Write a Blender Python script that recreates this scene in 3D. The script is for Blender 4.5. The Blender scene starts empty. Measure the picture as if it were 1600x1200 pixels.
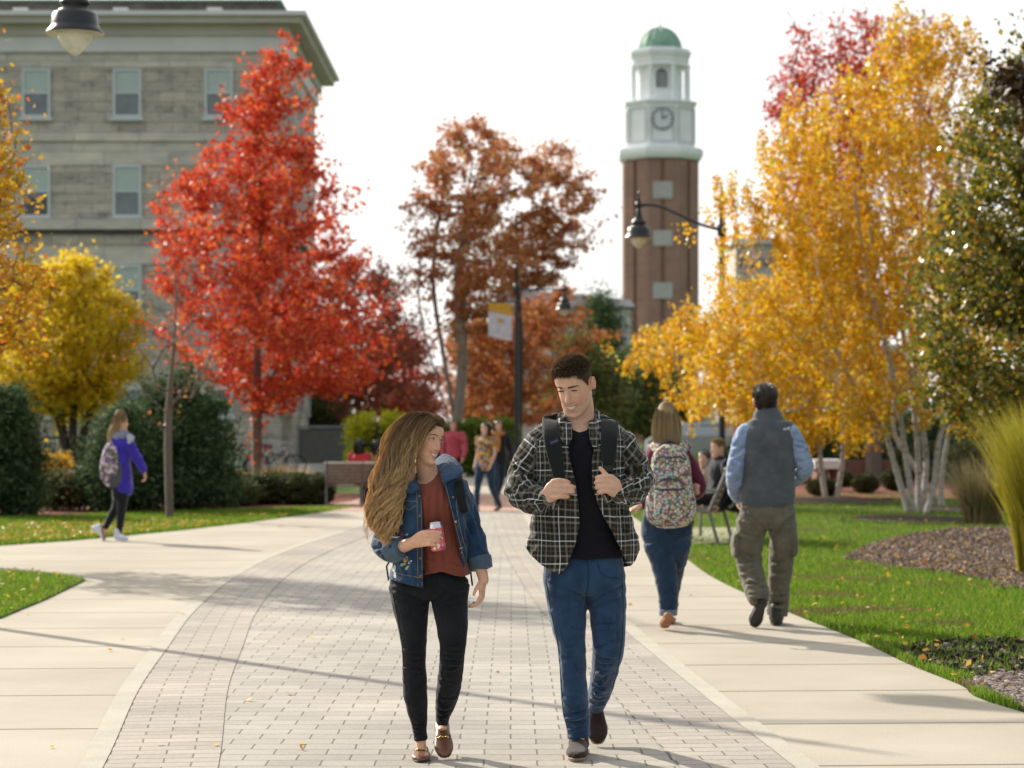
import bpy, bmesh, math, random
import numpy as np
from mathutils import Vector, Matrix, Euler, noise

random.seed(7)
RNG = np.random.default_rng(11)
PI = math.pi
scene = bpy.context.scene
COL = scene.collection

# ------------------------------------------------------------------ camera model
F, H, CX, CY = 3400.0, 1.5, 800.0, 665.0          # focal length in photo pixels, eye height, horizon


def W(px, py, D):
    return Vector(((px - CX) / F * D, D, H + (CY - py) / F * D))


def G(px, py, z=0.0):
    D = H * F / (py - CY)
    return Vector(((px - CX) / F * D, D, z))


def DG(py):
    return H * F / (py - CY)


# ------------------------------------------------------------------ mesh helpers
class MB:
    def __init__(self):
        self.v, self.f = [], []

    def add(self, vs, fs):
        o = len(self.v)
        self.v += [tuple(p) for p in vs]
        self.f += [tuple(i + o for i in f) for f in fs]
        return self

    def box(self, c, s, rz=0.0, m=None):
        hx, hy, hz = s[0] / 2, s[1] / 2, s[2] / 2
        vs = [Vector((x, y, z)) for z in (-hz, hz) for y in (-hy, hy) for x in (-hx, hx)]
        R = m if m else Matrix.Rotation(rz, 3, 'Z')
        vs = [R @ p + Vector(c) for p in vs]
        return self.add(vs, [(0, 2, 3, 1), (4, 5, 7, 6), (0, 1, 5, 4), (2, 6, 7, 3), (0, 4, 6, 2), (1, 3, 7, 5)])

    def lathe(self, prof, c=(0, 0, 0), n=24, rot=0.0, m=None, closed=True):
        vs, fs = [], []
        for r, z in prof:
            for k in range(n):
                a = rot + 2 * PI * k / n
                p = Vector((r * math.cos(a), r * math.sin(a), z))
                if m:
                    p = m @ p
                vs.append(p + Vector(c))
        for i in range(len(prof) - 1):
            for k in range(n):
                k2 = (k + 1) % n
                fs.append((i * n + k, i * n + k2, (i + 1) * n + k2, (i + 1) * n + k))
        if closed:
            fs.append(tuple(range(n))[::-1])
            fs.append(tuple((len(prof) - 1) * n + k for k in range(n)))
        return self.add(vs, fs)

    def tube(self, pts, rad, n=8):
        v, f = loft(pts, [(r, r) for r in (rad if isinstance(rad, (list, tuple)) else [rad] * len(pts))], n=n, sub=1)
        return self.add(v, f)

    def ball(self, c, s, n=10, m=None):
        vs, fs = [], []
        c = Vector(c)
        k = n
        for i in range(1, k):
            t = PI * i / k
            for j in range(2 * k):
                a = PI * j / k
                p = Vector((s[0] * math.sin(t) * math.cos(a), s[1] * math.sin(t) * math.sin(a), s[2] * math.cos(t)))
                vs.append((m @ p if m else p) + c)
        vs.append((m @ Vector((0, 0, s[2])) if m else Vector((0, 0, s[2]))) + c)
        vs.append((m @ Vector((0, 0, -s[2])) if m else Vector((0, 0, -s[2]))) + c)
        T, B = len(vs) - 2, len(vs) - 1
        w = 2 * k
        for i in range(k - 2):
            for j in range(w):
                j2 = (j + 1) % w
                fs.append((i * w + j, (i + 1) * w + j, (i + 1) * w + j2, i * w + j2))
        for j in range(w):
            j2 = (j + 1) % w
            fs.append((T, j, j2))
            fs.append((B, (k - 2) * w + j2, (k - 2) * w + j))
        return self.add(vs, fs)

    def build(self, name, mat, parent=None, smooth=False):
        me = bpy.data.meshes.new(name)
        me.from_pydata(self.v, [], self.f)
        me.validate()
        o = bpy.data.objects.new(name, me)
        COL.objects.link(o)
        if mat:
            me.materials.append(mat)
        if smooth:
            me.polygons.foreach_set('use_smooth', [True] * len(me.polygons))
        adopt(o, parent)
        return o


def adopt(o, parent):
    """parent o while keeping its world-space coordinates"""
    if parent:
        o.parent = parent
        p, loc = parent, Vector((0, 0, 0))
        while p:
            loc += p.location
            p = p.parent
        if o.type == 'MESH' and loc.length > 0:
            o.data.transform(Matrix.Translation(-loc))


def catmull(pts, k):
    if k <= 1 or len(pts) < 3:
        return [list(p) for p in pts]
    P = np.array([list(p) for p in pts], float)
    out = []
    n = len(P)
    for i in range(n - 1):
        p0 = P[i - 1] if i > 0 else 2 * P[0] - P[1]
        p1, p2 = P[i], P[i + 1]
        p3 = P[i + 2] if i + 2 < n else 2 * P[-1] - P[-2]
        for j in range(k):
            t = j / k
            out.append(0.5 * ((2 * p1) + (-p0 + p2) * t + (2 * p0 - 5 * p1 + 4 * p2 - p3) * t * t + (-p0 + 3 * p1 - 3 * p2 + p3) * t ** 3))
    out.append(P[-1])
    return [list(q) for q in out]


def loft(pts, rad, n=16, sub=3, ref=(0, 1, 0), cap=True, e=2.0):
    """tube with elliptical rings: rad = (across, along ref); rounded ends"""
    data = [list(p) + list(r) for p, r in zip(pts, rad)]
    data = catmull(data, sub)
    P = [Vector(d[:3]) for d in data]
    R = [(max(d[3], 1e-4), max(d[4], 1e-4)) for d in data]
    if cap:
        def ends(p0, p1, r):
            d = (p0 - p1).normalized()
            m = min(r)
            return [(p0 + d * m * 0.85, (r[0] * 0.35, r[1] * 0.35)), (p0 + d * m * 0.55, (r[0] * 0.78, r[1] * 0.78))]
        a = ends(P[0], P[1], R[0])
        b = ends(P[-1], P[-2], R[-1])
        P = [a[0][0], a[1][0]] + P + [b[1][0], b[0][0]]
        R = [a[0][1], a[1][1]] + R + [b[1][1], b[0][1]]
    ref = Vector(ref)
    vs, fs = [], []
    prev = None
    for i, p in enumerate(P):
        t = (P[min(i + 1, len(P) - 1)] - P[max(i - 1, 0)]).normalized()
        rr = ref
        bax = rr - t * rr.dot(t)
        if bax.length < 0.15:
            bax = (prev or Vector((1, 0, 0)))
            bax = bax - t * bax.dot(t)
        bax.normalize()
        prev = bax
        aax = t.cross(bax)
        for k in range(n):
            an = 2 * PI * k / n
            c, s = math.cos(an), math.sin(an)
            if e != 2.0:
                c = math.copysign(abs(c) ** (2 / e), c)
                s = math.copysign(abs(s) ** (2 / e), s)
            vs.append(p + aax * (R[i][0] * c) + bax * (R[i][1] * s))
    m = len(P)
    for i in range(m - 1):
        for k in range(n):
            k2 = (k + 1) % n
            fs.append((i * n + k, i * n + k2, (i + 1) * n + k2, (i + 1) * n + k))
    fs.append(tuple(range(n))[::-1])
    fs.append(tuple((m - 1) * n + k for k in range(n)))
    return vs, fs


def fast_mesh(name, V_, F_, mat, parent=None, smooth=False):
    """V_ (n,3) array, F_ (m,k) array"""
    me = bpy.data.meshes.new(name)
    V_ = np.asarray(V_, np.float32)
    F_ = np.asarray(F_, np.int32)
    k = F_.shape[1]
    me.vertices.add(len(V_))
    me.vertices.foreach_set('co', V_.ravel())
    me.loops.add(F_.size)
    me.loops.foreach_set('vertex_index', F_.ravel())
    me.polygons.add(len(F_))
    me.polygons.foreach_set('loop_start', np.arange(0, F_.size, k, dtype=np.int32))
    if smooth:
        me.polygons.foreach_set('use_smooth', np.ones(len(F_), bool))
    me.update(calc_edges=True)
    me.materials.append(mat)
    o = bpy.data.objects.new(name, me)
    COL.objects.link(o)
    adopt(o, parent)
    return o


def tag(o, label=None, cat=None, group=None, kind=None):
    if label: o['label'] = label
    if cat: o['category'] = cat
    if group: o['group'] = group
    if kind: o['kind'] = kind
    return o


def thing(name, loc, label, cat, group=None):
    o = bpy.data.objects.new(name, None)
    o.empty_display_size = 0.2
    COL.objects.link(o)
    o.location = loc
    return tag(o, label, cat, group)


def copy_tree(o, loc, label):
    c = o.copy(); COL.objects.link(c); c.location = loc; c['label'] = label
    def kids(src, dst):
        for ch in [x for x in bpy.data.objects if x.parent == src]:
            d = ch.copy(); COL.objects.link(d); d.parent = dst
            kids(ch, d)
    kids(o, c)
    return c


# ------------------------------------------------------------------ materials
def newmat(name):
    m = bpy.data.materials.new(name)
    m.use_nodes = True
    nt = m.node_tree
    b = nt.nodes['Principled BSDF']
    return m, nt, b


def N(nt, t, **kw):
    n = nt.nodes.new(t)
    for k, v in kw.items():
        if k.startswith('i_'):
            key = k[2:]
            key = int(key) if key.isdigit() else key.replace('_', ' ')
            n.inputs[key].default_value = v
        else:
            setattr(n, k, v)
    return n


def ramp(nt, stops, interp='LINEAR'):
    r = nt.nodes.new('ShaderNodeValToRGB')
    r.color_ramp.interpolation = interp
    els = r.color_ramp.elements
    while len(els) < len(stops):
        els.new(0.5)
    for e, (p, c) in zip(els, stops):
        e.position = p
        e.color = (c[0], c[1], c[2], 1)
    return r


def simple(name, col, rough=0.6, var=0.12, scale=8.0, bump=0.0, bscale=60.0, metal=0.0, spec=0.4, sheen=0.0, stretch=None):
    m, nt, b = newmat(name)
    tc = N(nt, 'ShaderNodeTexCoord')
    src = tc.outputs['Object']
    if stretch:
        mp = N(nt, 'ShaderNodeMapping')
        mp.inputs['Scale'].default_value = stretch
        nt.links.new(src, mp.inputs[0]); src = mp.outputs[0]
    nz = N(nt, 'ShaderNodeTexNoise', i_Scale=scale, i_Detail=6.0, i_Roughness=0.6)
    nt.links.new(src, nz.inputs['Vector'])
    c0 = [max(0, c * (1 - var * 2)) for c in col]
    c1 = [min(1, c * (1 + var * 2)) for c in col]
    r = ramp(nt, [(0.25, c0), (0.75, c1)])
    nt.links.new(nz.outputs[0], r.inputs[0])
    nt.links.new(r.outputs[0], b.inputs['Base Color'])
    b.inputs['Roughness'].default_value = rough
    b.inputs['Metallic'].default_value = metal
    b.inputs['Specular IOR Level'].default_value = spec
    if sheen:
        b.inputs['Sheen Weight'].default_value = sheen
    if bump:
        n2 = N(nt, 'ShaderNodeTexNoise', i_Scale=bscale, i_Detail=4.0)
        nt.links.new(src, n2.inputs['Vector'])
        bp = N(nt, 'ShaderNodeBump', i_Strength=1.0, i_Distance=bump)
        nt.links.new(n2.outputs[0], bp.inputs['Height'])
        nt.links.new(bp.outputs[0], b.inputs['Normal'])
    return m


def leafmat(name, stops, trans=0.5, rough=0.5, spec=0.3):
    """leaf colours differ leaf by leaf; part of the light passes through"""
    m, nt, b = newmat(name)
    g = N(nt, 'ShaderNodeNewGeometry')
    r = ramp(nt, stops)
    nt.links.new(g.outputs['Random Per Island'], r.inputs[0])
    nt.links.new(r.outputs[0], b.inputs['Base Color'])
    b.inputs['Roughness'].default_value = rough
    b.inputs['Specular IOR Level'].default_value = spec
    t = N(nt, 'ShaderNodeBsdfTranslucent')
    nt.links.new(r.outputs[0], t.inputs[0])
    mx = N(nt, 'ShaderNodeMixShader', i_0=trans)
    nt.links.new(b.outputs[0], mx.inputs[1])
    nt.links.new(t.outputs[0], mx.inputs[2])
    nt.links.new(mx.outputs[0], nt.nodes['Material Output'].inputs[0])
    return m
# ------------------------------------------------------------------ camera, light, sky
cam_d = bpy.data.cameras.new('camera')
cam = bpy.data.objects.new('camera', cam_d)
COL.objects.link(cam)
scene.camera = cam
cam.location = (0, 0, H)
cam.rotation_euler = (PI / 2, 0, 0)
cam_d.sensor_width = 36.0
cam_d.lens = F / 1600 * 36
cam_d.shift_y = (CY - 600) / 1600
cam_d.clip_start = 0.3
cam_d.clip_end = 3000
cam_d.dof.use_dof = True
cam_d.dof.focus_distance = 9.75
cam_d.dof.aperture_fstop = 3.5
cam_d.dof.aperture_blades = 9

SUN_EL = math.radians(28.5)
SUN_H = Vector((-0.67, 0.742, 0)).normalized()            # towards the sun, on the ground plane
sun_dir = Vector((SUN_H.x * math.cos(SUN_EL), SUN_H.y * math.cos(SUN_EL), math.sin(SUN_EL)))
sd = bpy.data.lights.new('sun', 'SUN')
sd.energy = 5.0
sd.angle = math.radians(0.6)
sd.color = (1.0, 0.92, 0.80)
so = bpy.data.objects.new('sun', sd)
COL.objects.link(so)
so.rotation_euler = sun_dir.to_track_quat('Z', 'Y').to_euler()
so.location = (-30, 30, 40)

w = bpy.data.worlds.new("World")
scene.world = w
w.use_nodes = True
nt = w.node_tree
bg = nt.nodes['Background']
sky = N(nt, 'ShaderNodeTexSky', sky_type='NISHITA')
sky.sun_disc = False
sky.sun_elevation = SUN_EL
sky.sun_rotation = math.atan2(SUN_H.x, SUN_H.y)
sky.air_density = 1.0
sky.dust_density = 4.0
sky.ozone_density = 1.0
# thin bright autumn veil over the clear sky: glaring around the low sun, deeper blue-grey opposite it
tc = N(nt, 'ShaderNodeTexCoord')
nz = N(nt, 'ShaderNodeTexNoise', i_Scale=2.2, i_Detail=5.0, i_Roughness=0.55)
nt.links.new(tc.outputs['Generated'], nz.inputs['Vector'])
cl = ramp(nt, [(0.3, (0.90, 0.92, 0.94)), (0.7, (1.0, 1.0, 1.0))])
nt.links.new(nz.outputs[0], cl.inputs[0])
dt = N(nt, 'ShaderNodeVectorMath', operation='DOT_PRODUCT')
nt.links.new(tc.outputs['Generated'], dt.inputs[0]); dt.inputs[1].default_value = tuple((SUN_H + Vector((0, 0, .25))).normalized())
gr = ramp(nt, [(0.0, (4.6, 4.9, 5.2)), (0.48, (5.8, 6.0, 6.2)), (0.72, (9.8, 9.8, 9.8)), (1.0, (12.5, 12.2, 11.6))])
mr = N(nt, 'ShaderNodeMapRange', i_1=-1.0, i_2=1.0); nt.links.new(dt.outputs['Value'], mr.inputs[0]); nt.links.new(mr.outputs[0], gr.inputs[0])
veil = N(nt, 'ShaderNodeMix', data_type='RGBA', blend_type='MULTIPLY'); veil.inputs[0].default_value = 1
nt.links.new(gr.outputs[0], veil.inputs[6]); nt.links.new(cl.outputs[0], veil.inputs[7])
mx = N(nt, 'ShaderNodeMix', data_type='RGBA')
mx.inputs[0].default_value = 0.85
nt.links.new(sky.outputs[0], mx.inputs[6])
nt.links.new(veil.outputs[2], mx.inputs[7])
nt.links.new(mx.outputs[2], bg.inputs[0])
bg.inputs[1].default_value = 0.1

vs = scene.view_settings
vs.view_transform = 'Standard'
vs.look = 'None'
vs.exposure = 0.42
vs.gamma = 1.0
scene.cycles.use_denoising = True
scene.cycles.max_bounces = 6
scene.cycles.transparent_max_bounces = 8
scene.cycles.sample_clamp_indirect = 6.0

# ------------------------------------------------------------------ ground materials
def ground_mat(name, stops, scale, bump=0.01, bscale=40, rough=0.95, scale2=None):
    m, nt, b = newmat(name)
    tc = N(nt, 'ShaderNodeTexCoord')
    nz = N(nt, 'ShaderNodeTexNoise', i_Scale=scale, i_Detail=8.0, i_Roughness=0.65)
    nt.links.new(tc.outputs['Object'], nz.inputs['Vector'])
    r = ramp(nt, stops)
    nt.links.new(nz.outputs[0], r.inputs[0])
    nt.links.new(r.outputs[0], b.inputs['Base Color'])
    b.inputs['Roughness'].default_value = rough
    b.inputs['Specular IOR Level'].default_value = 0.2
    n2 = N(nt, 'ShaderNodeTexNoise', i_Scale=bscale, i_Detail=4.0)
    nt.links.new(tc.outputs['Object'], n2.inputs['Vector'])
    bp = N(nt, 'ShaderNodeBump', i_Strength=1.0, i_Distance=bump)
    nt.links.new(n2.outputs[0], bp.inputs['Height'])
    nt.links.new(bp.outputs[0], b.inputs['Normal'])
    return m


M_lawn = ground_mat('lawn_ground', [(0.3, (0.035, 0.06, 0.010)), (0.5, (0.065, 0.12, 0.015)), (0.75, (0.11, 0.15, 0.025))], 1.6, 0.03, 60)
M_soil = ground_mat('dark_soil', [(0.3, (0.02, 0.015, 0.011)), (0.7, (0.06, 0.045, 0.035))], 9, 0.03, 50)
M_mulch = ground_mat('wood_mulch', [(0.3, (0.05, 0.035, 0.027)), (0.55, (0.15, 0.105, 0.08)), (0.8, (0.25, 0.17, 0.13))], 22, 0.04, 35)
M_redmulch = ground_mat('red_mulch', [(0.3, (0.10, 0.035, 0.025)), (0.6, (0.26, 0.10, 0.07)), (0.8, (0.35, 0.17, 0.12))], 12, 0.03, 35)


def concrete():
    m, nt, b = newmat('concrete_path')
    tc = N(nt, 'ShaderNodeTexCoord')
    big = N(nt, 'ShaderNodeTexNoise', i_Scale=0.55, i_Detail=6.0, i_Roughness=0.6)
    fine = N(nt, 'ShaderNodeTexNoise', i_Scale=90.0, i_Detail=3.0)
    for n_ in (big, fine):
        nt.links.new(tc.outputs['Object'], n_.inputs['Vector'])
    r = ramp(nt, [(0.3, (0.38, 0.335, 0.265)), (0.7, (0.50, 0.45, 0.365))])
    nt.links.new(big.outputs[0], r.inputs[0])
    rf = ramp(nt, [(0.3, (0.84, 0.84, 0.84)), (0.7, (1.0, 1.0, 1.0))])
    nt.links.new(fine.outputs[0], rf.inputs[0])
    mul = N(nt, 'ShaderNodeMix', data_type='RGBA', blend_type='MULTIPLY')
    mul.inputs[0].default_value = 1
    nt.links.new(r.outputs[0], mul.inputs[6]); nt.links.new(rf.outputs[0], mul.inputs[7])
    # tooled joints every 1.35 m, a little slanted, plus tiny spots
    sp = N(nt, 'ShaderNodeSeparateXYZ')
    nt.links.new(tc.outputs['Object'], sp.inputs[0])
    a = N(nt, 'ShaderNodeMath', operation='MULTIPLY', i_1=-0.05); nt.links.new(sp.outputs[0], a.inputs[0])
    s = N(nt, 'ShaderNodeMath', operation='ADD'); nt.links.new(a.outputs[0], s.inputs[0]); nt.links.new(sp.outputs[1], s.inputs[1])
    d = N(nt, 'ShaderNodeMath', operation='ADD', i_1=0.03 + 1.35 * 40 - 10.9); nt.links.new(s.outputs[0], d.inputs[0])
    mo = N(nt, 'ShaderNodeMath', operation='PINGPONG', i_1=0.675); nt.links.new(d.outputs[0], mo.inputs[0])
    jr = ramp(nt, [(0.0, (0, 0, 0)), (0.012, (0, 0, 0)), (0.02, (1, 1, 1))])
    nt.links.new(mo.outputs[0], jr.inputs[0])
    dk = N(nt, 'ShaderNodeMix', data_type='RGBA')
    nt.links.new(jr.outputs[0], dk.inputs[0])
    dk.inputs[6].default_value = (0.16, 0.14, 0.11, 1)
    nt.links.new(mul.outputs[2], dk.inputs[7])
    # stains
    vo = N(nt, 'ShaderNodeTexVoronoi', i_Scale=2.3)
    nt.links.new(tc.outputs['Object'], vo.inputs['Vector'])
    vr = ramp(nt, [(0.0, (0.55, 0.5, 0.42)), (0.045, (0.95, 0.95, 0.93)), (0.09, (1, 1, 1))])
    nt.links.new(vo.outputs['Distance'], vr.inputs[0])
    m2 = N(nt, 'ShaderNodeMix', data_type='RGBA', blend_type='MULTIPLY'); m2.inputs[0].default_value = 0.7
    nt.links.new(dk.outputs[2], m2.inputs[6]); nt.links.new(vr.outputs[0], m2.inputs[7])
    nt.links.new(m2.outputs[2], b.inputs['Base Color'])
    b.inputs['Roughness'].default_value = 0.85
    b.inputs['Specular IOR Level'].default_value = 0.25
    h = N(nt, 'ShaderNodeMath', operation='MULTIPLY_ADD', i_1=0.15); nt.links.new(fine.outputs[0], h.inputs[0]); nt.links.new(jr.outputs[0], h.inputs[2])
    bp = N(nt, 'ShaderNodeBump', i_Strength=0.7, i_Distance=0.006)
    nt.links.new(h.outputs[0], bp.inputs['Height']); nt.links.new(bp.outputs[0], b.inputs['Normal'])
    return m


def pavers(name, rot=0.0, bw=0.24, rh=0.165, uv=False, tint=(1, 1, 1)):
    m, nt, b = newmat(name)
    tc = N(nt, 'ShaderNodeTexCoord')
    mp = N(nt, 'ShaderNodeMapping')
    mp.inputs['Rotation'].default_value = (0, 0, rot)
    nt.links.new(tc.outputs['UV' if uv else 'Object'], mp.inputs[0])
    wob = N(nt, 'ShaderNodeTexNoise', i_Scale=7.0, i_Detail=3.0)
    nt.links.new(tc.outputs['Object'], wob.inputs['Vector'])
    wsc = N(nt, 'ShaderNodeVectorMath', operation='MULTIPLY_ADD')
    wsc.inputs[1].default_value = (0.012, 0.012, 0)
    nt.links.new(wob.outputs['Color'], wsc.inputs[0]); nt.links.new(mp.outputs[0], wsc.inputs[2])
    br = N(nt, 'ShaderNodeTexBrick', offset=0.5, i_Scale=1.0)
    br.inputs['Brick Width'].default_value = bw
    br.inputs['Row Height'].default_value = rh
    br.inputs['Mortar Size'].default_value = 0.0045
    br.inputs['Mortar Smooth'].default_value = 0.3
    br.inputs['Bias'].default_value = 0.0
    br.inputs['Color1'].default_value = (0.375 * tint[0], 0.350 * tint[1], 0.310 * tint[2], 1)
    br.inputs['Color2'].default_value = (0.455 * tint[0], 0.430 * tint[1], 0.385 * tint[2], 1)
    br.inputs['Mortar'].default_value = (0.19, 0.175, 0.14, 1)
    nt.links.new(wsc.outputs[0], br.inputs['Vector'])
    fine = N(nt, 'ShaderNodeTexNoise', i_Scale=60.0, i_Detail=5.0, i_Roughness=0.7)
    big = N(nt, 'ShaderNodeTexNoise', i_Scale=0.8, i_Detail=5.0)
    for n_ in (fine, big):
        nt.links.new(tc.outputs['Object'], n_.inputs['Vector'])
    rf = ramp(nt, [(0.25, (0.80, 0.80, 0.80)), (0.75, (1.10, 1.09, 1.08))])
    rb = ramp(nt, [(0.3, (0.80, 0.80, 0.82)), (0.7, (1.08, 1.06, 1.02))])
    nt.links.new(fine.outputs[0], rf.inputs[0]); nt.links.new(big.outputs[0], rb.inputs[0])
    m1 = N(nt, 'ShaderNodeMix', data_type='RGBA', blend_type='MULTIPLY'); m1.inputs[0].default_value = 1
    m2 = N(nt, 'ShaderNodeMix', data_type='RGBA', blend_type='MULTIPLY'); m2.inputs[0].default_value = 1
    nt.links.new(br.outputs['Color'], m1.inputs[6]); nt.links.new(rf.outputs[0], m1.inputs[7])
    nt.links.new(m1.outputs[2], m2.inputs[6]); nt.links.new(rb.outputs[0], m2.inputs[7])
    nt.links.new(m2.outputs[2], b.inputs['Base Color'])
    b.inputs['Roughness'].default_value = 0.9
    b.inputs['Specular IOR Level'].default_value = 0.2
    inv = N(nt, 'ShaderNodeMath', operation='MULTIPLY_ADD', i_1=-1.0, i_2=1.0); nt.links.new(br.outputs['Fac'], inv.inputs[0])
    h = N(nt, 'ShaderNodeMath', operation='MULTIPLY_ADD', i_1=0.25); nt.links.new(fine.outputs[0], h.inputs[0]); nt.links.new(inv.outputs[0], h.inputs[2])
    bp = N(nt, 'ShaderNodeBump', i_Strength=0.8, i_Distance=0.006)
    nt.links.new(h.outputs[0], bp.inputs['Height']); nt.links.new(bp.outputs[0], b.inputs['Normal'])
    return m


M_conc = concrete()
M_pav = pavers('brick_pavers')
M_border = pavers('border_pavers', uv=True, bw=0.25, rh=0.125, tint=(1.0, 0.97, 0.96))
M_kerb = ground_mat('kerb_concrete', [(0.3, (0.40, 0.37, 0.30)), (0.7, (0.49, 0.455, 0.38))], 3, 0.004, 80)


def sheet(name, pts, z, mat, kind='structure'):
    from mathutils.geometry import tessellate_polygon
    P = [Vector((p[0], p[1], 0)) for p in pts]
    Fc = []
    for t in tessellate_polygon([P]):
        a, b, c = (P[i] for i in t)
        cr = (b - a).cross(c - a).z
        if abs(cr) < 1e-9: continue
        Fc.append(tuple(t) if cr > 0 else tuple(reversed(t)))
    me = bpy.data.meshes.new(name)
    me.from_pydata([(p.x, p.y, z) for p in P], [], Fc)
    me.materials.append(mat)
    o = bpy.data.objects.new(name, me); COL.objects.link(o)
    return tag(o, kind=kind)


def smooth_line(pts, k=6):
    return [Vector((p[0], p[1], 0)) for p in catmull([(q[0], q[1], 0) for q in pts], k)]


def strip(name, line, w0, w1, z, mat, h=None):
    """band beside a ground line; w>0 is to the left of the direction of travel; UV in metres"""
    n = len(line)
    V_, uv, Fc = [], [], []
    L = 0
    for i, p in enumerate(line):
        t = (line[min(i + 1, n - 1)] - line[max(i - 1, 0)]).normalized()
        nrm = Vector((-t.y, t.x, 0))
        if i: L += (p - line[i - 1]).length
        for w_ in (w0, w1):
            q = p + nrm * w_
            V_.append((q.x, q.y, z)); uv.append((w_, L))
    for i in range(n - 1):
        a = 2 * i
        Fc.append((a, a + 1, a + 3, a + 2))
    me = bpy.data.meshes.new(name); me.from_pydata(V_, [], Fc); me.materials.append(mat)
    ul = me.uv_layers.new(name='UVMap')
    for lp in me.loops:
        ul.data[lp.index].uv = uv[lp.vertex_index]
    bm = bmesh.new(); bm.from_mesh(me)
    bm.normal_update()
    for f in bm.faces:
        if f.normal.z < 0: f.normal_flip()
    bm.to_mesh(me); bm.free()
    o = bpy.data.objects.new(name, me); COL.objects.link(o)
    return tag(o, kind='structure')


left_pts = [(-1.45, 4.5), (-1.62, 7.5), (-1.79, 9.53), (-2.11, 12.3), (-2.33, 14.8), (-2.54, 17.3), (-2.70, 20.4), (-2.74, 23.2), (-2.67, 25.9), (-2.45, 29.5), (-2.05, 34.0), (-1.5, 38)]
right_pts = [(1.5, 4.5), (1.36, 7.5), (1.235, 9.53), (1.13, 11.0), (0.96, 13.6), (0.82, 16.0), (0.62, 20), (0.4, 26), (0.25, 32), (0.15, 38)]
LL, RL = smooth_line(left_pts), smooth_line(right_pts)

# far ground
o = sheet('ground', [(-700, -30), (900, -30), (900, 1400), (-700, 1400)], -0.02, M_lawn)
# concrete: one big plaza that lawns sit on
conc_poly = [(-12, 3.0), (6.0, 3.0)]
rs = [G(1600, 1113), G(1500, 1070), G(1420, 1038), G(1340, 1000), G(1240, 960), G(1160, 925), G(1110, 900), G(1075, 875), G(1030, 842), G(985, 805)]
RS = smooth_line([(5.2, 3.0), (3.9, 7.5)] + [(p.x, p.y) for p in rs] + [(1.6, 60), (1.8, 90)], 5)
FAR = [G(530, 797), G(400, 815), G(300, 827), G(190, 838), G(100, 846), G(0, 853)]
far_line = [(-1.9, 90), (-1.9, 60), (-2.6, 45), (-2.9, 40)] + [(p.x, p.y) for p in FAR] + [(-9, 26), (-30, 22.5)]
poly = [(p.x, p.y) for p in RS] + far_line + [(-30, 3.0)]
sheet('path', poly, 0.0, M_conc)
# paver carpet
sheet('pavement', [(p.x, p.y) for p in RL] + [(p.x, p.y) for p in reversed(LL)], 0.004, M_pav)
strip('kerb_strip', LL, 0.0, 0.11, 0.009, M_kerb)
strip('kerb_strip', RL, -0.11, 0.0, 0.009, M_kerb)
strip('pavement_border', LL, -0.5, -0.004, 0.008, M_border)
strip('pavement_border', RL, 0.004, 0.5, 0.008, M_border)
# brick-red cross paving further back
M_redpav = pavers('red_pavers', tint=(1.25, 0.85, 0.75))
sheet('red_pavement', [(-3.4, 38.2), (2.0, 38.2), (1.9, 47), (-6, 47), (-4.6, 41.5)], 0.004, M_redpav)

# lawns on the path (left wedge)
wedge = [G(0, 893), G(60, 896), G(135, 907), G(70, 938), G(0, 967)]
wedge_poly = [(-20, 25.0)] + [(-9, 22.8)] + [(p.x, p.y) for p in wedge] + [(-6, 15.0), (-20, 11)]
sheet('lawn', wedge_poly, 0.012, M_lawn)
# mulch bed, soil, gravel on the right
M_gravel = ground_mat('gravel_bed', [(0.3, (0.06, 0.04, 0.035)), (0.5, (0.17, 0.12, 0.10)), (0.75, (0.33, 0.26, 0.22))], 30, 0.03, 30)
bed = [G(1318, 876), G(1350, 858), G(1400, 842), G(1460, 832), G(1530, 826), G(1620, 824), (9, 27), (9, 18.5), G(1620, 925), G(1560, 914), G(1480, 898), G(1400, 890)]
BED = [(p[0], p[1]) for p in bed]
sheet('mulch_bed', [(p.x, p.y) for p in smooth_line(BED + [BED[0]], 4)[:-1]], 0.012, M_mulch)
soil = [G(1395, 1020), G(1440, 1005), G(1520, 1000), G(1640, 1000), G(1660, 1060), G(1600, 1062), G(1520, 1062), G(1450, 1046)]
SOIL = [(p.x, p.y) for p in soil]
sheet('soil_patch', [(p.x, p.y) for p in smooth_line(SOIL + [SOIL[0]], 4)[:-1]], 0.010, M_soil)
grav = [G(1500, 1068), G(1560, 1056), G(1660, 1050), G(1700, 1150), G(1604, 1113)]
GRAV = [(p.x, p.y) for p in grav]
sheet('gravel_patch', GRAV, 0.014, M_gravel)


def ellipse(name, c, rx, ry, z, mat, n=30, jit=0.12):
    pts = []
    for k in range(n):
        a = 2 * PI * k / n
        j = 1 + jit * noise.noise(Vector((math.cos(a) * 1.7 + c[0], math.sin(a) * 1.7, c[1])))
        pts.append((c[0] + rx * j * math.cos(a), c[1] + ry * j * math.sin(a)))
    return sheet(name, pts, z, mat)


B1, B2, B3 = G(1438, 812), G(1296, 783), G(1500, 797)
ellipse('mulch_ring', (B1.x - 0.2, B1.y), 1.15, 1.5, 0.012, M_soil)
ellipse('mulch_ring', B2, 1.35, 2.0, 0.013, M_soil)
ellipse('mulch_ring', B3, 1.0, 1.5, 0.016, M_soil)
T1 = G(265, 812)
ellipse('mulch_ring', T1, 0.5, 0.9, 0.012, M_soil)
sheet('red_mulch_bed', [(1.5, 47), (13, 43), (16, 47), (16, 62), (1.6, 62)], 0.008, M_redmulch)
sheet('planting_bed', [(-30, 33), (-9, 33.5), (-6.5, 36.5), (-4.1, 38.5), (-3.2, 43), (-3.0, 48), (-30, 48)], 0.006, M_redmulch)


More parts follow.
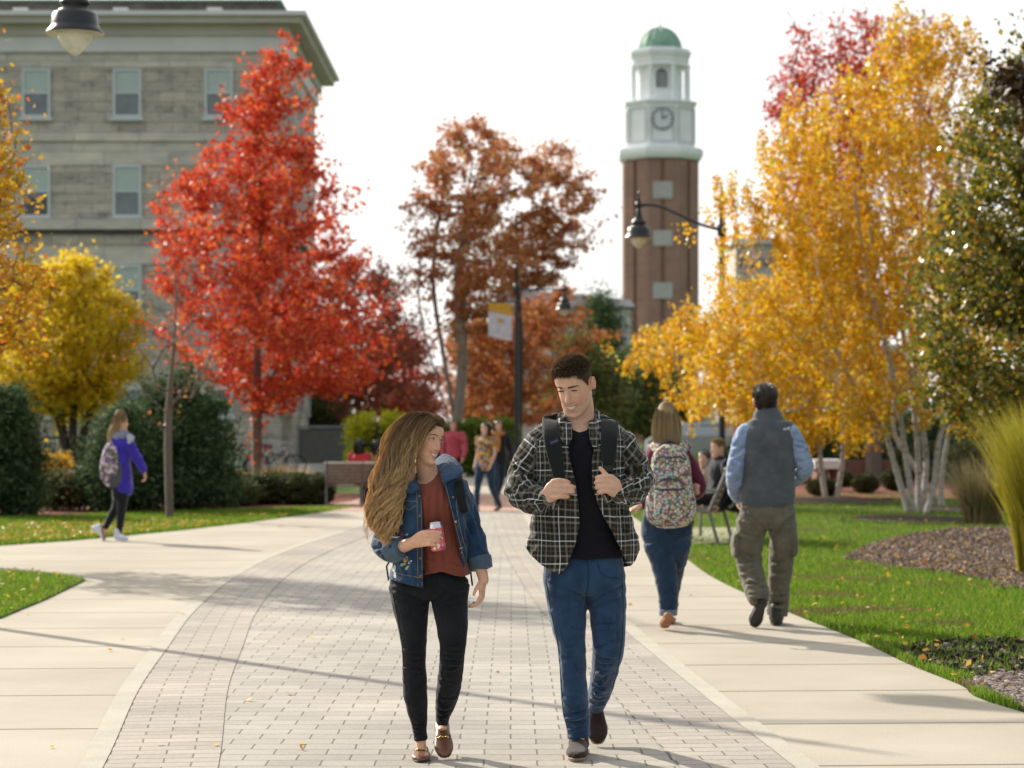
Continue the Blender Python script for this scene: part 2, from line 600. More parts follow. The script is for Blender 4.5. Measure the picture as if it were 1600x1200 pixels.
# ------------------------------------------------------------------ blades of grass, chips, fallen leaves
def inside(P, poly):
    x, y = P[:, 0], P[:, 1]
    c = np.zeros(len(P), bool)
    n = len(poly)
    j = n - 1
    for i in range(n):
        xi, yi = poly[i][0], poly[i][1]
        xj, yj = poly[j][0], poly[j][1]
        m = ((yi > y) != (yj > y))
        with np.errstate(divide='ignore', invalid='ignore'):
            xx = (xj - xi) * (y - yi) / (yj - yi + 1e-12) + xi
        c ^= m & (x < xx)
        j = i
    return c


def nfield(P, s):
    return np.array([noise.noise(Vector((p[0] * s, p[1] * s, 0.3))) for p in P])


M_blade = leafmat('grass_blades', [(0.0, (0.07, 0.15, 0.012)), (0.45, (0.14, 0.27, 0.018)), (0.8, (0.24, 0.36, 0.03)), (0.93, (0.30, 0.33, 0.06)), (1.0, (0.40, 0.34, 0.14))], trans=0.45, rough=0.45)
M_dry = leafmat('dry_blades', [(0.0, (0.14, 0.13, 0.04)), (0.6, (0.26, 0.21, 0.08)), (1.0, (0.10, 0.16, 0.03))], trans=0.4)


def blades(name, P, h, wd, mat, label=None, base=0.0, lean=0.5):
    n = len(P)
    a = RNG.uniform(0, 2 * PI, n)
    hh = h * RNG.uniform(0.45, 1.2, n)
    ln = RNG.uniform(0, lean, n) * hh
    la = RNG.uniform(0, 2 * PI, n)
    wv = wd * RNG.uniform(0.6, 1.3, n)
    V_ = np.zeros((n, 4, 3))
    dx, dy = np.cos(a) * wv / 2, np.sin(a) * wv / 2
    for k, (s, t) in enumerate(((-1, 0), (1, 0), (0.55, 0.6), (0.0, 1.0))):
        V_[:, k, 0] = P[:, 0] + s * dx + np.cos(la) * ln * t ** 2
        V_[:, k, 1] = P[:, 1] + s * dy + np.sin(la) * ln * t ** 2
        V_[:, k, 2] = base + hh * t
    Fc = np.arange(n * 4).reshape(n, 4)
    return fast_mesh(name, V_.reshape(-1, 3), Fc, mat)


lawn_r = [(p.x, p.y) for p in RS if 9 < p.y < 50] + [(12, 50), (12, 9.0)]
def sample(poly, n, ylo, yhi, xlo, xhi, power=2.0, excl=()):
    u = RNG.uniform(0, 1, n)
    y = (ylo ** (1 - power) + u * (yhi ** (1 - power) - ylo ** (1 - power))) ** (1 / (1 - power))
    x = RNG.uniform(-1, 1, n) * 0 + RNG.uniform(xlo, xhi, n) * y
    P = np.stack([x, y], 1)
    m = inside(P, poly)
    for e in excl:
        m &= ~inside(P, e)
    return P[m]


Pg = sample(lawn_r, 330000, 10.5, 48, 0.04, 0.26, 2.2, excl=(BED, GRAV))
cl_ = nfield(Pg, 1.3)
soilm = inside(Pg, SOIL)
keep = ~(soilm & (RNG.uniform(0, 1, len(Pg)) > 0.10))
for c_, rx_, ry_ in ((B1, 1.1, 1.45), (B2, 1.3, 1.9), (B3, 0.9, 1.4)):
    d_ = ((Pg[:, 0] - c_.x) / rx_) ** 2 + ((Pg[:, 1] - c_.y) / ry_) ** 2
    keep &= d_ > 1 + 0.25 * cl_
Pg, cl_ = Pg[keep], cl_[keep]
edge_dry = (cl_ > 0.36) | (RNG.uniform(0, 1, len(Pg)) < 0.04)
o = blades('grass', Pg[~edge_dry], 0.055, 0.007, M_blade); tag(o, kind='stuff', cat='grass', label='short green lawn grass right of the walkway')
o = blades('dry_grass', Pg[edge_dry], 0.05, 0.007, M_dry); tag(o, kind='stuff', cat='grass', label='patches of dry straw coloured grass in the right lawn')
Pl = sample(wedge_poly, 90000, 14, 25, -0.30, -0.18, 2.0)
o = blades('grass', Pl, 0.05, 0.008, M_blade); tag(o, kind='stuff', cat='grass', label='grass of the small lawn wedge at the left edge')
lawn_f = [(p[0], p[1]) for p in far_line if p[1] < 41 and p[0] > -31] + [(-30, 33.5), (-9, 34.5), (-6.5, 37.0), (-4.0, 39.5)]
Pf = sample(lawn_f, 200000, 25, 40, -0.30, -0.05, 2.0)
o = blades('grass', Pf, 0.06, 0.012, M_blade); tag(o, kind='stuff', cat='grass', label='grass strip behind the side path on the left')

M_fall = leafmat('fallen_leaves', [(0.0, (0.75, 0.48, 0.03)), (0.5, (0.70, 0.42, 0.05)), (0.7, (0.62, 0.25, 0.04)), (0.85, (0.30, 0.14, 0.06)), (1.0, (0.80, 0.70, 0.35))], trans=0.25)


def flat_leaves(name, P, size, z, mat, tilt=0.5):
    n = len(P)
    c = np.concatenate([P, np.full((n, 1), z)], 1)
    return leaf_cards(name, c, np.full(n, size) * RNG.uniform(0.6, 1.3, n), mat, None, flat=tilt)


def leaf_cards(name, C, S, mat, parent, flat=None, aspect=0.75, hang=0.0):
    n = len(C)
    if flat is None:
        d = RNG.normal(size=(n, 3)); d[:, 2] -= hang
        q = RNG.normal(size=(n, 3))
    else:
        d = RNG.normal(size=(n, 3)); d[:, 2] *= flat * 0.5
        q = RNG.normal(size=(n, 3)); q[:, 2] *= flat * 0.5
    d /= np.linalg.norm(d, axis=1)[:, None] + 1e-9
    q -= d * (q * d).sum(1)[:, None]
    q /= np.linalg.norm(q, axis=1)[:, None] + 1e-9
    nn = np.cross(d, q)
    S = S[:, None]
    fold = RNG.uniform(-0.2, 0.2, n)[:, None]
    V_ = np.zeros((n, 4, 3))
    V_[:, 0] = C - d * S * 0.5
    V_[:, 1] = C + q * S * 0.5 * aspect + nn * S * fold - d * S * 0.05
    V_[:, 2] = C + d * S * 0.5
    V_[:, 3] = C - q * S * 0.5 * aspect + nn * S * fold
    if flat is not None:
        V_[:, :, 2] = np.maximum(V_[:, :, 2], C[:, None, 2] * 0.4)
    return fast_mesh(name, V_.reshape(-1, 3), np.arange(n * 4).reshape(n, 4), mat, parent)


P1 = sample(lawn_r, 700, 10.5, 45, 0.04, 0.26, 1.6)
P2 = sample(lawn_f, 9000, 25, 36, -0.30, -0.07, 2.0)
P2 = P2[(nfield(P2, 0.5) > -0.15)]
P3 = sample(wedge_poly, 500, 14, 25, -0.30, -0.18, 2.0)
P4 = sample([(-8, 10), (4, 10), (4, 36), (-8, 30)], 34, 10, 36, -0.25, 0.1, 2.0)
P5 = sample(BED, 500, 18, 30, 0.14, 0.26, 2.0)
o = flat_leaves('fallen_leaves', np.concatenate([P1, P2, P3, P5]), 0.045, 0.05, M_fall)
tag(o, kind='stuff', cat='leaves', label='yellow and brown leaves fallen on lawns and beds')
o = flat_leaves('fallen_leaves', P4, 0.05, 0.014, M_fall, tilt=.25)
tag(o, kind='stuff', cat='leaves', label='a few small leaves lying on the pavers and concrete')

# chips in the mulch bed / gravel stones
M_chip = leafmat('mulch_chips', [(0.0, (0.10, 0.07, 0.055)), (0.4, (0.25, 0.18, 0.145)), (0.8, (0.40, 0.31, 0.25)), (1.0, (0.52, 0.45, 0.37))], trans=0.0, rough=0.9)
Pc = sample([(p.x, p.y) for p in smooth_line(BED + [BED[0]], 4)[:-1]], 95000, 17.5, 31.5, 0.14, 0.28, 1.6)
o = leaf_cards('mulch_chips', np.concatenate([Pc, np.full((len(Pc), 1), 0.03)], 1), RNG.uniform(0.03, 0.08, len(Pc)), M_chip, None, flat=1.2, aspect=0.4)
tag(o, kind='stuff', cat='mulch', label='brown wood chips covering the planting bed at the right')
Ps = sample(GRAV + [], 14000, 10, 14, 0.19, 0.28, 2.0)
Ps2 = sample(SOIL, 1500, 10, 16, 0.15, 0.28, 2.0)
st = MB()
tot = np.concatenate([Ps[:4200], Ps2[:500]])
for p in tot:
    r_ = random.uniform(0.008, 0.022)
    st.ball((p[0], p[1], 0.012 + r_ * 0.3), (r_ * random.uniform(.8, 1.5), r_, r_ * 0.7), n=3, m=Matrix.Rotation(random.uniform(0, 3), 3, 'Z'))
M_stone = leafmat('pebbles', [(0.0, (0.06, 0.04, 0.035)), (0.4, (0.15, 0.11, 0.09)), (0.8, (0.27, 0.21, 0.18)), (1.0, (0.42, 0.36, 0.32))], trans=0.0, rough=0.85)
o = st.build('gravel', M_stone); tag(o, kind='stuff', cat='gravel', label='small reddish grey pebbles beside the walkway at lower right')
cl = sample(SOIL, 6000, 10, 16, 0.15, 0.28, 2.0)
M_clod = leafmat('soil_clods', [(0.0, (0.015, 0.012, 0.01)), (0.7, (0.05, 0.04, 0.03)), (1.0, (0.12, 0.09, 0.06))], trans=0.0, rough=0.95)
o = leaf_cards('soil_clods', np.concatenate([cl, np.full((len(cl), 1), 0.02)], 1), RNG.uniform(0.02, 0.06, len(cl)), M_clod, None)
tag(o, kind='stuff', cat='soil', label='loose dark earth on the bare patch beside the walkway')
# ------------------------------------------------------------------ trees
def bark(name, c, var=0.25, scale=14, stretch=(1, 1, 0.25), extra=None):
    m, nt, b = newmat(name)
    tc = N(nt, 'ShaderNodeTexCoord')
    mp = N(nt, 'ShaderNodeMapping'); mp.inputs['Scale'].default_value = stretch
    nt.links.new(tc.outputs['Object'], mp.inputs[0])
    nz = N(nt, 'ShaderNodeTexNoise', i_Scale=scale, i_Detail=7.0, i_Roughness=0.7)
    nt.links.new(mp.outputs[0], nz.inputs['Vector'])
    stops = extra or [(0.3, [x * (1 - var) for x in c]), (0.7, [x * (1 + var) for x in c])]
    r = ramp(nt, stops); nt.links.new(nz.outputs[0], r.inputs[0])
    nt.links.new(r.outputs[0], b.inputs['Base Color'])
    b.inputs['Roughness'].default_value = 0.9
    bp = N(nt, 'ShaderNodeBump', i_Strength=1.0, i_Distance=0.02)
    nt.links.new(nz.outputs[0], bp.inputs['Height']); nt.links.new(bp.outputs[0], b.inputs['Normal'])
    return m


M_bark = bark('bark_grey', (0.16, 0.125, 0.10))
M_barkdark = bark('bark_dark', (0.05, 0.04, 0.032))
M_barklight = bark('bark_light', (0.26, 0.22, 0.18))
M_birch = bark('bark_birch', None, scale=6, stretch=(1, 1, 3.0), extra=[(0.36, (0.06, 0.05, 0.045)), (0.43, (0.40, 0.37, 0.34)), (0.6, (0.52, 0.49, 0.46)), (0.75, (0.38, 0.31, 0.26))])


def skeleton(trunks, targets, step=0.35, seed=0, sag=0.0, up=0.35):
    """trunks: list of polylines (Vector lists). grows a branch from the network to every target"""
    rnd = random.Random(seed)
    pos, par, istr = [], [], []
    for tr in trunks:
        prev = -1
        for i, p in enumerate(tr):
            pos.append(Vector(p)); par.append(prev); istr.append(True)
            prev = len(pos) - 1
    base = pos[0]
    arr = np.zeros((60000, 3)); n = len(pos)
    arr[:n] = [tuple(p) for p in pos]
    tips = []
    tl = sorted(targets, key=lambda t: min((t - q).length for q in [pos[k] for k in range(0, len(pos), 3)]) if len(pos) < 80 else (t - base).length)
    lowest = base.z + 0.12 * (max(t.z for t in targets) - base.z)
    for t in tl:
        d = arr[:n] - np.array(t)
        hd = np.hypot(d[:, 0], d[:, 1])
        cost = np.sqrt((d ** 2).sum(1)) + 1.1 * np.maximum(0, d[:, 2] + up * hd) + 3 * (arr[:n, 2] < lowest)
        j = int(cost.argmin())
        p0 = pos[j]
        L = (t - p0).length
        k = max(2, int(L / step))
        mid = (p0 + t) / 2 + Vector((rnd.uniform(-1, 1), rnd.uniform(-1, 1), rnd.uniform(0.0, 1.0))) * L * 0.13
        prev = j
        for i in range(1, k + 1):
            s = i / k
            q = p0 * (1 - s) ** 2 + mid * 2 * s * (1 - s) + t * s * s
            q = q + Vector((rnd.uniform(-1, 1), rnd.uniform(-1, 1), rnd.uniform(-1, 1))) * 0.03
            pos.append(q); par.append(prev); istr.append(False)
            prev = len(pos) - 1
            if prev < 60000:
                arr[prev] = q; n = prev + 1
        tips.append(prev)
    cnt = [0] * len(pos)
    for t in tips:
        j = t
        while j >= 0:
            cnt[j] += 1; j = par[j]
    return pos, par, cnt, tips, istr


def wood(name, pos, par, cnt, mat, parent, rtip=0.008, rmax=0.14, pw=0.5, sides=5, istr=None, stem=None):
    r = [min(rmax, rtip * max(c, 1) ** pw) for c in cnt]
    if stem:
        z0 = min(p.z for p in pos); z1 = max(pos[i].z for i in range(len(pos)) if istr[i])
        r = [stem * (1 - .72 * min(1, (pos[i].z - z0) / (z1 - z0))) if istr[i] else min(r[i], stem * .4) for i in range(len(pos))]
        sides = 8
    V_, F_ = [], []
    for i, p in enumerate(pos):
        j = par[i]
        if j < 0: continue
        a, b = pos[j], p
        t = b - a
        if t.length < 1e-5: continue
        t.normalize()
        x = t.cross(Vector((0.3, 1, 0.2))).normalized(); y = t.cross(x)
        ra, rb = (r[j] if istr is None or istr[i] or r[j] < r[i] * 1.6 else r[i] * 1.15), r[i]
        o = len(V_)
        for c, rr in ((a - t * rr0(ra), ra), (b, rb)):
            for k in range(sides):
                an = 2 * PI * k / sides
                V_.append(c + x * (rr * math.cos(an)) + y * (rr * math.sin(an)))
        for k in range(sides):
            k2 = (k + 1) % sides
            F_.append((o + k, o + k2, o + sides + k2, o + sides + k))
    return fast_mesh(name, np.array([tuple(v) for v in V_]), np.array(F_), mat, parent, smooth=True)


def rr0(r):
    return r * 0.4


def crown_targets(c, prof, n, seed=0, shell=0.55, gap=0.0, gs=0.8, lean=(0, 0), yscale=1.0, fringe=0.1):
    """prof: [(z, rx_left, rx_right)] silhouettes relative to base c"""
    rnd = random.Random(seed)
    zs = [p[0] for p in prof]
    out = []
    wts = [max(0.05, (p[1] + p[2])) for p in prof]
    tries = 0
    while len(out) < n and tries < n * 60:
        tries += 1
        z = rnd.uniform(zs[0], zs[-1])
        for i in range(len(prof) - 1):
            if prof[i][0] <= z <= prof[i + 1][0]:
                s = (z - prof[i][0]) / (prof[i + 1][0] - prof[i][0] + 1e-9)
                l = prof[i][1] * (1 - s) + prof[i + 1][1] * s
                r = prof[i][2] * (1 - s) + prof[i + 1][2] * s
                break
        cxm, R = (r - l) / 2, (r + l) / 2
        if rnd.random() > (R / max(wts) * 2) ** 1.3 + 0.03: continue
        a = rnd.uniform(0, 2 * PI)
        q = rnd.random() ** shell
        q *= 1 + 0.18 * noise.noise(Vector((math.cos(a) * 2, math.sin(a) * 2, z * 0.9 + seed)))
        if rnd.random() < fringe: q *= rnd.uniform(1.05, 1.28)
        x, y = cxm + R * q * math.cos(a), R * q * math.sin(a) * yscale
        p = Vector((x, y, z + (rnd.uniform(0, .5) if z > zs[-1] * .85 and rnd.random() < fringe * 2 else 0)))
        if gap and noise.noise(p * gs + Vector((seed * 3.1, 0, 0))) < gap - 0.5: continue
        out.append(Vector(c) + p)
    return out


def leaves_at(tips, pos, par, per, sig, size, seed=0, back=4, droop=0.0, zsq=0.7):
    g = np.random.default_rng(seed)
    C = []
    for t in tips:
        j = t
        seq = [t]
        for _ in range(back):
            if par[j] >= 0: j = par[j]; seq.append(j)
        k = max(1, int(per * g.uniform(0.15, 1.9)))
        A = np.array([tuple(pos[q]) for q in seq])
        s = g.uniform(0, len(seq) - 1, k) ** 1.0 if len(seq) > 1 else np.zeros(k)
        i0 = np.minimum(s.astype(int), len(seq) - 2) if len(seq) > 1 else np.zeros(k, int)
        fr = (s - i0)[:, None]
        base = A[i0] * (1 - fr) + A[np.minimum(i0 + 1, len(seq) - 1)] * fr
        off = g.normal(size=(k, 3)) * sig * g.uniform(0.5, 1.3)
        off[:, 2] *= zsq
        if droop:
            s = g.uniform(0, 1, k); off *= (0.35)
            dirx = g.normal(size=2) * 0.12
            L = droop * g.uniform(0.4, 1.3)
            off[:, 2] -= s * L
            off[:, 0] += dirx[0] * s; off[:, 1] += dirx[1] * s
            base = base * .3 + A[0] * .7
        C.append(base + off)
    C = np.concatenate(C)
    return C, size * g.uniform(0.5, 1.4, len(C))


def px_prof(D, cxpx, basepy, rows):
    """rows of (py, left px, right px) -> silhouette profile in metres relative to trunk base on ground"""
    s = F / D
    out = []
    for py, l, r in rows:
        out.append((H + (CY - py) / s, (cxpx - l) / s, (r - cxpx) / s))
    out.sort()
    return out


def tree(name, label, D, cx, rows, n, leafm, per, sig, size, barkm, rtrunk=0.12, seed=1, top=None, group=None, gap=0.0, gs=0.8,
         droop=0.0, cat='tree', trunks=None, bare=0, rtip=0.008, shell=0.55, hang=0.0, back=4, yscale=1.0, pw=0.5, baseoff=(0, 0), zsq=0.7, aspect=0.75, up=0.35, stem=None, hole=None):
    base = Vector(((cx - CX) / F * D, D, 0))
    prof = px_prof(D, cx, None, rows)
    root = thing(name, base, label, cat, group)
    tg = crown_targets(base, prof, n, seed, shell, gap, gs, yscale=yscale)
    zt = prof[-1][0]
    if trunks is None:
        rnd = random.Random(seed + 5)
        tr = []
        hgt = zt * (top or 0.72)
        k = 12
        wx, wy = rnd.uniform(-.5, .5), rnd.uniform(-.5, .5)
        for i in range(k + 1):
            s = i / k
            tr.append(base + Vector((0.12 * math.sin(s * 5 + wx * 6) * s + baseoff[0] * s, 0.12 * math.sin(s * 4 + wy * 6) * s, hgt * s)))
        trunks = [tr]
    else:
        tr2 = []
        for tr in trunks:
            q = [Vector(base) + Vector(p) for p in tr]
            tr2.append([Vector(p) for p in catmull([tuple(x) for x in q], 4)])
        trunks = tr2
    pos, par, cnt, tips, istr = skeleton(trunks, tg, seed=seed, up=up)
    # trunk radius profile
    cmax = max(cnt[:1] + [max(cnt)])
    rt = rtrunk / max(1, cmax) ** pw
    wood('trunk', pos, par, cnt, barkm, root, rtip=max(rt, 0.0), rmax=rtrunk, pw=pw, istr=istr, stem=stem)
    use = tips if not bare else [t for t in tips if pos[t].z < bare]
    C, S = leaves_at(use, pos, par, per, sig, size, seed, back=back, droop=droop, zsq=zsq)
    if hole:      # a thin place in the crown
        qx, qy = CX + C[:, 0] / C[:, 1] * F, CY - (C[:, 2] - H) / C[:, 1] * F
        k_ = ~((qx > hole[0]) & (qx < hole[2]) & (qy > hole[1]) & (qy < hole[3]) & (np.random.default_rng(seed).uniform(size=len(C)) < .85))
        C, S = C[k_], S[k_]
    leaf_cards('crown', C, S, leafm, root, hang=hang, aspect=aspect)
    return root


L_red = leafmat('leaves_red', [(0.0, (0.40, 0.025, 0.024)), (0.30, (0.58, 0.055, 0.035)), (0.65, (0.70, 0.12, 0.045)), (0.90, (0.80, 0.26, 0.04)), (1.0, (0.34, 0.02, 0.025))], trans=0.5)
L_redo = leafmat('leaves_redorange', [(0.0, (0.85, 0.17, 0.02)), (0.6, (0.88, 0.32, 0.03)), (1.0, (0.85, 0.5, 0.03))], trans=0.55)
L_crim = leafmat('leaves_crimson', [(0.0, (0.36, 0.022, 0.02)), (0.5, (0.52, 0.05, 0.028)), (1.0, (0.60, 0.14, 0.035))], trans=0.5)
L_rust = leafmat('leaves_rust', [(0.0, (0.40, 0.10, 0.065)), (0.4, (0.58, 0.20, 0.085)), (0.7, (0.62, 0.30, 0.09)), (1.0, (0.50, 0.36, 0.12))], trans=0.45)
L_rust2 = leafmat('leaves_russet', [(0.0, (0.24, 0.05, 0.045)), (0.5, (0.42, 0.12, 0.07)), (1.0, (0.52, 0.2, 0.08))], trans=0.4)
L_oran = leafmat('leaves_orange', [(0.0, (0.36, 0.09, 0.045)), (0.5, (0.50, 0.17, 0.05)), (1.0, (0.46, 0.25, 0.07))], trans=0.45)
L_yel = leafmat('leaves_yellow', [(0.0, (0.66, 0.42, 0.02)), (0.45, (0.78, 0.54, 0.02)), (0.8, (0.80, 0.64, 0.03)), (1.0, (0.45, 0.45, 0.04))], trans=0.55)
L_birch = leafmat('leaves_birch', [(0.0, (0.60, 0.26, 0.012)), (0.4, (0.72, 0.39, 0.012)), (0.75, (0.74, 0.48, 0.02)), (0.92, (0.55, 0.55, 0.05)), (1.0, (0.80, 0.70, 0.35))], trans=0.55, rough=0.35)
L_goldor = leafmat('leaves_gold_orange', [(0.0, (0.60, 0.15, 0.025)), (0.3, (0.60, 0.32, 0.02)), (1.0, (0.6, 0.46, 0.04))], trans=0.5)
L_dkmix = leafmat('leaves_green_gold', [(0.0, (0.05, 0.07, 0.012)), (0.4, (0.11, 0.13, 0.015)), (0.7, (0.26, 0.23, 0.02)), (0.9, (0.50, 0.34, 0.03)), (1.0, (0.35, 0.12, 0.03))], trans=0.45, rough=0.3, spec=0.6)
L_dark = leafmat('leaves_dark_brown', [(0.0, (0.03, 0.015, 0.01)), (1.0, (0.09, 0.05, 0.015))], trans=0.2)
L_ever = leafmat('needles', [(0.0, (0.03, 0.055, 0.025)), (0.5, (0.06, 0.11, 0.045)), (0.9, (0.12, 0.18, 0.07)), (1.0, (0.18, 0.21, 0.10))], trans=0.3, rough=.8, spec=.15)
L_green = leafmat('leaves_dull_green', [(0.0, (0.05, 0.075, 0.02)), (0.5, (0.11, 0.14, 0.035)), (0.9, (0.22, 0.22, 0.05)), (1.0, (0.3, 0.16, 0.06))], trans=0.35)
L_box = leafmat('leaves_boxwood', [(0.0, (0.028, 0.04, 0.014)), (0.6, (0.065, 0.085, 0.025)), (1.0, (0.16, 0.14, 0.055))], trans=0.25, rough=.7, spec=.2)
L_lime = leafmat('leaves_lime', [(0.0, (0.30, 0.36, 0.02)), (0.6, (0.50, 0.50, 0.02)), (1.0, (0.68, 0.58, 0.03))], trans=0.5)
L_grhedge = leafmat('leaves_hedge_green', [(0.0, (0.09, 0.15, 0.02)), (1.0, (0.24, 0.32, 0.04))], trans=0.4)

# big red maple
tree('maple_tree', 'vivid red maple in front of the stone building', 50, 402, [(75, 428, 458), (110, 385, 482), (160, 345, 500), (220, 318, 520), (265, 255, 535), (330, 235, 562), (400, 238, 590), (460, 240, 622), (520, 235, 645), (570, 262, 630), (610, 320, 560), (640, 370, 460)],
     1000, L_red, 36, 0.15, 0.105, M_bark, rtrunk=0.125, seed=3, gap=0.30, gs=1.3, top=0.88, pw=.6, shell=.5)
# lower right part of the same colour, a second maple behind
tree('maple_tree', 'dull red maple between the vivid red maple and the bare brown trunks', 78, 560, [(390, 540, 590), (430, 490, 640), (480, 450, 660), (540, 440, 690), (600, 470, 700), (650, 520, 690)],
     480, L_rust2, 30, 0.22, 0.14, M_bark, rtrunk=0.13, seed=14, gap=0.3)
tree('maple_tree', 'crimson tree low behind the girl with long hair', 100, 630, [(520, 590, 660), (560, 560, 700), (600, 555, 710), (655, 570, 700)], 230, L_crim, 36, 0.28, 0.16, M_barkdark, rtrunk=0.14, seed=15, gap=0.25)
# rust tree
tree('oak_tree', 'rust orange tree with bare grey trunk in the middle', 66, 712, [(175, 700, 750), (205, 685, 780), (250, 642, 810), (300, 645, 830), (350, 620, 850), (400, 630, 845), (450, 645, 825), (520, 660, 800)],
     560, L_rust, 26, 0.17, 0.125, M_barklight, rtrunk=0.17, seed=21, gap=0.50, gs=0.9, top=0.8, zsq=0.4, pw=.62,
     trunks=[[(0, 0, 0), (0, 0, 1.3), (-.35, .1, 3.5), (-.7, .2, 6), (-.4, .2, 8.6)], [(0, 0, 1.2), (.2, 0, 3.5), (.1, .1, 6.2), (.5, 0, 9.5)], [(0, 0, 1.0), (-.6, -.2, 3.0), (-1.1, -.2, 5.2), (-1.0, -.3, 7)]])
tree('oak_tree', 'russet tree spreading toward the clock tower', 74, 812, [(215, 760, 810), (235, 745, 895), (280, 760, 940), (330, 750, 945), (370, 740, 968), (410, 770, 920), (450, 745, 870)],
     560, L_rust, 26, 0.17, 0.125, M_barkdark, rtrunk=0.085, seed=25, gap=0.50, gs=0.8, pw=.55, top=0.8, zsq=0.35)
tree('maple_tree', 'orange tree behind the lamp post with the banner', 84, 800, [(450, 880, 900), (480, 760, 940), (520, 700, 935), (570, 700, 900), (610, 705, 890), (660, 760, 860)], 420, L_oran, 34, 0.24, 0.14, M_barkdark, rtrunk=0.14, seed=31, gap=0.35, zsq=0.4)
tree('maple_tree', 'small orange tree right behind the bare grey trunk', 92, 745, [(500, 730, 760), (540, 690, 800), (600, 680, 810), (655, 700, 800)], 240, L_oran, 32, 0.25, 0.15, M_barkdark, rtrunk=0.12, seed=33, gap=0.3)
# green trees in the middle distance
tree('evergreen_tree', 'blue green conifer against the dark roofed hall', 112, 940, [(448, 925, 950), (480, 905, 975), (540, 890, 990), (600, 880, 1000), (660, 890, 990)], 170, L_ever, 110, 0.45, 0.2, M_barkdark, rtrunk=0.2, seed=41, aspect=0.4)
tree('green_tree', 'dull green tree between the young man and the tower foot', 105, 905, [(520, 880, 930), (560, 845, 975), (610, 830, 1000), (665, 850, 990)], 170, L_green, 90, 0.45, 0.19, M_barkdark, rtrunk=0.2, seed=42, gap=0.2)
tree('green_tree', 'broad dull green tree at the foot of the clock tower', 115, 1010, [(540, 985, 1030), (580, 945, 1075), (620, 930, 1100), (668, 940, 1090)], 190, L_green, 90, 0.5, 0.2, M_barkdark, rtrunk=0.2, seed=43, gap=0.2)
tree('maple_tree', 'low russet tree just right of the young man', 125, 955, [(600, 930, 980), (630, 915, 1010), (668, 920, 1005)], 70, L_oran, 80, 0.45, 0.2, M_barkdark, rtrunk=0.15, seed=44)
# left group
tree('yellow_tree', 'round yellow tree with dark forked trunk on the left', 60, 108, [(395, 90, 140), (430, 25, 195), (480, -10, 222), (540, -15, 232), (590, -5, 225), (630, 10, 180), (650, 60, 150)],
     760, L_yel, 40, 0.17, 0.115, M_barkdark, rtrunk=0.14, seed=51, gap=0.15,
     trunks=[[(0, 0, 0.2), (-.25, 0, 1.6), (-.6, 0, 2.6), (-1.1, .3, 4)], [(0.1, 0, 0.2), (0.1, 0, 1.5), (.15, 0, 3.2), (0, 0, 5)], [(.2, 0, .2), (.5, 0, 1.7), (.9, .2, 3.0), (1.4, .3, 4.2)]])
tree('yellow_tree', 'golden and orange tree reaching in at the left edge', 24, -110, [(110, -130, 0), (150, -200, 28), (230, -240, 20), (290, -240, 52), (350, -240, 78), (420, -240, 82), (490, -240, 70), (560, -240, 62), (620, -230, 30)],
     620, L_goldor, 17, 0.12, 0.07, M_bark, rtrunk=0.1, seed=52, gap=0.4, shell=0.4)
# slim bare tree
tree('bare_tree', 'slim young tree with bare grey twigs before the red maple', 35.0, 265, [(395, 250, 290), (440, 215, 320), (500, 190, 355), (560, 190, 350), (620, 205, 325), (665, 235, 290)],
     120, L_oran, 1, 0.1, 0.06, M_bark, rtrunk=0.068, seed=61, up=0.9, rtip=0.006, top=0.97, pw=0.62)

# ------------------------------------------------------------------ right side
def stems(lst):
    return [[Vector(p) for p in l] for l in lst]


s38 = 37.8 / F
def PXD(px, py, dy=0.0, D=37.8, cx=1440):
    """offset from tree base for a pixel"""
    return ((px - cx) * D / F, dy, H + (CY - py) * D / F)


bt = [[PXD(1423, 812), PXD(1408, 760), PXD(1392, 705), PXD(1385, 680), PXD(1362, 645), PXD(1340, 610, .2), PXD(1300, 520, .4), PXD(1262, 420, .5)],
      [PXD(1430, 812), PXD(1418, 745, -.1), PXD(1411, 690, -.1), PXD(1400, 630, -.2), PXD(1385, 560, -.3), PXD(1350, 430, -.3), PXD(1330, 300, -.3)],
      [PXD(1437, 812, .1), PXD(1437, 745, .1), PXD(1435, 690, .1), PXD(1432, 620, .2), PXD(1440, 480, .2), PXD(1443, 330, .2), PXD(1441, 200, .2), PXD(1440, 90, .2)],
      [PXD(1443, 812, -.1), PXD(1457, 760, -.1), PXD(1462, 700, -.2), PXD(1472, 650, -.2), PXD(1490, 540, -.2), PXD(1500, 400, -.2), PXD(1495, 250, -.2)],
      [PXD(1440, 812, .2), PXD(1452, 740, .3), PXD(1447, 670, .3), PXD(1420, 540, .4), PXD(1400, 350, .4), PXD(1392, 180, .4)]]
tree('birch_tree', 'golden birch with several white stems rising from a mulch ring', 37.8, 1440,
     [(10, 1385, 1480), (60, 1350, 1540), (130, 1245, 1560), (190, 1170, 1570), (280, 1110, 1560), (350, 1105, 1560), (430, 1095, 1550), (500, 1040, 1540), (560, 1050, 1530), (610, 1080, 1500), (650, 1200, 1440)],
     1500, L_birch, 42, 0.17, 0.07, M_birch, rtrunk=0.085, seed=71, gap=0.22, gs=1.2, trunks=bt, droop=0.55, hang=1.0, pw=0.62, stem=.055, hole=(1138, 374, 1206, 436), yscale=0.7, shell=0.5)
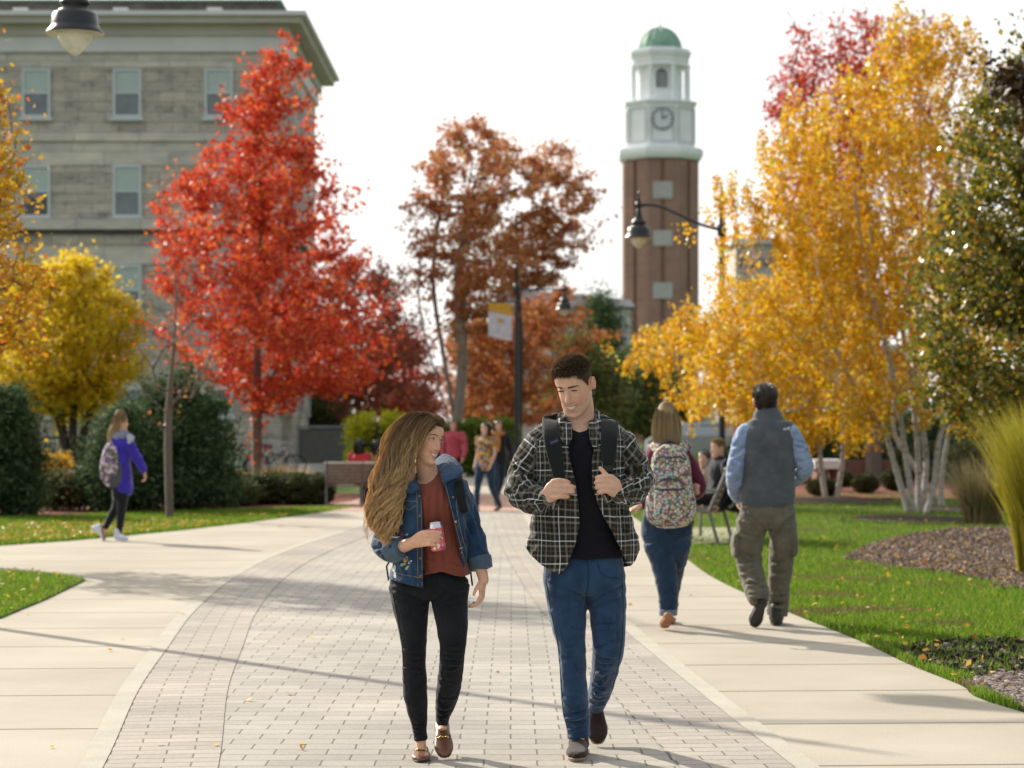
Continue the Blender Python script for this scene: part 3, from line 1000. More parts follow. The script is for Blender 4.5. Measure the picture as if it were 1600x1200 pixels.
# low drooping arm reaching left over the lamp post
tree('birch_tree', 'lower golden birch drooping across the black lamp post', 45.5, 1296,
     [(400, 1200, 1330), (440, 1130, 1360), (480, 1040, 1390), (515, 985, 1390), (550, 975, 1390), (590, 1010, 1390), (630, 1080, 1380), (668, 1180, 1350)],
     700, L_birch, 44, 0.17, 0.08, M_birch, rtrunk=0.07, seed=72, gap=0.25, gs=1.2,
     trunks=[[PXD(1290, 783, 0, 45.5, 1296), PXD(1283, 730, 0, 45.5, 1296), PXD(1274, 660, 0, 45.5, 1296), PXD(1240, 560, 0, 45.5, 1296), PXD(1180, 470, 0, 45.5, 1296), PXD(1120, 450, 0, 45.5, 1296)],
             [PXD(1306, 783, 0, 45.5, 1296), PXD(1316, 725, 0, 45.5, 1296), PXD(1318, 660, 0, 45.5, 1296), PXD(1330, 560, 0, 45.5, 1296), PXD(1320, 430, 0, 45.5, 1296)]],
     droop=0.6, hang=1.0, pw=0.6, yscale=0.8, stem=.06, hole=(1138, 374, 1206, 430))
tree('birch_tree', 'birch with pale leaning stems right of the nearest white birch', 41.0, 1500,
     [(300, 1470, 1560), (400, 1440, 1590), (500, 1430, 1600), (600, 1440, 1590), (655, 1470, 1560)], 260, L_birch, 34, 0.18, 0.075, M_birch, rtrunk=0.06, seed=73, gap=0.2,
     trunks=[[PXD(1470, 797, 0, 41, 1500), PXD(1472, 740, 0, 41, 1500), PXD(1482, 680, 0, 41, 1500), PXD(1500, 600, 0, 41, 1500), PXD(1510, 400, 0, 41, 1500)],
             [PXD(1484, 797, .3, 41, 1500), PXD(1452, 760, .3, 41, 1500), PXD(1428, 720, .3, 41, 1500), PXD(1400, 660, .3, 41, 1500), PXD(1420, 500, .3, 41, 1500)]],
     droop=0.4, pw=0.6, stem=.058)
tree('maple_tree', 'tall crimson tree with bare top twigs behind the birch', 56, 1364,
     [(0, 1230, 1460), (60, 1220, 1470), (120, 1200, 1480), (180, 1190, 1490), (260, 1200, 1480), (330, 1220, 1470), (420, 1190, 1450), (520, 1180, 1450)],
     1000, L_crim, 24, 0.18, 0.105, M_bark, rtrunk=0.30, seed=81, gap=0.30, gs=0.6, bare=11.9, top=0.55, up=0.9, pw=0.62, stem=.22)
tree('evergreen_oak_tree', 'dark green and gold leafy tree filling the right edge', 27.0, 1610,
     [(60, 1590, 1720), (110, 1545, 1800), (180, 1500, 1800), (250, 1490, 1800), (330, 1450, 1800), (420, 1430, 1800), (500, 1435, 1800), (570, 1425, 1800), (630, 1440, 1780), (680, 1500, 1700)],
     1050, L_dkmix, 38, 0.15, 0.075, M_barkdark, rtrunk=0.11, seed=91, gap=0.22, gs=1.2, shell=0.5)
tree('brown_leaf_tree', 'dark brown leaf cluster above the right edge tree', 24, 1660,
     [(95, 1560, 1640), (130, 1555, 1700), (170, 1575, 1700), (210, 1590, 1700)], 40, L_dark, 45, 0.14, 0.1, M_barkdark, rtrunk=0.07, seed=93)


# ------------------------------------------------------------------ shrubs and hedges
def shrub(name, label, c, s, leafm, n, size, core=0.8, group=None, cat='shrub', aspect=0.75, seed=1, shape=2.0, ragged=0.12, corem=None):
    """c: centre on the ground; s: half sizes x, y and full height"""
    g = np.random.default_rng(seed)
    root = thing(name, (c[0], c[1], 0), label, cat, group)
    u = g.normal(size=(n, 3)); u /= np.linalg.norm(u, axis=1)[:, None]
    if shape != 2.0:
        u = np.sign(u) * np.abs(u) ** (2 / shape)
        u /= (np.abs(u) ** shape).sum(1)[:, None] ** (1 / shape)
    rr = g.uniform(0.72, 1.0, n) + g.normal(size=n) * ragged * 0.5
    lump = np.array([noise.noise(Vector((p[0] * 2.4 + seed, p[1] * 2.4, p[2] * 2.4))) for p in u]) * ragged * 1.6
    rr = (rr + lump)[:, None]
    P = u * rr * np.array([s[0], s[1], s[2] / 2]) + np.array([c[0], c[1], s[2] / 2])
    P[:, 2] = np.maximum(P[:, 2], 0.03)
    leaf_cards('foliage', P, size * g.uniform(0.6, 1.4, n), leafm, root, aspect=aspect)
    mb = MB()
    mb.ball((c[0], c[1], s[2] * 0.48), (s[0] * core, s[1] * core, s[2] * 0.48 * core), n=12)  # solid dark core behind the leaf cards, in place of branches
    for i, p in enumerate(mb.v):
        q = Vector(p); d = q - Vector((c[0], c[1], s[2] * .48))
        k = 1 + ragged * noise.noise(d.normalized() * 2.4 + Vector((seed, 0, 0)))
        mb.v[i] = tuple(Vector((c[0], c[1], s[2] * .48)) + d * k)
    mb.build('dark_core', corem or M_core, root, smooth=True)
    return root


M_core = simple('shrub_dark_core', (0.03, 0.028, 0.016), rough=0.95, var=0.3, scale=12)
def pxs(px, D): return (px - CX) / F * D

def cone_shrub(name, label, D, cx, rows, leafm, n, size, seed, cat='shrub', group=None):
    return tree(name, label, D, cx, rows, n, leafm, 75, 0.16, size, M_barkdark, rtrunk=0.07, seed=seed, cat=cat, group=group, aspect=0.3, shell=0.45, top=0.8)


cone_shrub('juniper_shrub', 'wide dark green juniper behind the slim bare tree', 39, 280, [(578, 262, 296), (605, 228, 322), (640, 205, 345), (700, 188, 366), (760, 178, 378), (795, 185, 375)], L_ever, 420, 0.12, 101)
cone_shrub('juniper_shrub', 'lighter green juniper beside the girl in the blue jacket', 38, 190, [(640, 180, 225), (668, 155, 240), (720, 130, 250), (770, 125, 245), (800, 130, 240)], L_ever, 220, 0.12, 102)
cone_shrub('juniper_shrub', 'dark conifer shrub at the left edge beside the brick planter', 36, 15, [(600, 0, 30), (640, -60, 50), (700, -80, 62), (760, -80, 66), (812, -80, 66)], L_ever, 330, 0.12, 103)
L_olive = leafmat('leaves_olive_brown', [(0.0, (0.05, 0.05, 0.018)), (0.6, (0.16, 0.12, 0.04)), (1.0, (0.28, 0.2, 0.07))], trans=0.3)
shrub('brown_shrub', 'low brownish shrub in front of the brick planter', (pxs(98, 38.5), 38.5), (0.62, 0.6, 0.75), L_olive, 5000, 0.06, seed=4)
shrub('brown_shrub', 'low olive shrub between the girl in blue and the juniper', (pxs(160, 38.2), 38.6), (0.5, 0.5, 0.6), L_green, 4000, 0.06, seed=5)
for i, (px, D, wx, hh) in enumerate([(395, 41.5, .62, .58), (440, 41.5, .62, .62), (487, 41.3, .45, .60)]):
    shrub('boxwood_hedge', ['clipped boxwood mound under the red maple, nearest the juniper', 'clipped boxwood mound in the middle of the row by the red maple', 'clipped boxwood mound at the right end of the row by the bench'][i],
          (pxs(px, D), D), (wx, 0.6, hh), L_box, 6500, 0.05, group='clipped boxwood row', shape=3.2, seed=20 + i, ragged=0.06)
shrub('boxwood_hedge', 'flat dark boxwood at the foot of the wide juniper', (pxs(340, 40.5), 40.5), (0.8, .5, .5), L_box, 5000, 0.05, shape=3, seed=24)
for i, (px, py, wpx, hpx) in enumerate([(1287, 776, 28, 30), (1352, 772, 22, 32), (1400, 768, 24, 38), (1318, 762, 18, 26)]):
    D = DG(py)
    shrub('boxwood_ball', ['round boxwood behind the two thin birch stems', 'round boxwood just right of the thin birch stems', 'round boxwood behind the thick white birch stems', 'small round boxwood partly behind the other balls'][i],
          (pxs(px, D), D), (wpx * D / F, wpx * D / F, hpx * D / F), L_box, 3500, 0.05, group='round boxwood balls', seed=30 + i, ragged=0.05)
for i, (px, D, wx, hh) in enumerate([(1355, 58, 0.9, 0.95), (1400, 60, 0.7, 0.9), (1480, 58, 1.1, 1.0), (1530, 55, 0.9, 1.1)]):
    shrub('hedge', ['dark hedge segment left of the big brown trunk', 'dark hedge segment behind the big brown trunk', 'dark hedge segment right of the birch stems', 'dark hedge segment near the tall grass'][i],
          (pxs(px, D), D), (wx, .6, hh), L_box, 4500, 0.07, group='dark hedge behind the birches', shape=3, seed=40 + i)
shrub('lime_hedge', 'bright yellow green hedge behind the bench on the left', (pxs(592, 62), 62), (0.95, .7, 1.85), L_lime, 7000, 0.09, shape=3.2, seed=50, ragged=0.15)
shrub('green_hedge', 'bright green hedge behind the three walking women', (pxs(765, 64), 64), (0.95, .7, 1.75), L_grhedge, 7000, 0.09, shape=4, seed=51, ragged=0.05)
shrub('green_hedge', 'green hedge segment behind the long haired girl', (pxs(700, 64), 64), (0.5, .7, 1.7), L_grhedge, 4000, 0.09, shape=4, seed=52, ragged=0.05)
shrub('yellow_shrub', 'green bush with yellow leaves over the grey slatted bin screen', (pxs(505, 88), 88), (1.3, .8, 3.4), L_green, 5000, 0.13, seed=53, ragged=0.3)
L_flower = leafmat('flowers_yellow', [(0.0, (0.75, 0.45, 0.02)), (0.6, (0.85, 0.62, 0.03)), (1.0, (0.8, 0.3, 0.03))], trans=0.3)
shrub('yellow_flowers', 'mound of yellow flowers on the brick planter', (pxs(85, 42), 42), (0.45, .3, 1.05), L_flower, 2500, 0.05, seed=54)


for i, (px, D, wx, hh) in enumerate([(1235, 84, 1.7, 2.0), (1305, 86, 1.6, 2.3), (1425, 84, 1.8, 2.1), (1490, 87, 1.7, 2.5), (1560, 82, 1.8, 2.2)]):
    shrub('dark_shrub', ['large dark shrub left of the thin birch stems, behind the lawn', 'large dark shrub between the thin birch stems and the brown trunk', 'large dark shrub seen through the thick white birch stems', 'large dark shrub right of the white birch stems', 'large dark shrub behind the tall yellow grass'][i],
          (pxs(px, D), D), (wx, 1.0, hh), L_ever, 5200, 0.14, group='dark shrubs at the far edge of the right lawn', seed=60 + i, ragged=0.2)


# tall ornamental grasses
def tuft(name, label, D, px, h, r, n, stops, seed, wd=0.012, lean=0.45):
    g = np.random.default_rng(seed)
    m = leafmat(name + '_blades', stops, trans=0.45)
    base = Vector((pxs(px, D), D, 0))
    root = thing(name, base, label, 'grass')
    k = 7
    V_ = np.zeros((n, k, 2, 3))
    a = g.uniform(0, 2 * PI, n); rad = r * 0.35 * np.sqrt(g.uniform(0, 1, n))
    hh = h * g.uniform(0.5, 1.05, n); ln = g.uniform(0.05, lean, n) * hh
    la = a + g.normal(size=n) * 0.5
    for i in range(k):
        t = i / (k - 1)
        w_ = wd * (1 - t) ** 0.6 + 0.001
        x = base.x + np.cos(a) * rad + np.cos(la) * ln * t ** 1.8
        y = base.y + np.sin(a) * rad + np.sin(la) * ln * t ** 1.8
        z = hh * t - 0.25 * ln * t ** 3
        for s in (0, 1):
            V_[:, i, s, 0] = x + (s - .5) * w_ * np.cos(a + 1.2); V_[:, i, s, 1] = y + (s - .5) * w_ * np.sin(a + 1.2) ; V_[:, i, s, 2] = z
    idx = np.arange(n * k * 2).reshape(n, k, 2)
    Fc = np.stack([idx[:, :-1, 0], idx[:, :-1, 1], idx[:, 1:, 1], idx[:, 1:, 0]], -1).reshape(-1, 4)
    fast_mesh('blades', V_.reshape(-1, 3), Fc, m, root)
    return root


tuft('ornamental_grass', 'tall yellow green ornamental grass at the right edge', 21.7, 1680, 1.80, 1.6, 5600,
     [(0.0, (0.16, 0.2, 0.02)), (0.4, (0.34, 0.33, 0.03)), (0.85, (0.56, 0.42, 0.05)), (1.0, (0.34, 0.22, 0.06))], 5, lean=0.40)
tuft('ornamental_grass', 'drooping tan and green grass behind the yellow one', 33, 1535, 1.15, 0.8, 1200,
     [(0.0, (0.10, 0.10, 0.04)), (0.6, (0.28, 0.22, 0.10)), (1.0, (0.40, 0.33, 0.2))], 6, lean=0.8)
tuft('ornamental_grass', 'low tan grass clump between the hedge and red maple', 43, 355, 0.75, 0.8, 700,
     [(0.0, (0.2, 0.13, 0.05)), (1.0, (0.5, 0.34, 0.16))], 7, lean=0.7)
tuft('ornamental_grass', 'tan feather grass behind the clipped boxwood row', 44, 450, 0.8, 1.2, 900,
     [(0.0, (0.2, 0.14, 0.06)), (1.0, (0.5, 0.38, 0.2))], 8, lean=0.7)
# ------------------------------------------------------------------ clock tower
def brickmat(name, c1, c2, mortar, bw=0.22, rh=0.075, ms=0.01):
    m, nt, b = newmat(name)
    tc = N(nt, 'ShaderNodeTexCoord')
    sp = N(nt, 'ShaderNodeSeparateXYZ'); nt.links.new(tc.outputs['Object'], sp.inputs[0])
    ad = N(nt, 'ShaderNodeMath', operation='ADD'); nt.links.new(sp.outputs[0], ad.inputs[0]); nt.links.new(sp.outputs[1], ad.inputs[1])
    cb = N(nt, 'ShaderNodeCombineXYZ'); nt.links.new(ad.outputs[0], cb.inputs[0]); nt.links.new(sp.outputs[2], cb.inputs[1])
    br = N(nt, 'ShaderNodeTexBrick', offset=0.5, i_Scale=1.0)
    br.inputs['Brick Width'].default_value = bw; br.inputs['Row Height'].default_value = rh; br.inputs['Mortar Size'].default_value = ms
    br.inputs['Color1'].default_value = (*c1, 1); br.inputs['Color2'].default_value = (*c2, 1); br.inputs['Mortar'].default_value = (*mortar, 1)
    nt.links.new(cb.outputs[0], br.inputs['Vector'])
    nz = N(nt, 'ShaderNodeTexNoise', i_Scale=0.5, i_Detail=6.0); nt.links.new(tc.outputs['Object'], nz.inputs['Vector'])
    r = ramp(nt, [(0.3, (0.82, 0.82, 0.82)), (0.7, (1.1, 1.1, 1.1))]); nt.links.new(nz.outputs[0], r.inputs[0])
    mx = N(nt, 'ShaderNodeMix', data_type='RGBA', blend_type='MULTIPLY'); mx.inputs[0].default_value = 1
    nt.links.new(br.outputs[0], mx.inputs[6]); nt.links.new(r.outputs[0], mx.inputs[7])
    nt.links.new(mx.outputs[2], b.inputs['Base Color'])
    b.inputs['Roughness'].default_value = 0.9
    return m


M_tbrick = brickmat('tower_brick', (0.27, 0.135, 0.10), (0.35, 0.18, 0.135), (0.28, 0.23, 0.19))
M_tbrickl = brickmat('tower_brick_light', (0.30, 0.175, 0.135), (0.35, 0.21, 0.165), (0.34, 0.27, 0.22))
M_white = simple('white_paint', (0.82, 0.84, 0.85), rough=0.6, var=0.03, scale=1.0)
M_wshade = simple('white_trim_grey', (0.60, 0.62, 0.63), rough=0.7, var=0.04, scale=1.0)
M_copper = simple('green_copper', (0.21, 0.37, 0.27), rough=0.6, var=0.14, scale=0.9)
M_panel = simple('grey_panel', (0.42, 0.42, 0.39), rough=0.8, var=0.06, scale=2)
M_black = simple('black_metal', (0.012, 0.014, 0.016), rough=0.35, var=0.2, scale=5, spec=0.5)
M_dkglass = simple('dark_glass', (0.03, 0.04, 0.045), rough=0.1, var=0.2, scale=2, spec=0.8)

DT = 179.0
TS = DT / F
tx = (1031.5 - CX) * TS
tower = thing('clock_tower', (tx, DT, 0), 'red brick clock tower with white belfry and green dome', 'tower')
def tz(py): return H + (CY - py) * TS
OC = PI / 8
def octa(mb, wpx, y0, y1, grow=0):
    r = wpx * TS / 2 / math.cos(OC)
    mb.lathe([(r + grow, tz(y0)), (r, tz(y1))], (tx, DT, 0), n=8, rot=OC)
m = MB(); octa(m, 108, 700, 252); m.build('shaft', M_tbrick, tower)
# corner piers leave each face slightly recessed
pr = 108 * TS / 2 / math.cos(OC)
m = MB()
for k in range(8):
    a = OC + k * PI / 4
    a0, a1 = a, a + PI / 4
    p0 = Vector((pr * math.cos(a0), pr * math.sin(a0), 0)); p1 = Vector((pr * math.cos(a1), pr * math.sin(a1), 0))
    d = (p1 - p0); L = d.length; d.normalize(); nrm = Vector((d.y, -d.x, 0))
    for s in (0.5, L - 0.5):
        c = p0 + d * s + nrm * 0.08
        m.box((tx + c.x, DT + c.y, (tz(700) + tz(256)) / 2), (0.98, 0.3, tz(256) - tz(700)), rz=math.atan2(d.y, d.x))
m.build('pier', M_tbrick, tower)
m = MB(); k = -1
for k in range(8):
    a = OC + k * PI / 4
    if abs(math.sin(a)) > 0 and math.sin(a) < 0.5:
        c = Vector((pr * 1.012 * math.cos(a), pr * 1.012 * math.sin(a), 0))
        m.box((tx + c.x, DT + c.y, (tz(700) + tz(256)) / 2), (0.3, 0.3, tz(256) - tz(700)), rz=a)
m.build('corner_strip', M_tbrickl, tower)
for (y0, y1) in ((290, 316), (365, 389), (445, 470)):
    m = MB(); m.box((tx, DT - 108 * TS / 2 - 0.14, (tz(y0) + tz(y1)) / 2), (30 * TS, 0.3, (y1 - y0) * TS))
    m.build('stone_panel', M_panel, tower)
m = MB()
for w0, y0, y1 in ((120, 253, 250), (127, 250, 246), (131, 246, 238), (125, 238, 234.8)):
    octa(m, w0, y0, y1)
m.build('cornice', M_white, tower)
m = MB(); octa(m, 104, 235, 167); m.build('clock_stage', M_white, tower)
# recessed-looking panels: raised frames on the visible faces
m = MB()
r0 = 104 * TS / 2
for k in range(8):
    a = k * PI / 4
    nrm = Vector((math.cos(a), math.sin(a), 0)); d = Vector((-nrm.y, nrm.x, 0))
    fw = 2 * r0 * math.tan(OC)
    zc = (tz(228) + tz(173)) / 2; hh = tz(173) - tz(228)
    for s in (-1, 1):
        c = nrm * (r0 + 0.03) + d * (s * fw * 0.40); m.box((tx + c.x, DT + c.y, zc), (0.12, 0.22, hh), rz=a)
    for z in (tz(174), tz(227)):
        c = nrm * (r0 + 0.028); m.box((tx + c.x, DT + c.y, z), (0.115, fw * 0.72, 0.16), rz=a)
m.build('panel_frame', M_wshade, tower)
M_clockface = simple('clock_face', (0.66, 0.70, 0.73), rough=0.4, var=0.02, scale=1)
Ry = Matrix.Rotation(PI / 2, 3, 'X')
m = MB(); m.lathe([(18 * TS, 0), (18 * TS, 0.08)], (tx, DT - r0 - 0.02, tz(193)), n=40, m=Ry); clock = m.build('clock_face', M_clockface, tower)
m = MB()
Rr = 17.4 * TS
for k in range(60):
    a0, a1 = 2 * PI * k / 60, 2 * PI * (k + 1) / 60
    y = DT - r0 - 0.12
    m.add([(tx + rr * math.sin(a), y, tz(193) + rr * math.cos(a)) for a in (a0, a1) for rr in (Rr, Rr - 0.07)] , [(0, 1, 3, 2)])
for k in range(12):
    a = PI * k / 6
    for off in ((-0.045, 0.045) if k % 3 else (-0.07, 0, 0.07)):
        c = Vector((math.sin(a) * Rr * 0.82 + math.cos(a) * off, 0, math.cos(a) * Rr * 0.82 - math.sin(a) * off))
        m.box((tx + c.x, DT - r0 - 0.13, tz(193) + c.z), (0.035, 0.03, 0.2), m=Matrix.Rotation(a, 3, 'Y'))
m.build('clock_numeral', M_black, clock)
for nm, a, L, wd in (('minute_hand', math.radians(-6), 0.74, 0.07), ('hour_hand', math.radians(58), 0.5, 0.1)):
    m = MB(); m.box((tx + math.sin(a) * L * 0.42, DT - r0 - 0.16, tz(193) + math.cos(a) * L * 0.42), (wd, 0.03, L), m=Matrix.Rotation(a, 3, 'Y')); m.build(nm, M_black, clock)
m = MB()
for w0, y0, y1 in ((107, 169, 166), (112, 166, 162.5)): octa(m, w0, y0, y1)
m.build('cornice', M_white, tower)
m = MB(); octa(m, 67, 162.5, 107); m.build('belfry', M_white, tower)
# arched louvre window + mouldings
m = MB()
yb = DT - 67 * TS / 2 - 0.02
zb, zt_ = tz(141), tz(121)
pts = [(-8.3 * TS, zb), (8.3 * TS, zb)] + [(8.3 * TS * math.cos(a), zt_ + 8.3 * TS * math.sin(a)) for a in [PI * k / 12 for k in range(13)]]
m.add([(tx + x, yb - 0.05, z) for x, z in pts], [tuple(range(len(pts)))])
win = m.build('belfry_window', simple('louvre_dark', (0.03, 0.032, 0.035), rough=.9), tower)
m = MB()
for x in (-4, 0, 4): m.box((tx + x * TS, yb - 0.08, (zb + tz(114)) / 2), (0.06, 0.05, tz(114) - zb))
for y in (136, 131, 126, 121): m.box((tx, yb - 0.085, tz(y)), (16 * TS, 0.05, 0.06))
m.build('window_bar', M_wshade, win)
m = MB()
fr = [(-10 * TS, zb - .1)] + [(-10 * TS, zt_)] + [(10 * TS * math.cos(a), zt_ + 10 * TS * math.sin(a)) for a in [PI - PI * k / 12 for k in range(13)]] + [(10 * TS, zb - .1)]
m.tube([(tx + x, yb - 0.03, z) for x, z in fr], 0.07, n=6); m.build('window_frame', M_white, win)
for k in range(8):
    a = OC + k * PI / 4
    rc = 86 * TS / 2 / math.cos(OC) * 0.98
    m = MB(); m.lathe([(0.27, tz(162.5)), (0.27, tz(160)), (0.2, tz(159)), (0.17, tz(109)), (0.26, tz(108)), (0.26, tz(106.5))], (tx + rc * math.cos(a), DT + rc * math.sin(a), 0), n=12)
    m.build('column', M_white, tower, smooth=False)
m = MB()
for w0, y0, y1 in ((90, 107, 104), (86, 104, 100), (88, 100, 92), (92, 92, 88), (95, 88, 84), (88, 84, 80), (72, 80, 78.5)): octa(m, w0, y0, y1)
m.build('entablature', M_white, tower)
m = MB(); R_ = 33.5 * TS
m.lathe([(R_ * math.cos(t) if t < PI / 2 - .01 else 0.02, tz(79) + R_ * 1.06 * math.sin(t)) for t in [PI / 2 * k / 12 for k in range(13)]], (tx, DT, 0), n=32)
dome = m.build('dome', M_copper, tower, smooth=True)
m = MB()
for k in range(16):
    a = 2 * PI * k / 16
    m.tube([(tx + (R_ + .02) * math.cos(t) * math.cos(a), DT + (R_ + .02) * math.cos(t) * math.sin(a), tz(79) + (R_ + .02) * 1.06 * math.sin(t)) for t in [PI / 2 * j / 8 for j in range(9)]], 0.05, n=5)
m.build('dome_seam', M_copper, dome)
m = MB(); m.lathe([(0.12, tz(44)), (0.22, tz(42)), (0.1, tz(40)), (0.05, tz(36)), (0.02, tz(28))], (tx, DT, 0), n=10); m.build('finial', M_wshade, tower)

# ------------------------------------------------------------------ stone building on the left
def stonemat(name, rock=True):
    m, nt, b = newmat(name)
    tc = N(nt, 'ShaderNodeTexCoord')
    sp = N(nt, 'ShaderNodeSeparateXYZ'); nt.links.new(tc.outputs['Object'], sp.inputs[0])
    ad = N(nt, 'ShaderNodeMath', operation='ADD'); nt.links.new(sp.outputs[0], ad.inputs[0]); nt.links.new(sp.outputs[1], ad.inputs[1])
    cb = N(nt, 'ShaderNodeCombineXYZ'); nt.links.new(ad.outputs[0], cb.inputs[0]); nt.links.new(sp.outputs[2], cb.inputs[1])
    br = N(nt, 'ShaderNodeTexBrick', offset=0.5, i_Scale=1.0)
    br.inputs['Brick Width'].default_value = 0.95 if rock else 2.3; br.inputs['Row Height'].default_value = 0.36 if rock else 0.8
    br.inputs['Mortar Size'].default_value = 0.014; br.inputs['Mortar Smooth'].default_value = 0.4
    c = (0.46, 0.435, 0.38) if rock else (0.52, 0.505, 0.455)
    br.inputs['Color1'].default_value = (*c, 1); br.inputs['Color2'].default_value = (c[0] * 1.3, c[1] * 1.28, c[2] * 1.25, 1)
    br.inputs['Mortar'].default_value = (c[0] * .55, c[1] * .55, c[2] * .55, 1)
    nt.links.new(cb.outputs[0], br.inputs['Vector'])
    mp = N(nt, 'ShaderNodeMapping'); mp.inputs['Scale'].default_value = (0.75, 1.5, 1); nt.links.new(cb.outputs[0], mp.inputs[0])
    nz = N(nt, 'ShaderNodeTexNoise', i_Scale=1.6, i_Detail=8.0, i_Roughness=0.65); nt.links.new(mp.outputs[0], nz.inputs['Vector'])
    r = ramp(nt, [(0.30, (0.42, 0.43, 0.46)), (0.46, (0.9, 0.9, 0.9)), (0.7, (1.15, 1.13, 1.08))] if rock else [(0.25, (0.7, 0.72, 0.75)), (0.6, (1.05, 1.05, 1.02))])
    nt.links.new(nz.outputs[0], r.inputs[0])
    mx = N(nt, 'ShaderNodeMix', data_type='RGBA', blend_type='MULTIPLY'); mx.inputs[0].default_value = 1
    nt.links.new(br.outputs[0], mx.inputs[6]); nt.links.new(r.outputs[0], mx.inputs[7])
    nt.links.new(mx.outputs[2], b.inputs['Base Color'])
    b.inputs['Roughness'].default_value = 0.92
    if rock:
        bp = N(nt, 'ShaderNodeBump', i_Strength=1.0, i_Distance=0.12)
        nt.links.new(nz.outputs[0], bp.inputs['Height']); nt.links.new(bp.outputs[0], b.inputs['Normal'])
    return m


M_rock, M_ashlar = stonemat('rock_faced_stone', True), stonemat('smooth_stone', False)
M_parapet = ground_mat('weathered_parapet', [(0.3, (0.07, 0.068, 0.06)), (0.55, (0.18, 0.165, 0.14)), (0.8, (0.27, 0.25, 0.21))], 1.3, 0.05, 6)
M_cornice = simple('cornice_paint', (0.52, 0.51, 0.46), rough=0.7, var=0.06, scale=0.8)
M_corwhite = simple('white_frieze', (0.66, 0.68, 0.68), rough=0.7, var=0.05, scale=0.8)
M_winframe = simple('window_frame_white', (0.55, 0.62, 0.62), rough=0.5, var=0.03, scale=2)
M_blind = simple('window_blind', (0.45, 0.55, 0.52), rough=0.7, var=0.05, scale=3, stretch=(1, 1, 6))
M_pane = simple('window_pane_grey', (0.16, 0.19, 0.20), rough=0.12, var=0.15, scale=2, spec=0.8)
DB = 77.0
BS = DB / F
def bx_(px): return (px - CX) * BS
def bz(py): return H + (CY - py) * BS
XR = bx_(440)                     # right end of the front wall
XL = bx_(-320)
DEP = 13.0
bld = thing('stone_building', ((XL + XR) / 2, DB, 0), 'grey limestone building with white cornice behind the red maple', 'building')
def band(nm, mat, y0, y1, out, z0=None):
    m = MB(); zb_, zt2 = bz(y0) if z0 is None else z0, bz(y1)
    m.box(((XL + XR) / 2, DB + DEP / 2, (zb_ + zt2) / 2), (XR - XL + 2 * out, DEP + 2 * out, zt2 - zb_))
    return m.build(nm, mat, bld)
band('wall', M_rock, 0, 82, 0.0, z0=-0.1)
band('stone_course', M_ashlar, 105, 82.5, 0.03)
band('stone_course', M_ashlar, 221, 208, 0.14)
band('stone_course', M_ashlar, 258, 222, 0.035)
m_led = band('ledge', M_ashlar, 359, 342, 0.22)
M_dkcourse = simple('black_stone_course', (0.09, 0.09, 0.09), rough=0.95, var=0.3, scale=2)  # near-black colour for the thin course directly below the ledge
band('stone_course', M_dkcourse, 365, 359.2, 0.12)
band('stone_course', M_ashlar, 414, 386, 0.035)
band('frieze', M_corwhite, 82, 57, 0.16)
band('cornice_bed', M_cornice, 57, 41, 0.28)
band('cornice', M_cornice, 41, 31, 0.75)
band('cornice_gutter', M_corwhite, 31, 24, 0.95)
band('parapet', M_parapet, 24, 2, -0.15)
M_roofg = simple('green_coping', (0.20, 0.30, 0.22), rough=0.7, var=0.1)
band('coping', M_roofg, 2, -1, 0.0)
for px in (40, 195, 340, -100):
    m = MB(); m.box((bx_(px), DB - 0.75, bz(22.5)), (0.5, 0.25, 0.16)); m.build('roof_light', M_white, bld)
rnd = random.Random(4)
for ri, (yt, yb2) in enumerate(((107, 184), (258, 340), (414, 494), (566, 650))):
    for ci, px in enumerate((57, 199, 342, -85, -228)):
        x = bx_(px); z0_, z1_ = bz(yb2), bz(yt); wdt = 45 * BS
        m = MB()
        y = DB - 0.02
        for sx in (-1, 1): m.box((x + sx * (wdt / 2 - .05), y, (z0_ + z1_) / 2), (0.1, 0.14, z1_ - z0_))
        for z in (z0_ + .05, z1_ - .05): m.box((x, y, z), (wdt - 0.2, 0.135, 0.1))
        m.box((x, y - .005, (z0_ + z1_) / 2), (wdt - 0.2, 0.10, 0.07))
        m.box((x, y - .05, z0_ - .06), (wdt + 0.16, 0.2, 0.12))
        f = m.build('window', M_winframe, bld)
        m = MB(); m.box((x, y + .0, z0_ + (z1_ - z0_) * .27), (wdt - .2, 0.05, (z1_ - z0_) * .46)); m.build('pane', M_pane, f)
        m = MB(); m.box((x, y + .0, z0_ + (z1_ - z0_) * .73), (wdt - .2, 0.06, (z1_ - z0_) * .46)); m.build('blind', M_blind, f)
        if ri == 1 and ci == 0:
            m = MB(); m.box((x, y - .032, z0_ + (z1_ - z0_) * .22), (wdt - .22, 0.012, (z1_ - z0_) * .33)); m.build('open_sash', M_dkglass, f)
    for dy in (3.0, 7.0, 10.5):
        z0_, z1_ = bz(yb2), bz(yt)
        m = MB(); x = XR + 0.03
        for s in (-1, 1): m.box((x, DB + dy + s * .46, (z0_ + z1_) / 2), (0.14, 0.1, z1_ - z0_))
        for z in (z0_ + .05, z1_ - .05, (z0_ + z1_) / 2): m.box((x, DB + dy, z), (0.13, 0.82, 0.1))
        f = m.build('window', M_winframe, bld)
        m = MB(); m.box((x, DB + dy, (z0_ + z1_) / 2), (0.04, 0.82, z1_ - z0_ - .1)); m.build('pane', M_pane, f)

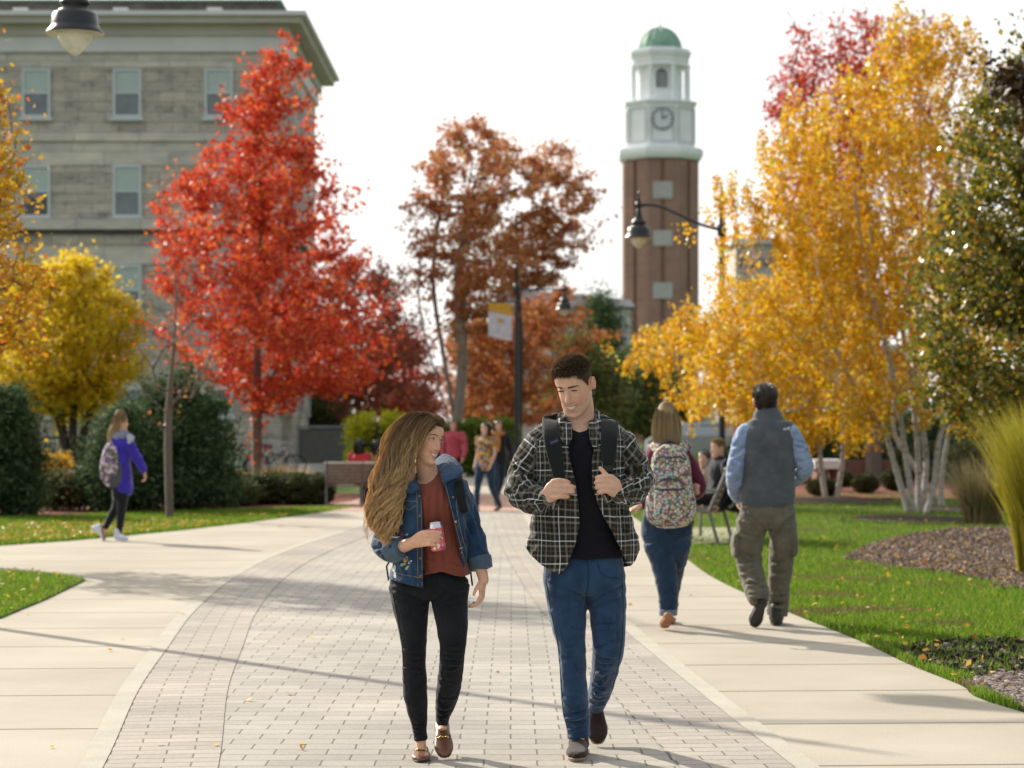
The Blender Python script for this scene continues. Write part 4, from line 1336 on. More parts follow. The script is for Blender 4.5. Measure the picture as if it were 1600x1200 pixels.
# ------------------------------------------------------------------ right facade with lettering (seen between the leaves)
DR = 95.0
RS_ = DR / F
M_cream = simple('pale_stone_facade', (0.46, 0.44, 0.40), rough=0.8, var=0.06, scale=1.0)
rb = thing('pale_building', ((1330 - CX) * RS_, DR, 0), 'pale building with carved lettering behind the golden birch', 'building')
m = MB(); x0, x1 = (1150 - CX) * RS_, (1420 - CX) * RS_
m.box(((x0 + x1) / 2, DR + 6, 2.3), (x1 - x0, 12, 4.8)); m.build('wall', M_cream, rb)
m = MB(); m.box(((x0 + x1) / 2 , DR + 6, 4.85), (x1 - x0 + .6, 12.6, 0.35)); m.build('cornice', M_corwhite, rb)
gx0, gx1 = (1148 - CX) * RS_, (1262 - CX) * RS_
def rz_(py): return H + (CY - py) * RS_
m = MB(); m.box(((gx0 + gx1) / 2, DR + 1.0, (5.0 + rz_(380)) / 2), (gx1 - gx0, 3, rz_(380) - 5.0)); m.build('sign_wall', M_cream, rb)
m = MB(); m.box(((gx0 + gx1) / 2, DR + 1.0, rz_(378)), (gx1 - gx0 + .4, 3.4, 0.25)); m.build('sign_coping', M_corwhite, rb)
tcv = bpy.data.curves.new('sign_lettering', 'FONT')
tcv.body = 'OLIVET'; tcv.size = 0.62; tcv.extrude = 0.02; tcv.align_x = 'LEFT'
tmp = bpy.data.objects.new('tmp', tcv); COL.objects.link(tmp)
bpy.context.view_layer.update()
me = bpy.data.meshes.new_from_object(tmp.evaluated_get(bpy.context.evaluated_depsgraph_get()))
bpy.data.objects.remove(tmp)
me.transform(Matrix.Translation(((1153 - CX) * RS_, DR - 0.52, rz_(420))) @ Matrix.Rotation(PI / 2, 4, 'X'))
me.materials.clear(); me.materials.append(simple('letter_bronze', (0.10, 0.09, 0.08), rough=0.6))
lo = bpy.data.objects.new('lettering', me); COL.objects.link(lo); adopt(lo, rb)
for px in (1200, 1260, 1320, 1380):
    for z0_, z1_ in ((0.9, 2.3), ):
        m = MB(); m.box(((px - CX) * RS_, DR - .03, 1.7), (1.3, .1, 1.6)); m.build('window', M_dkglass, rb)

# hall with dark roof between trees and tower
DH = 135.0; HS = DH / F
hall = thing('hall', ((900 - CX) * HS, DH, 0), 'low hall with dark grey roof left of the clock tower', 'building')
def hz(py): return H + (CY - py) * HS
M_roof = simple('dark_roof', (0.05, 0.055, 0.065), rough=0.7, var=0.15, scale=0.6)
M_palewall = simple('pale_wall', (0.50, 0.52, 0.54), rough=0.8, var=0.05)
m = MB(); a, b_ = (775 - CX) * HS, (985 - CX) * HS
m.box(((a + b_) / 2, DH + 6, hz(482) / 2), (b_ - a, 12, hz(482))); m.build('wall', M_palewall, hall)
m = MB()
zt1, zt2, ze = hz(438), hz(459), hz(480)
m.add([(a, DH - .4, ze), (b_ + .3, DH - .4, ze), (b_ + .3, DH + 6, zt2), (a, DH + 6, zt1), (a, DH + 12.4, ze), (b_ + .3, DH + 12.4, ze)], [(0, 1, 2, 3), (3, 2, 5, 4), (1, 5, 2), (0, 3, 4), (0, 4, 5, 1)])
m.build('roof', M_roof, hall)
for px in (800, 840, 870, 955):
    m = MB(); m.box(((px - CX) * HS, DH - .02, hz(520)), (1.3, .1, 1.8)); m.build('window', M_dkglass, hall)

# far houses and parked vehicles glimpsed between trunks
M_house = simple('house_siding', (0.55, 0.55, 0.56), rough=0.8, var=0.05)
M_shingle = simple('shingles', (0.16, 0.15, 0.15), rough=0.9, var=0.2)
def house(px0, px1, pyt, pye, D, label, wallm):
    s = D / F
    a, b2 = (px0 - CX) * s, (px1 - CX) * s
    ze_, zr = H + (CY - pye) * s, H + (CY - pyt) * s
    r = thing('house', ((a + b2) / 2, D, 0), label, 'house')
    m = MB(); m.box(((a + b2) / 2, D + 4, ze_ / 2), (b2 - a, 8, ze_)); m.build('wall', wallm, r)
    m = MB(); m.add([(a - .4, D - .4, ze_), (b2 + .4, D - .4, ze_), (b2 + .4, D + 4, zr), (a - .4, D + 4, zr), (a - .4, D + 8.4, ze_), (b2 + .4, D + 8.4, ze_)], [(0, 1, 2, 3), (3, 2, 5, 4), (1, 5, 2), (0, 3, 4), (0, 4, 5, 1)])
    m.build('roof', M_shingle, r)
    k = max(2, int((b2 - a) / 2.5))
    for i in range(k):
        x = a + (b2 - a) * (i + .5) / k
        m = MB(); m.box((x, D - .02, ze_ * .55), (0.9, .08, 1.2)); f = m.build('window', M_winframe, r)
        m = MB(); m.box((x, D - .05, ze_ * .55), (0.7, .06, 1.0)); m.build('pane', M_dkglass, f)
    return r
house(1045, 1145, 600, 640, 150, 'pale grey house behind the black lamp post', M_house)
house(1150, 1215, 610, 645, 160, 'white gabled house behind the man in the vest', M_white)
house(420, 470, 560, 612, 140, 'grey house glimpsed right of the maple trunk', M_house)
house(780, 900, 618, 650, 165, 'low pale house behind the walking women', M_palewall)
house(-100, 90, 600, 640, 110, 'grey clapboard house behind the yellow tree', M_house)

M_tyre = simple('tyre_rubber', (0.02, 0.02, 0.02), rough=0.9)
M_rim = simple('wheel_rim', (0.4, 0.4, 0.42), rough=0.3, metal=0.8)
def car(px, D, label, paint, L=4.5, h=1.65):
    c = Vector((pxs(px, D), D, 0))
    r = thing('parked_car', c, label, 'car')
    prof = [(-L / 2, .35), (-L / 2, .85), (-L / 2 + .25, 1.0), (-L / 2 + 1.0, 1.08), (-L / 2 + 1.6, h), (L / 2 - .9, h), (L / 2 - .25, 1.05), (L / 2, .95), (L / 2, .35)]
    n = len(prof)
    m = MB(); m.add([(c.x + x, c.y + y * (0.82 if z > 1.3 else 1), z) for y in (-.88, .88) for x, z in prof], [tuple(range(n)), tuple(range(n, 2 * n))[::-1]] + [(i, (i + 1) % n, n + (i + 1) % n, n + i) for i in range(n)])
    m.build('body', paint, r)
    for x0_, x1_ in ((-L / 2 + 1.35, -.1), (.05, L / 2 - 1.0)):
        m = MB(); m.add([(c.x + x0_ + (.25 if x0_ < 0 else 0), c.y - .845, 1.1), (c.x + x1_, c.y - .845, 1.1), (c.x + x1_, c.y - .76, h - .12), (c.x + x0_ + (.45 if x0_ < 0 else 0), c.y - .76, h - .12)], [(0, 1, 2, 3)])
        m.build('side_window', M_dkglass, r)
    for sx in (-1, 1):
        for sy in (-1, 1):
            m = MB(); m.lathe([(.33, -.1), (.33, .1)], (c.x + sx * (L / 2 - .85), c.y + sy * .82, .33), n=16, m=Ry); w_ = m.build('wheel', M_tyre, r)
            m = MB(); m.lathe([(.2, -.11), (.2, .11)], (c.x + sx * (L / 2 - .85), c.y + sy * .82, .33), n=12, m=Ry); m.build('rim', M_rim, w_)
    return r
M_carw = simple('white_car_paint', (0.6, 0.62, 0.65), rough=0.25, var=0.02, spec=0.6)
M_cars = simple('silver_car_paint', (0.42, 0.44, 0.46), rough=0.25, var=0.02, metal=0.3)
car(845, 90, 'white parked van between the lamp post and the young man', M_carw, 5.0, 2.0)
car(1090, 95, 'silver parked car behind the woman with the patterned backpack', M_cars)
car(1180, 100, 'white parked car hidden mostly by the man in the vest', M_carw)

# ------------------------------------------------------------------ lamp posts
M_lampglass = simple('frosted_lamp_glass', (0.72, 0.68, 0.56), rough=0.25, var=0.06, scale=20, spec=0.6)
M_cream_in = simple('lamp_shade_inside', (0.62, 0.58, 0.46), rough=0.5)
def lamp(label, head, pole, hz_arm, s=1.0, top_extra=0.35, banner=None, slim=1.0):
    """head: x,y,z of shade rim centre; pole: x,y of post"""
    r = thing('street_lamp', (pole[0], pole[1], 0), label, 'street lamp', 'black lamp posts along the walk')
    hx, hy, hz0 = head
    ptop = hz_arm
    m = MB(); m.lathe([(.17 * slim, 0), (.17 * slim, .1), (.13 * slim, .14), (.12 * slim, .55), (.075, .7), (.062, 1.0), (.055 * slim, ptop), (.045, ptop + top_extra), (.06, ptop + top_extra + .02), (.02, ptop + top_extra + .12), (.035, ptop + top_extra + .17), (.004, ptop + top_extra + .32)], (pole[0], pole[1], 0), n=16)
    m.lathe([(.075, ptop - .28), (.09, ptop - .24), (.09, ptop - .05), (.075, ptop)], (pole[0], pole[1], 0), n=16)
    m.build('post', M_black, r, smooth=True)
    A = Vector((pole[0], pole[1], ptop - .15)); B = Vector((hx, hy, hz0 + .66 * s))
    d = B - A
    pts = [A, A + Vector((d.x * .25, d.y * .25, d.z * .22)), A + Vector((d.x * .5, d.y * .5, d.z * .60)), A + Vector((d.x * .78, d.y * .78, d.z * .98)), B]
    m = MB(); v, f = loft(pts, [(.034, .034), (.03, .03), (.028, .028), (.026, .026), (.036, .036)], n=10, sub=6); m.add(v, f)
    m.ball(B, (.07 * s, .07 * s, .09 * s), n=8)
    m.lathe([(.03, .06), (.04, .1), (.015, .15), (.025, .18), (.004, .3)], (B.x, B.y, B.z), n=10)
    m.build('arm', M_black, r, smooth=True)
    prof = [(.03, .60), (.045, .56), (.06, .52), (.055, .48), (.085, .43), (.075, .405), (.12, .36), (.15, .32), (.155, .295), (.13, .285), (.135, .265), (.125, .255), (.20, .215), (.225, .19), (.235, .09), (.245, .06), (.285, .02), (.288, .0)]
    m = MB(); m.lathe([(a * s, b * s) for a, b in prof], (hx, hy, hz0), n=32, closed=False)
    sh = m.build('lamp_shade', M_black, r, smooth=True)
    m = MB(); m.lathe([(.288 * s, -.003), (.278 * s, -.008), (.23 * s, .03 * s), (.17 * s, .05 * s), (.02, .06 * s)], (hx, hy, hz0), n=32, closed=False); m.build('shade_lining', M_cream_in, sh, smooth=True)
    m = MB(); m.lathe([(.175 * s, .045 * s), (.172 * s, -.02 * s), (.15 * s, -.08 * s), (.11 * s, -.14 * s), (.05 * s, -.195 * s), (.02 * s, -.213 * s), (.002, -.218 * s)], (hx, hy, hz0), n=32); m.build('globe', M_lampglass, r, smooth=True)
    return r
# near lamp (hangs in at the top left)
DN = 18.5
p = W(117, 53, DN)
lamp('near black lamp head hanging in at the top left corner', (p.x, p.y, p.z), (-5.55, 18.0), p.z + .45, s=45 / (0.288 * F / DN))
D2 = 42.0
p = W(998, 372, D2); q = W(1128, 357, D2)
lamp('black street lamp with curved arm in front of the brick tower', (p.x, p.y, p.z), (q.x, D2), q.z + .12, s=22.5 / (0.288 * F / D2), top_extra=.42)
D3 = 59.0
p = W(882, 484, D3); q = W(807, 455, D3)
l3 = lamp('distant black street lamp carrying a banner among orange trees', (p.x, p.y, p.z), (q.x, D3), q.z + .2, s=14 / (0.288 * F / D3), slim=.8)
ban = thing('banner', (W(782, 500, D3).x, D3, 0), 'yellow and white pole banner hanging among the orange trees', 'banner')
M_by = simple('banner_yellow', (0.62, 0.36, 0.04), rough=0.7); M_bw = simple('banner_white', (0.58, 0.60, 0.66), rough=0.7)
def bquad(nm, mat, pp, par, off=0):
    m = MB(); m.add([tuple(W(a, b, D3 + off)) for a, b in pp] + [tuple(W(a, b, D3 + off + .03)) for a, b in pp], [(0, 1, 2, 3), (7, 6, 5, 4), (0, 4, 5, 1), (1, 5, 6, 2), (2, 6, 7, 3), (3, 7, 4, 0)]); return m.build(nm, mat, par)
bquad('banner_header', M_by, [(763, 472), (800, 475), (800, 493), (763, 485)], ban)
bquad('banner_cloth', M_bw, [(763, 486), (800, 494), (800, 533), (763, 525)], ban)
bquad('banner_emblem', M_by, [(777, 497), (786, 499), (786, 504), (777, 502)], ban, -.02)
m = MB(); m.tube([tuple(W(763, 471, D3)), tuple(W(806, 471, D3))], .02); m.build('banner_rod', M_black, ban)

# ------------------------------------------------------------------ left background furniture
M_redbrick = brickmat('planter_brick', (0.16, 0.05, 0.035), (0.22, 0.075, 0.05), (0.2, 0.15, 0.12))
M_cap = simple('planter_cap', (0.20, 0.21, 0.23), rough=0.8)
D = 43.0
pl = thing('brick_planter', (pxs(90, D), D, 0), 'low red brick planter with grey cap on the left', 'planter')
m = MB(); m.box((pxs(92, D), D + .8, .27), (1.25, 1.6, .54)); m.build('wall', M_redbrick, pl)
m = MB(); m.box((pxs(92, D), D + .8, .60), (1.4, 1.75, .12)); m.build('cap', M_cap, pl)
D = 52.0
pp_ = thing('brick_pillar', (pxs(50, D), D, 0), 'red brick pillar behind the planter at the left edge', 'pillar')
m = MB(); m.box((pxs(50, D), D, .85), (.3, .4, 1.7)); m.build('shaft', M_redbrick, pp_)
m = MB(); m.box((pxs(50, D), D, 1.74), (.4, .5, .09)); m.build('cap', M_redbrick, pp_)
D = 54.0
fn = thing('metal_fence', (pxs(80, D), D, 0), 'dark metal picket fence behind the forked yellow tree', 'fence')
m = MB()
for z in (.25, 1.2): m.box((pxs(90, D), D, z), (3.4, .04, .05))
m.build('rail', M_black, fn)
m = MB()
for i in range(26): m.box((pxs(90, D) - 1.65 + i * .13, D + .03, .7), (.02, .02, 1.15))
m.build('picket', M_black, fn)

# slatted grey screen
D = 70.0
sc = thing('bin_screen', (pxs(507, D), D, 0), 'grey horizontally slatted enclosure under the maple branches', 'enclosure')
M_slat = simple('grey_slats', (0.17, 0.17, 0.165), rough=0.6)
m = MB(); m.box((pxs(507, D), D + .8, .78), (1.62, 1.5, 1.2)); m.build('body', M_slat, sc)
m = MB()
for i in range(11): m.box((pxs(507, D), D + .03, .25 + i * .11), (1.66, .06, .07), m=Matrix.Rotation(.5, 3, 'X'))
m.build('slats', M_slat, sc)
m = MB()
for x in (465, 549): m.box((pxs(x, D), D + .02, .75), (.09, .12, 1.5))
m.box((pxs(507, D), D + .02, 1.46), (1.7, .125, .08)); m.build('frame', M_cap, sc)
sb = thing('stone_step', (pxs(490, 66), 66, 0), 'pale low stone block in front of the slatted enclosure', 'step')
m = MB(); m.box((pxs(490, 66), 66.2, .16), (1.9, .8, .32)); m.build('block', M_palewall, sb)

# ------------------------------------------------------------------ benches
M_slatw = simple('bench_slats', (0.17, 0.13, 0.10), rough=0.7, var=0.2, scale=10)
M_benchtop = simple('bench_rail', (0.42, 0.40, 0.32), rough=0.5)
def bench(c, L, rz, label, k=1.0):
    r = thing('park_bench', (c[0], c[1], 0), label, 'bench', 'slatted park benches')
    R = Matrix.Rotation(rz, 3, 'Z'); C_ = Vector((c[0], c[1], 0))
    def P(x, y, z): return C_ + R @ Vector((x, y, z * k))
    def bx2(m, x, y, z, sx, sy, sz, tilt=0):
        m.box(P(x, y, z), (sx, sy, sz * k), m=R @ Matrix.Rotation(tilt, 3, 'X'))
    m = MB()
    for i in range(6): bx2(m, 0, .02 + i * .085, .44, L, .07, .03)
    m.build('seat', M_slatw, r)
    m = MB()
    for i in range(6): bx2(m, 0, -.05 - i * .028, .52 + i * .075, L, .025, .065, .33)
    m.build('backrest', M_slatw, r)
    m = MB(); v, f = loft([P(-L / 2 - .02, -.22, .95), P(0, -.22, .95), P(L / 2 + .02, -.22, .95)], [(.028, .028)] * 3, n=8, sub=1); m.add(v, f); m.build('top_rail', M_benchtop, r)
    for x in (-L / 2, 0, L / 2):
        m = MB()
        m.tube([P(x, .5, 0), P(x, .48, .42), P(x, 0, .42), P(x, -.24, .96)], .022, n=8)
        m.tube([P(x, 0, .42), P(x, -.12, 0)], .022, n=8)
        m.build('leg', M_slat, r)
    for x in (-L / 2, L / 2):
        m = MB(); m.tube([P(x, -.12, .68), P(x, .1, .7), P(x, .42, .68), P(x, .49, .44)], .018, n=8); m.build('armrest', M_slat, r)
    return r
Db1 = DG(790)
bench((pxs(566, Db1), Db1, 0), 1.35, 0.12, 'brown slatted bench seen from behind with two people on it', k=.84)
Db2 = DG(846)
# bench on the right: seen from the side, faces left
bench((pxs(1130, Db2) , Db2, 0), 1.6, 1.25, 'dark bench on a concrete pad between the woman and the man in the vest')
sheet('bench_pad', [G(1075, 852)[:2], G(1182, 850)[:2], G(1172, 826)[:2], G(1066, 826)[:2]], 0.02, M_kerb)
D = 50.0
tb = thing('stone_bench', (pxs(1290, D), D, 0), 'white stone slab bench behind the two thin birch stems', 'bench')
m = MB(); m.box((pxs(1290, D), D, .62), (.68, 1.2, .2)); m.build('slab', M_corwhite, tb)
for s in (-1, 1):
    m = MB(); m.box((pxs(1290, D) + s * .2, D, .27), (.12, .9, .52)); m.build('leg', M_redbrick, tb)
D = 56
lw = thing('brick_wall', (pxs(1290, D), D, 0), 'low dark brick garden wall behind the thin birch stems', 'wall')
m = MB(); m.box((pxs(1300, D), D + .3, .3), (3.2, .4, .6)); m.build('wall', M_redbrick, lw)

# ------------------------------------------------------------------ bicycles
M_bike = [simple('bike_green', (0.05, 0.25, 0.06), rough=0.3), simple('bike_silver', (0.5, 0.5, 0.52), rough=0.25, metal=0.7), simple('bike_dark', (0.03, 0.03, 0.04), rough=0.4), simple('bike_blue', (0.06, 0.1, 0.25), rough=0.3)]
def bike(c, rz, paint, label):
    r = thing('bicycle', (c[0], c[1], 0), label, 'bicycle', 'bicycles at the rack')
    R = Matrix.Rotation(rz, 3, 'Z'); C_ = Vector((c[0], c[1], 0))
    def P(x, z, y=0): return C_ + R @ Vector((x, y, z))
    for x in (-.52, .52):
        m = MB(); ring = [P(x + .33 * math.cos(a), .34 + .33 * math.sin(a)) for a in [2 * PI * k / 20 for k in range(21)]]
        m.tube(ring, .02, n=6); w_ = m.build('wheel', M_tyre, r)
        m = MB()
        for k in range(8): m.tube([P(x, .34), P(x + .31 * math.cos(k * PI / 4), .34 + .31 * math.sin(k * PI / 4))], .004, n=4)
        m.build('spokes', M_rim, w_)
    m = MB()
    for a, b2 in (((-.52, .34), (-.18, .82)), ((-.52, .34), (-.1, .34)), ((-.1, .34), (-.2, .86)), ((-.19, .8), (.33, .85)), ((-.1, .34), (.36, .75)), ((.33, .9), (.52, .34))): m.tube([P(*a), P(*b2)], .018, n=6)
    m.build('frame', paint, r)
    m = MB(); m.tube([P(.33, .85), P(.3, 1.0), P(.3, 1.02, .25), P(.42, .98, .28)], .013, n=6); m.tube([P(.3, 1.0), P(.3, 1.02, -.25), P(.42, .98, -.28)], .013, n=6); m.build('handlebar', M_rim, r)
    m = MB(); m.ball(P(-.21, .92), (.12, .07, .035), n=6); m.build('saddle', M_tyre, r)
for (px, D, rz, k, lb) in ((372, 62, .5, 0, 'green bicycle at the left end of the rack'), (388, 62.6, .9, 1, 'silver bicycle beside the green one'), (405, 63, .4, 2, 'dark bicycle behind the maple trunk'), (432, 61.5, .25, 1, 'silver bicycle right of the maple trunk'), (424, 63.5, -.4, 3, 'blue bicycle at the back of the rack')):
    bike((pxs(px, D), D), rz, M_bike[k], lb)
# ------------------------------------------------------------------ figure toolkit
class Fig:
    def __init__(self, D): self.D = D
    def p(self, px, py, dy=0.0): return W(px, py, self.D + dy)
    def r(self, px): return px * self.D / F
    def L(self, mb, rows, n=20, sub=4, ref=(0, 1, 0), cap=True, e=2.0):
        """rows: px, py, dy(m), half width px, half depth m"""
        v, f = loft([self.p(a[0], a[1], a[2]) for a in rows], [(self.r(a[3]), a[4]) for a in rows], n=n, sub=sub, ref=ref, cap=cap, e=e)
        mb.add(v, f)
        return mb


def remesh(mb, name, mat, parent, voxel=0.006, smooth=3, wr=0.0, wscale=(9, 9, 9), wseed=0.0, post=None):
    me = bpy.data.meshes.new(name + '_src'); me.from_pydata(mb.v, [], mb.f)
    bm = bmesh.new(); bm.from_mesh(me); bmesh.ops.recalc_face_normals(bm, faces=bm.faces); bm.to_mesh(me); bm.free()
    o = bpy.data.objects.new(name + '_src', me); COL.objects.link(o)
    md = o.modifiers.new('r', 'REMESH'); md.mode = 'VOXEL'; md.voxel_size = voxel; md.use_smooth_shade = True
    if smooth:
        sm = o.modifiers.new('s', 'SMOOTH'); sm.iterations = smooth; sm.factor = 0.5
    dg = bpy.context.evaluated_depsgraph_get(); dg.update()
    m2 = bpy.data.meshes.new_from_object(o.evaluated_get(dg))
    bpy.data.objects.remove(o); bpy.data.meshes.remove(me)
    m2.name = name
    if wr: wrinkle(m2, wr, wscale, wseed)
    m2.materials.clear(); m2.materials.append(mat)
    o = bpy.data.objects.new(name, m2); COL.objects.link(o)
    for pl_ in m2.polygons: pl_.use_smooth = True
    if post: post(o)
    adopt(o, parent)
    return o


def coords(me):
    a = np.zeros(len(me.vertices) * 3, np.float32); me.vertices.foreach_get('co', a); return a.reshape(-1, 3)


def wrinkle(me, amp, sc, seed):
    c = coords(me)
    nr = np.zeros(len(me.vertices) * 3, np.float32); me.vertices.foreach_get('normal', nr); nr = nr.reshape(-1, 3)
    d = np.empty(len(c), np.float32)
    for i, p in enumerate(c):
        q = Vector((p[0] * sc[0] + seed, p[1] * sc[1], p[2] * sc[2]))
        wv = noise.noise_vector(q * 0.5)
        a = 1 - 2 * abs(noise.noise(q + wv * 0.9))
        b = 1 - 2 * abs(noise.noise(q * 2.1 + wv * 0.8 + Vector((7, 3, 1))))
        d[i] = a * 0.75 + b * 0.3 - 0.4
    c += nr * (d * amp)[:, None]
    me.vertices.foreach_set('co', c.ravel()); me.update()


def pxof(c):
    return np.stack([CX + c[:, 0] / c[:, 1] * F, CY - (c[:, 2] - H) / c[:, 1] * F], 1)


def cut(o, poly, front=None, snap=3.0, back=None, reach=7.0):
    """remove the part of a garment whose outline (in photo pixels) lies in poly, then draw the new rim onto that outline"""
    me = o.data
    c = coords(me); P = pxof(c)
    sel = np.ones(len(c), bool)
    if front is not None: sel &= c[:, 1] < front
    if back is not None: sel &= c[:, 1] > back
    kill = inside(P, poly) & sel
    bm = bmesh.new(); bm.from_mesh(me); bm.verts.ensure_lookup_table()
    old = set(e.index for e in bm.edges if e.is_boundary)
    fs = [f for f in bm.faces if any(kill[v.index] for v in f.verts)]
    rim = set()
    fset = set(fs)
    for f in fs:
        for e in f.edges:
            lf = [q for q in e.link_faces if q not in fset]
            if lf:
                rim.update(v.index for v in e.verts)
    n = len(poly)
    for i in rim:
        p = P[i]; best = 1e9; bp = None
        for k in range(n):
            a = np.array(poly[k], float); b = np.array(poly[(k + 1) % n], float)
            d = b - a
            t = min(1, max(0, ((p - a) @ d) / ((d * d).sum() + 1e-9)))
            q = a + t * d; ds = math.hypot(p[0] - q[0], p[1] - q[1])
            if ds < best: best, bp = ds, q
        if best < reach:
            v = bm.verts[i]
            y = v.co.y
            v.co.x = (bp[0] - CX) / F * y; v.co.z = H + (CY - bp[1]) / F * y
    bmesh.ops.delete(bm, geom=fs, context='FACES')
    lone = [v for v in bm.verts if not v.link_faces]
    bmesh.ops.delete(bm, geom=lone, context='VERTS')
    bm.to_mesh(me); bm.free(); me.update()


def solid(o, t=0.004):
    md = o.modifiers.new('thickness', 'SOLIDIFY'); md.thickness = t; md.offset = -1


# ---- head ---------------------------------------------------------------
HEAD = [(-.118, .012, -.072, -.045), (-.112, .026, -.084, -.03), (-.100, .037, -.0905, -.012), (-.085, .046, -.088, .004), (-.070, .053, -.086, .02), (-.050, .0595, -.087, .045),
        (-.025, .066, -.087, .070), (.0, .0695, -.085, .085), (.020, .0715, -.084, .094), (.040, .073, -.090, .099), (.065, .0735, -.0885, .099), (.085, .068, -.079, .092),
        (.102, .055, -.062, .076), (.114, .036, -.040, .052), (.121, .012, -.012, .026)]


def head_matrix(c, yaw, pitch, roll, s):
    R = Matrix.Rotation(math.radians(roll), 4, 'Y') @ Matrix.Rotation(math.radians(yaw), 4, 'Z') @ Matrix.Rotation(math.radians(pitch), 4, 'X')
    return Matrix.Translation(c) @ R @ Matrix.Scale(s, 4)


def addm(mb, M, v, f):
    mb.add([M @ Vector(p) for p in v], f)


def front_y(z):
    for a, b in zip(HEAD, HEAD[1:]):
        if a[0] <= z <= b[0]:
            s = (z - a[0]) / (b[0] - a[0]); return a[2] + (b[2] - a[2]) * s
    return -.08


def surf_y(x, z):
    for a, b in zip(HEAD, HEAD[1:]):
        if a[0] <= z <= b[0]:
            s = (z - a[0]) / (b[0] - a[0]); w_, yf = a[1] + (b[1] - a[1]) * s, a[2] + (b[2] - a[2]) * s
            yc = 0.008
            k = min(1, abs(x) / max(w_, 1e-4))
            return yc + (yf - yc) * (1 - k ** 2.15) ** (1 / 2.15)
    return -.08


def add_head(mb, M, jaw=1.0, smile=1.0, female=False, nose=1.0):
    rows = catmull(HEAD, 4)
    n = 64
    V_, Fc = [], []
    for z, w_, yf, yb in rows:
        if z < -.03: w_ = w_ * (1 + (jaw - 1) * min(1, (-.03 - z) / .05))
        yc = min(0.008, (yf + yb) / 2 + 0.02) if z < -.06 else 0.008
        for k in range(n):
            a = 2 * PI * k / n
            c, s = math.cos(a), math.sin(a)
            x = w_ * math.copysign(abs(c) ** (2 / 2.15), c)
            y = yc + ((yb - yc) if s > 0 else (yc - yf)) * math.copysign(abs(s) ** (2 / 2.15), s)
            # eye sockets, temples, mouth bed
            if y < 0:
                for sx in (-1, 1):
                    d2 = ((x - sx * .031) / .018) ** 2 + ((z - .016) / .013) ** 2
                    y += .0105 * math.exp(-d2)
                    d2 = ((x - sx * .043) / .020) ** 2 + ((z + .030) / .022) ** 2
                    y -= .0075 * math.exp(-d2) * smile
                    d2 = ((x - sx * .040) / .010) ** 2 + ((z + .068) / .016) ** 2
                    y += .004 * math.exp(-d2) * smile
                y += .005 * math.exp(-((x / .03) ** 2 + ((z + .088) / .007) ** 2))
                y -= .004 * math.exp(-((x / .02) ** 2 + ((z + .104) / .012) ** 2))
                y -= .0035 * math.exp(-((abs(x) - .025) / .022) ** 2 - ((z - .038) / .008) ** 2)
            V_.append((x, y, z))
    m = len(rows)
    for i in range(m - 1):
        for k in range(n):
            k2 = (k + 1) % n
            Fc.append((i * n + k, i * n + k2, (i + 1) * n + k2, (i + 1) * n + k))
    Fc.append(tuple(range(n))[::-1]); Fc.append(tuple((m - 1) * n + k for k in range(n)))
    addm(mb, M, V_, Fc)
    # nose
    ns = nose
    v, f = loft([(0, -.079, .030), (0, -.0835, .013), (0, -.0915, -.004), (0, -.1015 * ns, -.0205), (0, -.0975, -.0305), (0, -.085, -.034)],
                [(.0060, .007), (.0068, .0085), (.0088, .0095), (.0112, .0098), (.0105, .0075), (.009, .006)], n=16, sub=4)
    addm(mb, M, v, f)
    for sx in (-1, 1):
        b = MB(); b.ball((sx * .0118, -.0895, -.0275), (.0066, .009, .0068), n=8); addm(mb, M, b.v, b.f)
        # eyelids: a ball in each socket
        b = MB(); b.ball((sx * .031, -.0685, .0155), (.0150, .0125, .0118), n=10); addm(mb, M, b.v, b.f)
        # ears
        cx = sx * .073
        b = MB(); b.ball((cx, .012, -.002), (.008, .016, .027), n=8); addm(mb, M, b.v, b.f)
        b = MB(); b.ball((cx + sx * .005, .016, .003), (.006, .019, .028), n=8); addm(mb, M, b.v, b.f)
        pts = []
        for k in range(9):
            a = math.radians(-60 + k * 33)
            pts.append((cx + sx * (.010 + .003 * math.sin(a)), .016 + .0165 * math.sin(a + PI / 2 * 0) * 0.9 if False else .014 + .017 * math.cos(math.radians(-70 + k * 28)), -.001 + .029 * math.sin(math.radians(-70 + k * 28))))
        v, f = loft(pts, [(.0042, .0042)] * 9, n=8, sub=2, ref=(1, 0, 0)); addm(mb, M, v, f)
    # lips
    for (zc, lift, rr, dy) in ((-.0535, .0110, .0034, -.001), (-.0720, .0285 * (0.55 + .45 * smile), .0044, .0)):
        pts = []
        for k in range(9):
            x = -.034 + .068 * k / 8
            u = (x / .034) ** 2
            z = zc + lift * u
            pts.append((x, surf_y(x, z) - .0005 + dy + .003 * u, z))
        v, f = loft(pts, [(rr * (.35 + .65 * (1 - (abs(k - 4) / 4) ** 2)), rr * .9) for k in range(9)], n=10, sub=2, ref=(0, 1, 0)); addm(mb, M, v, f)
    return mb


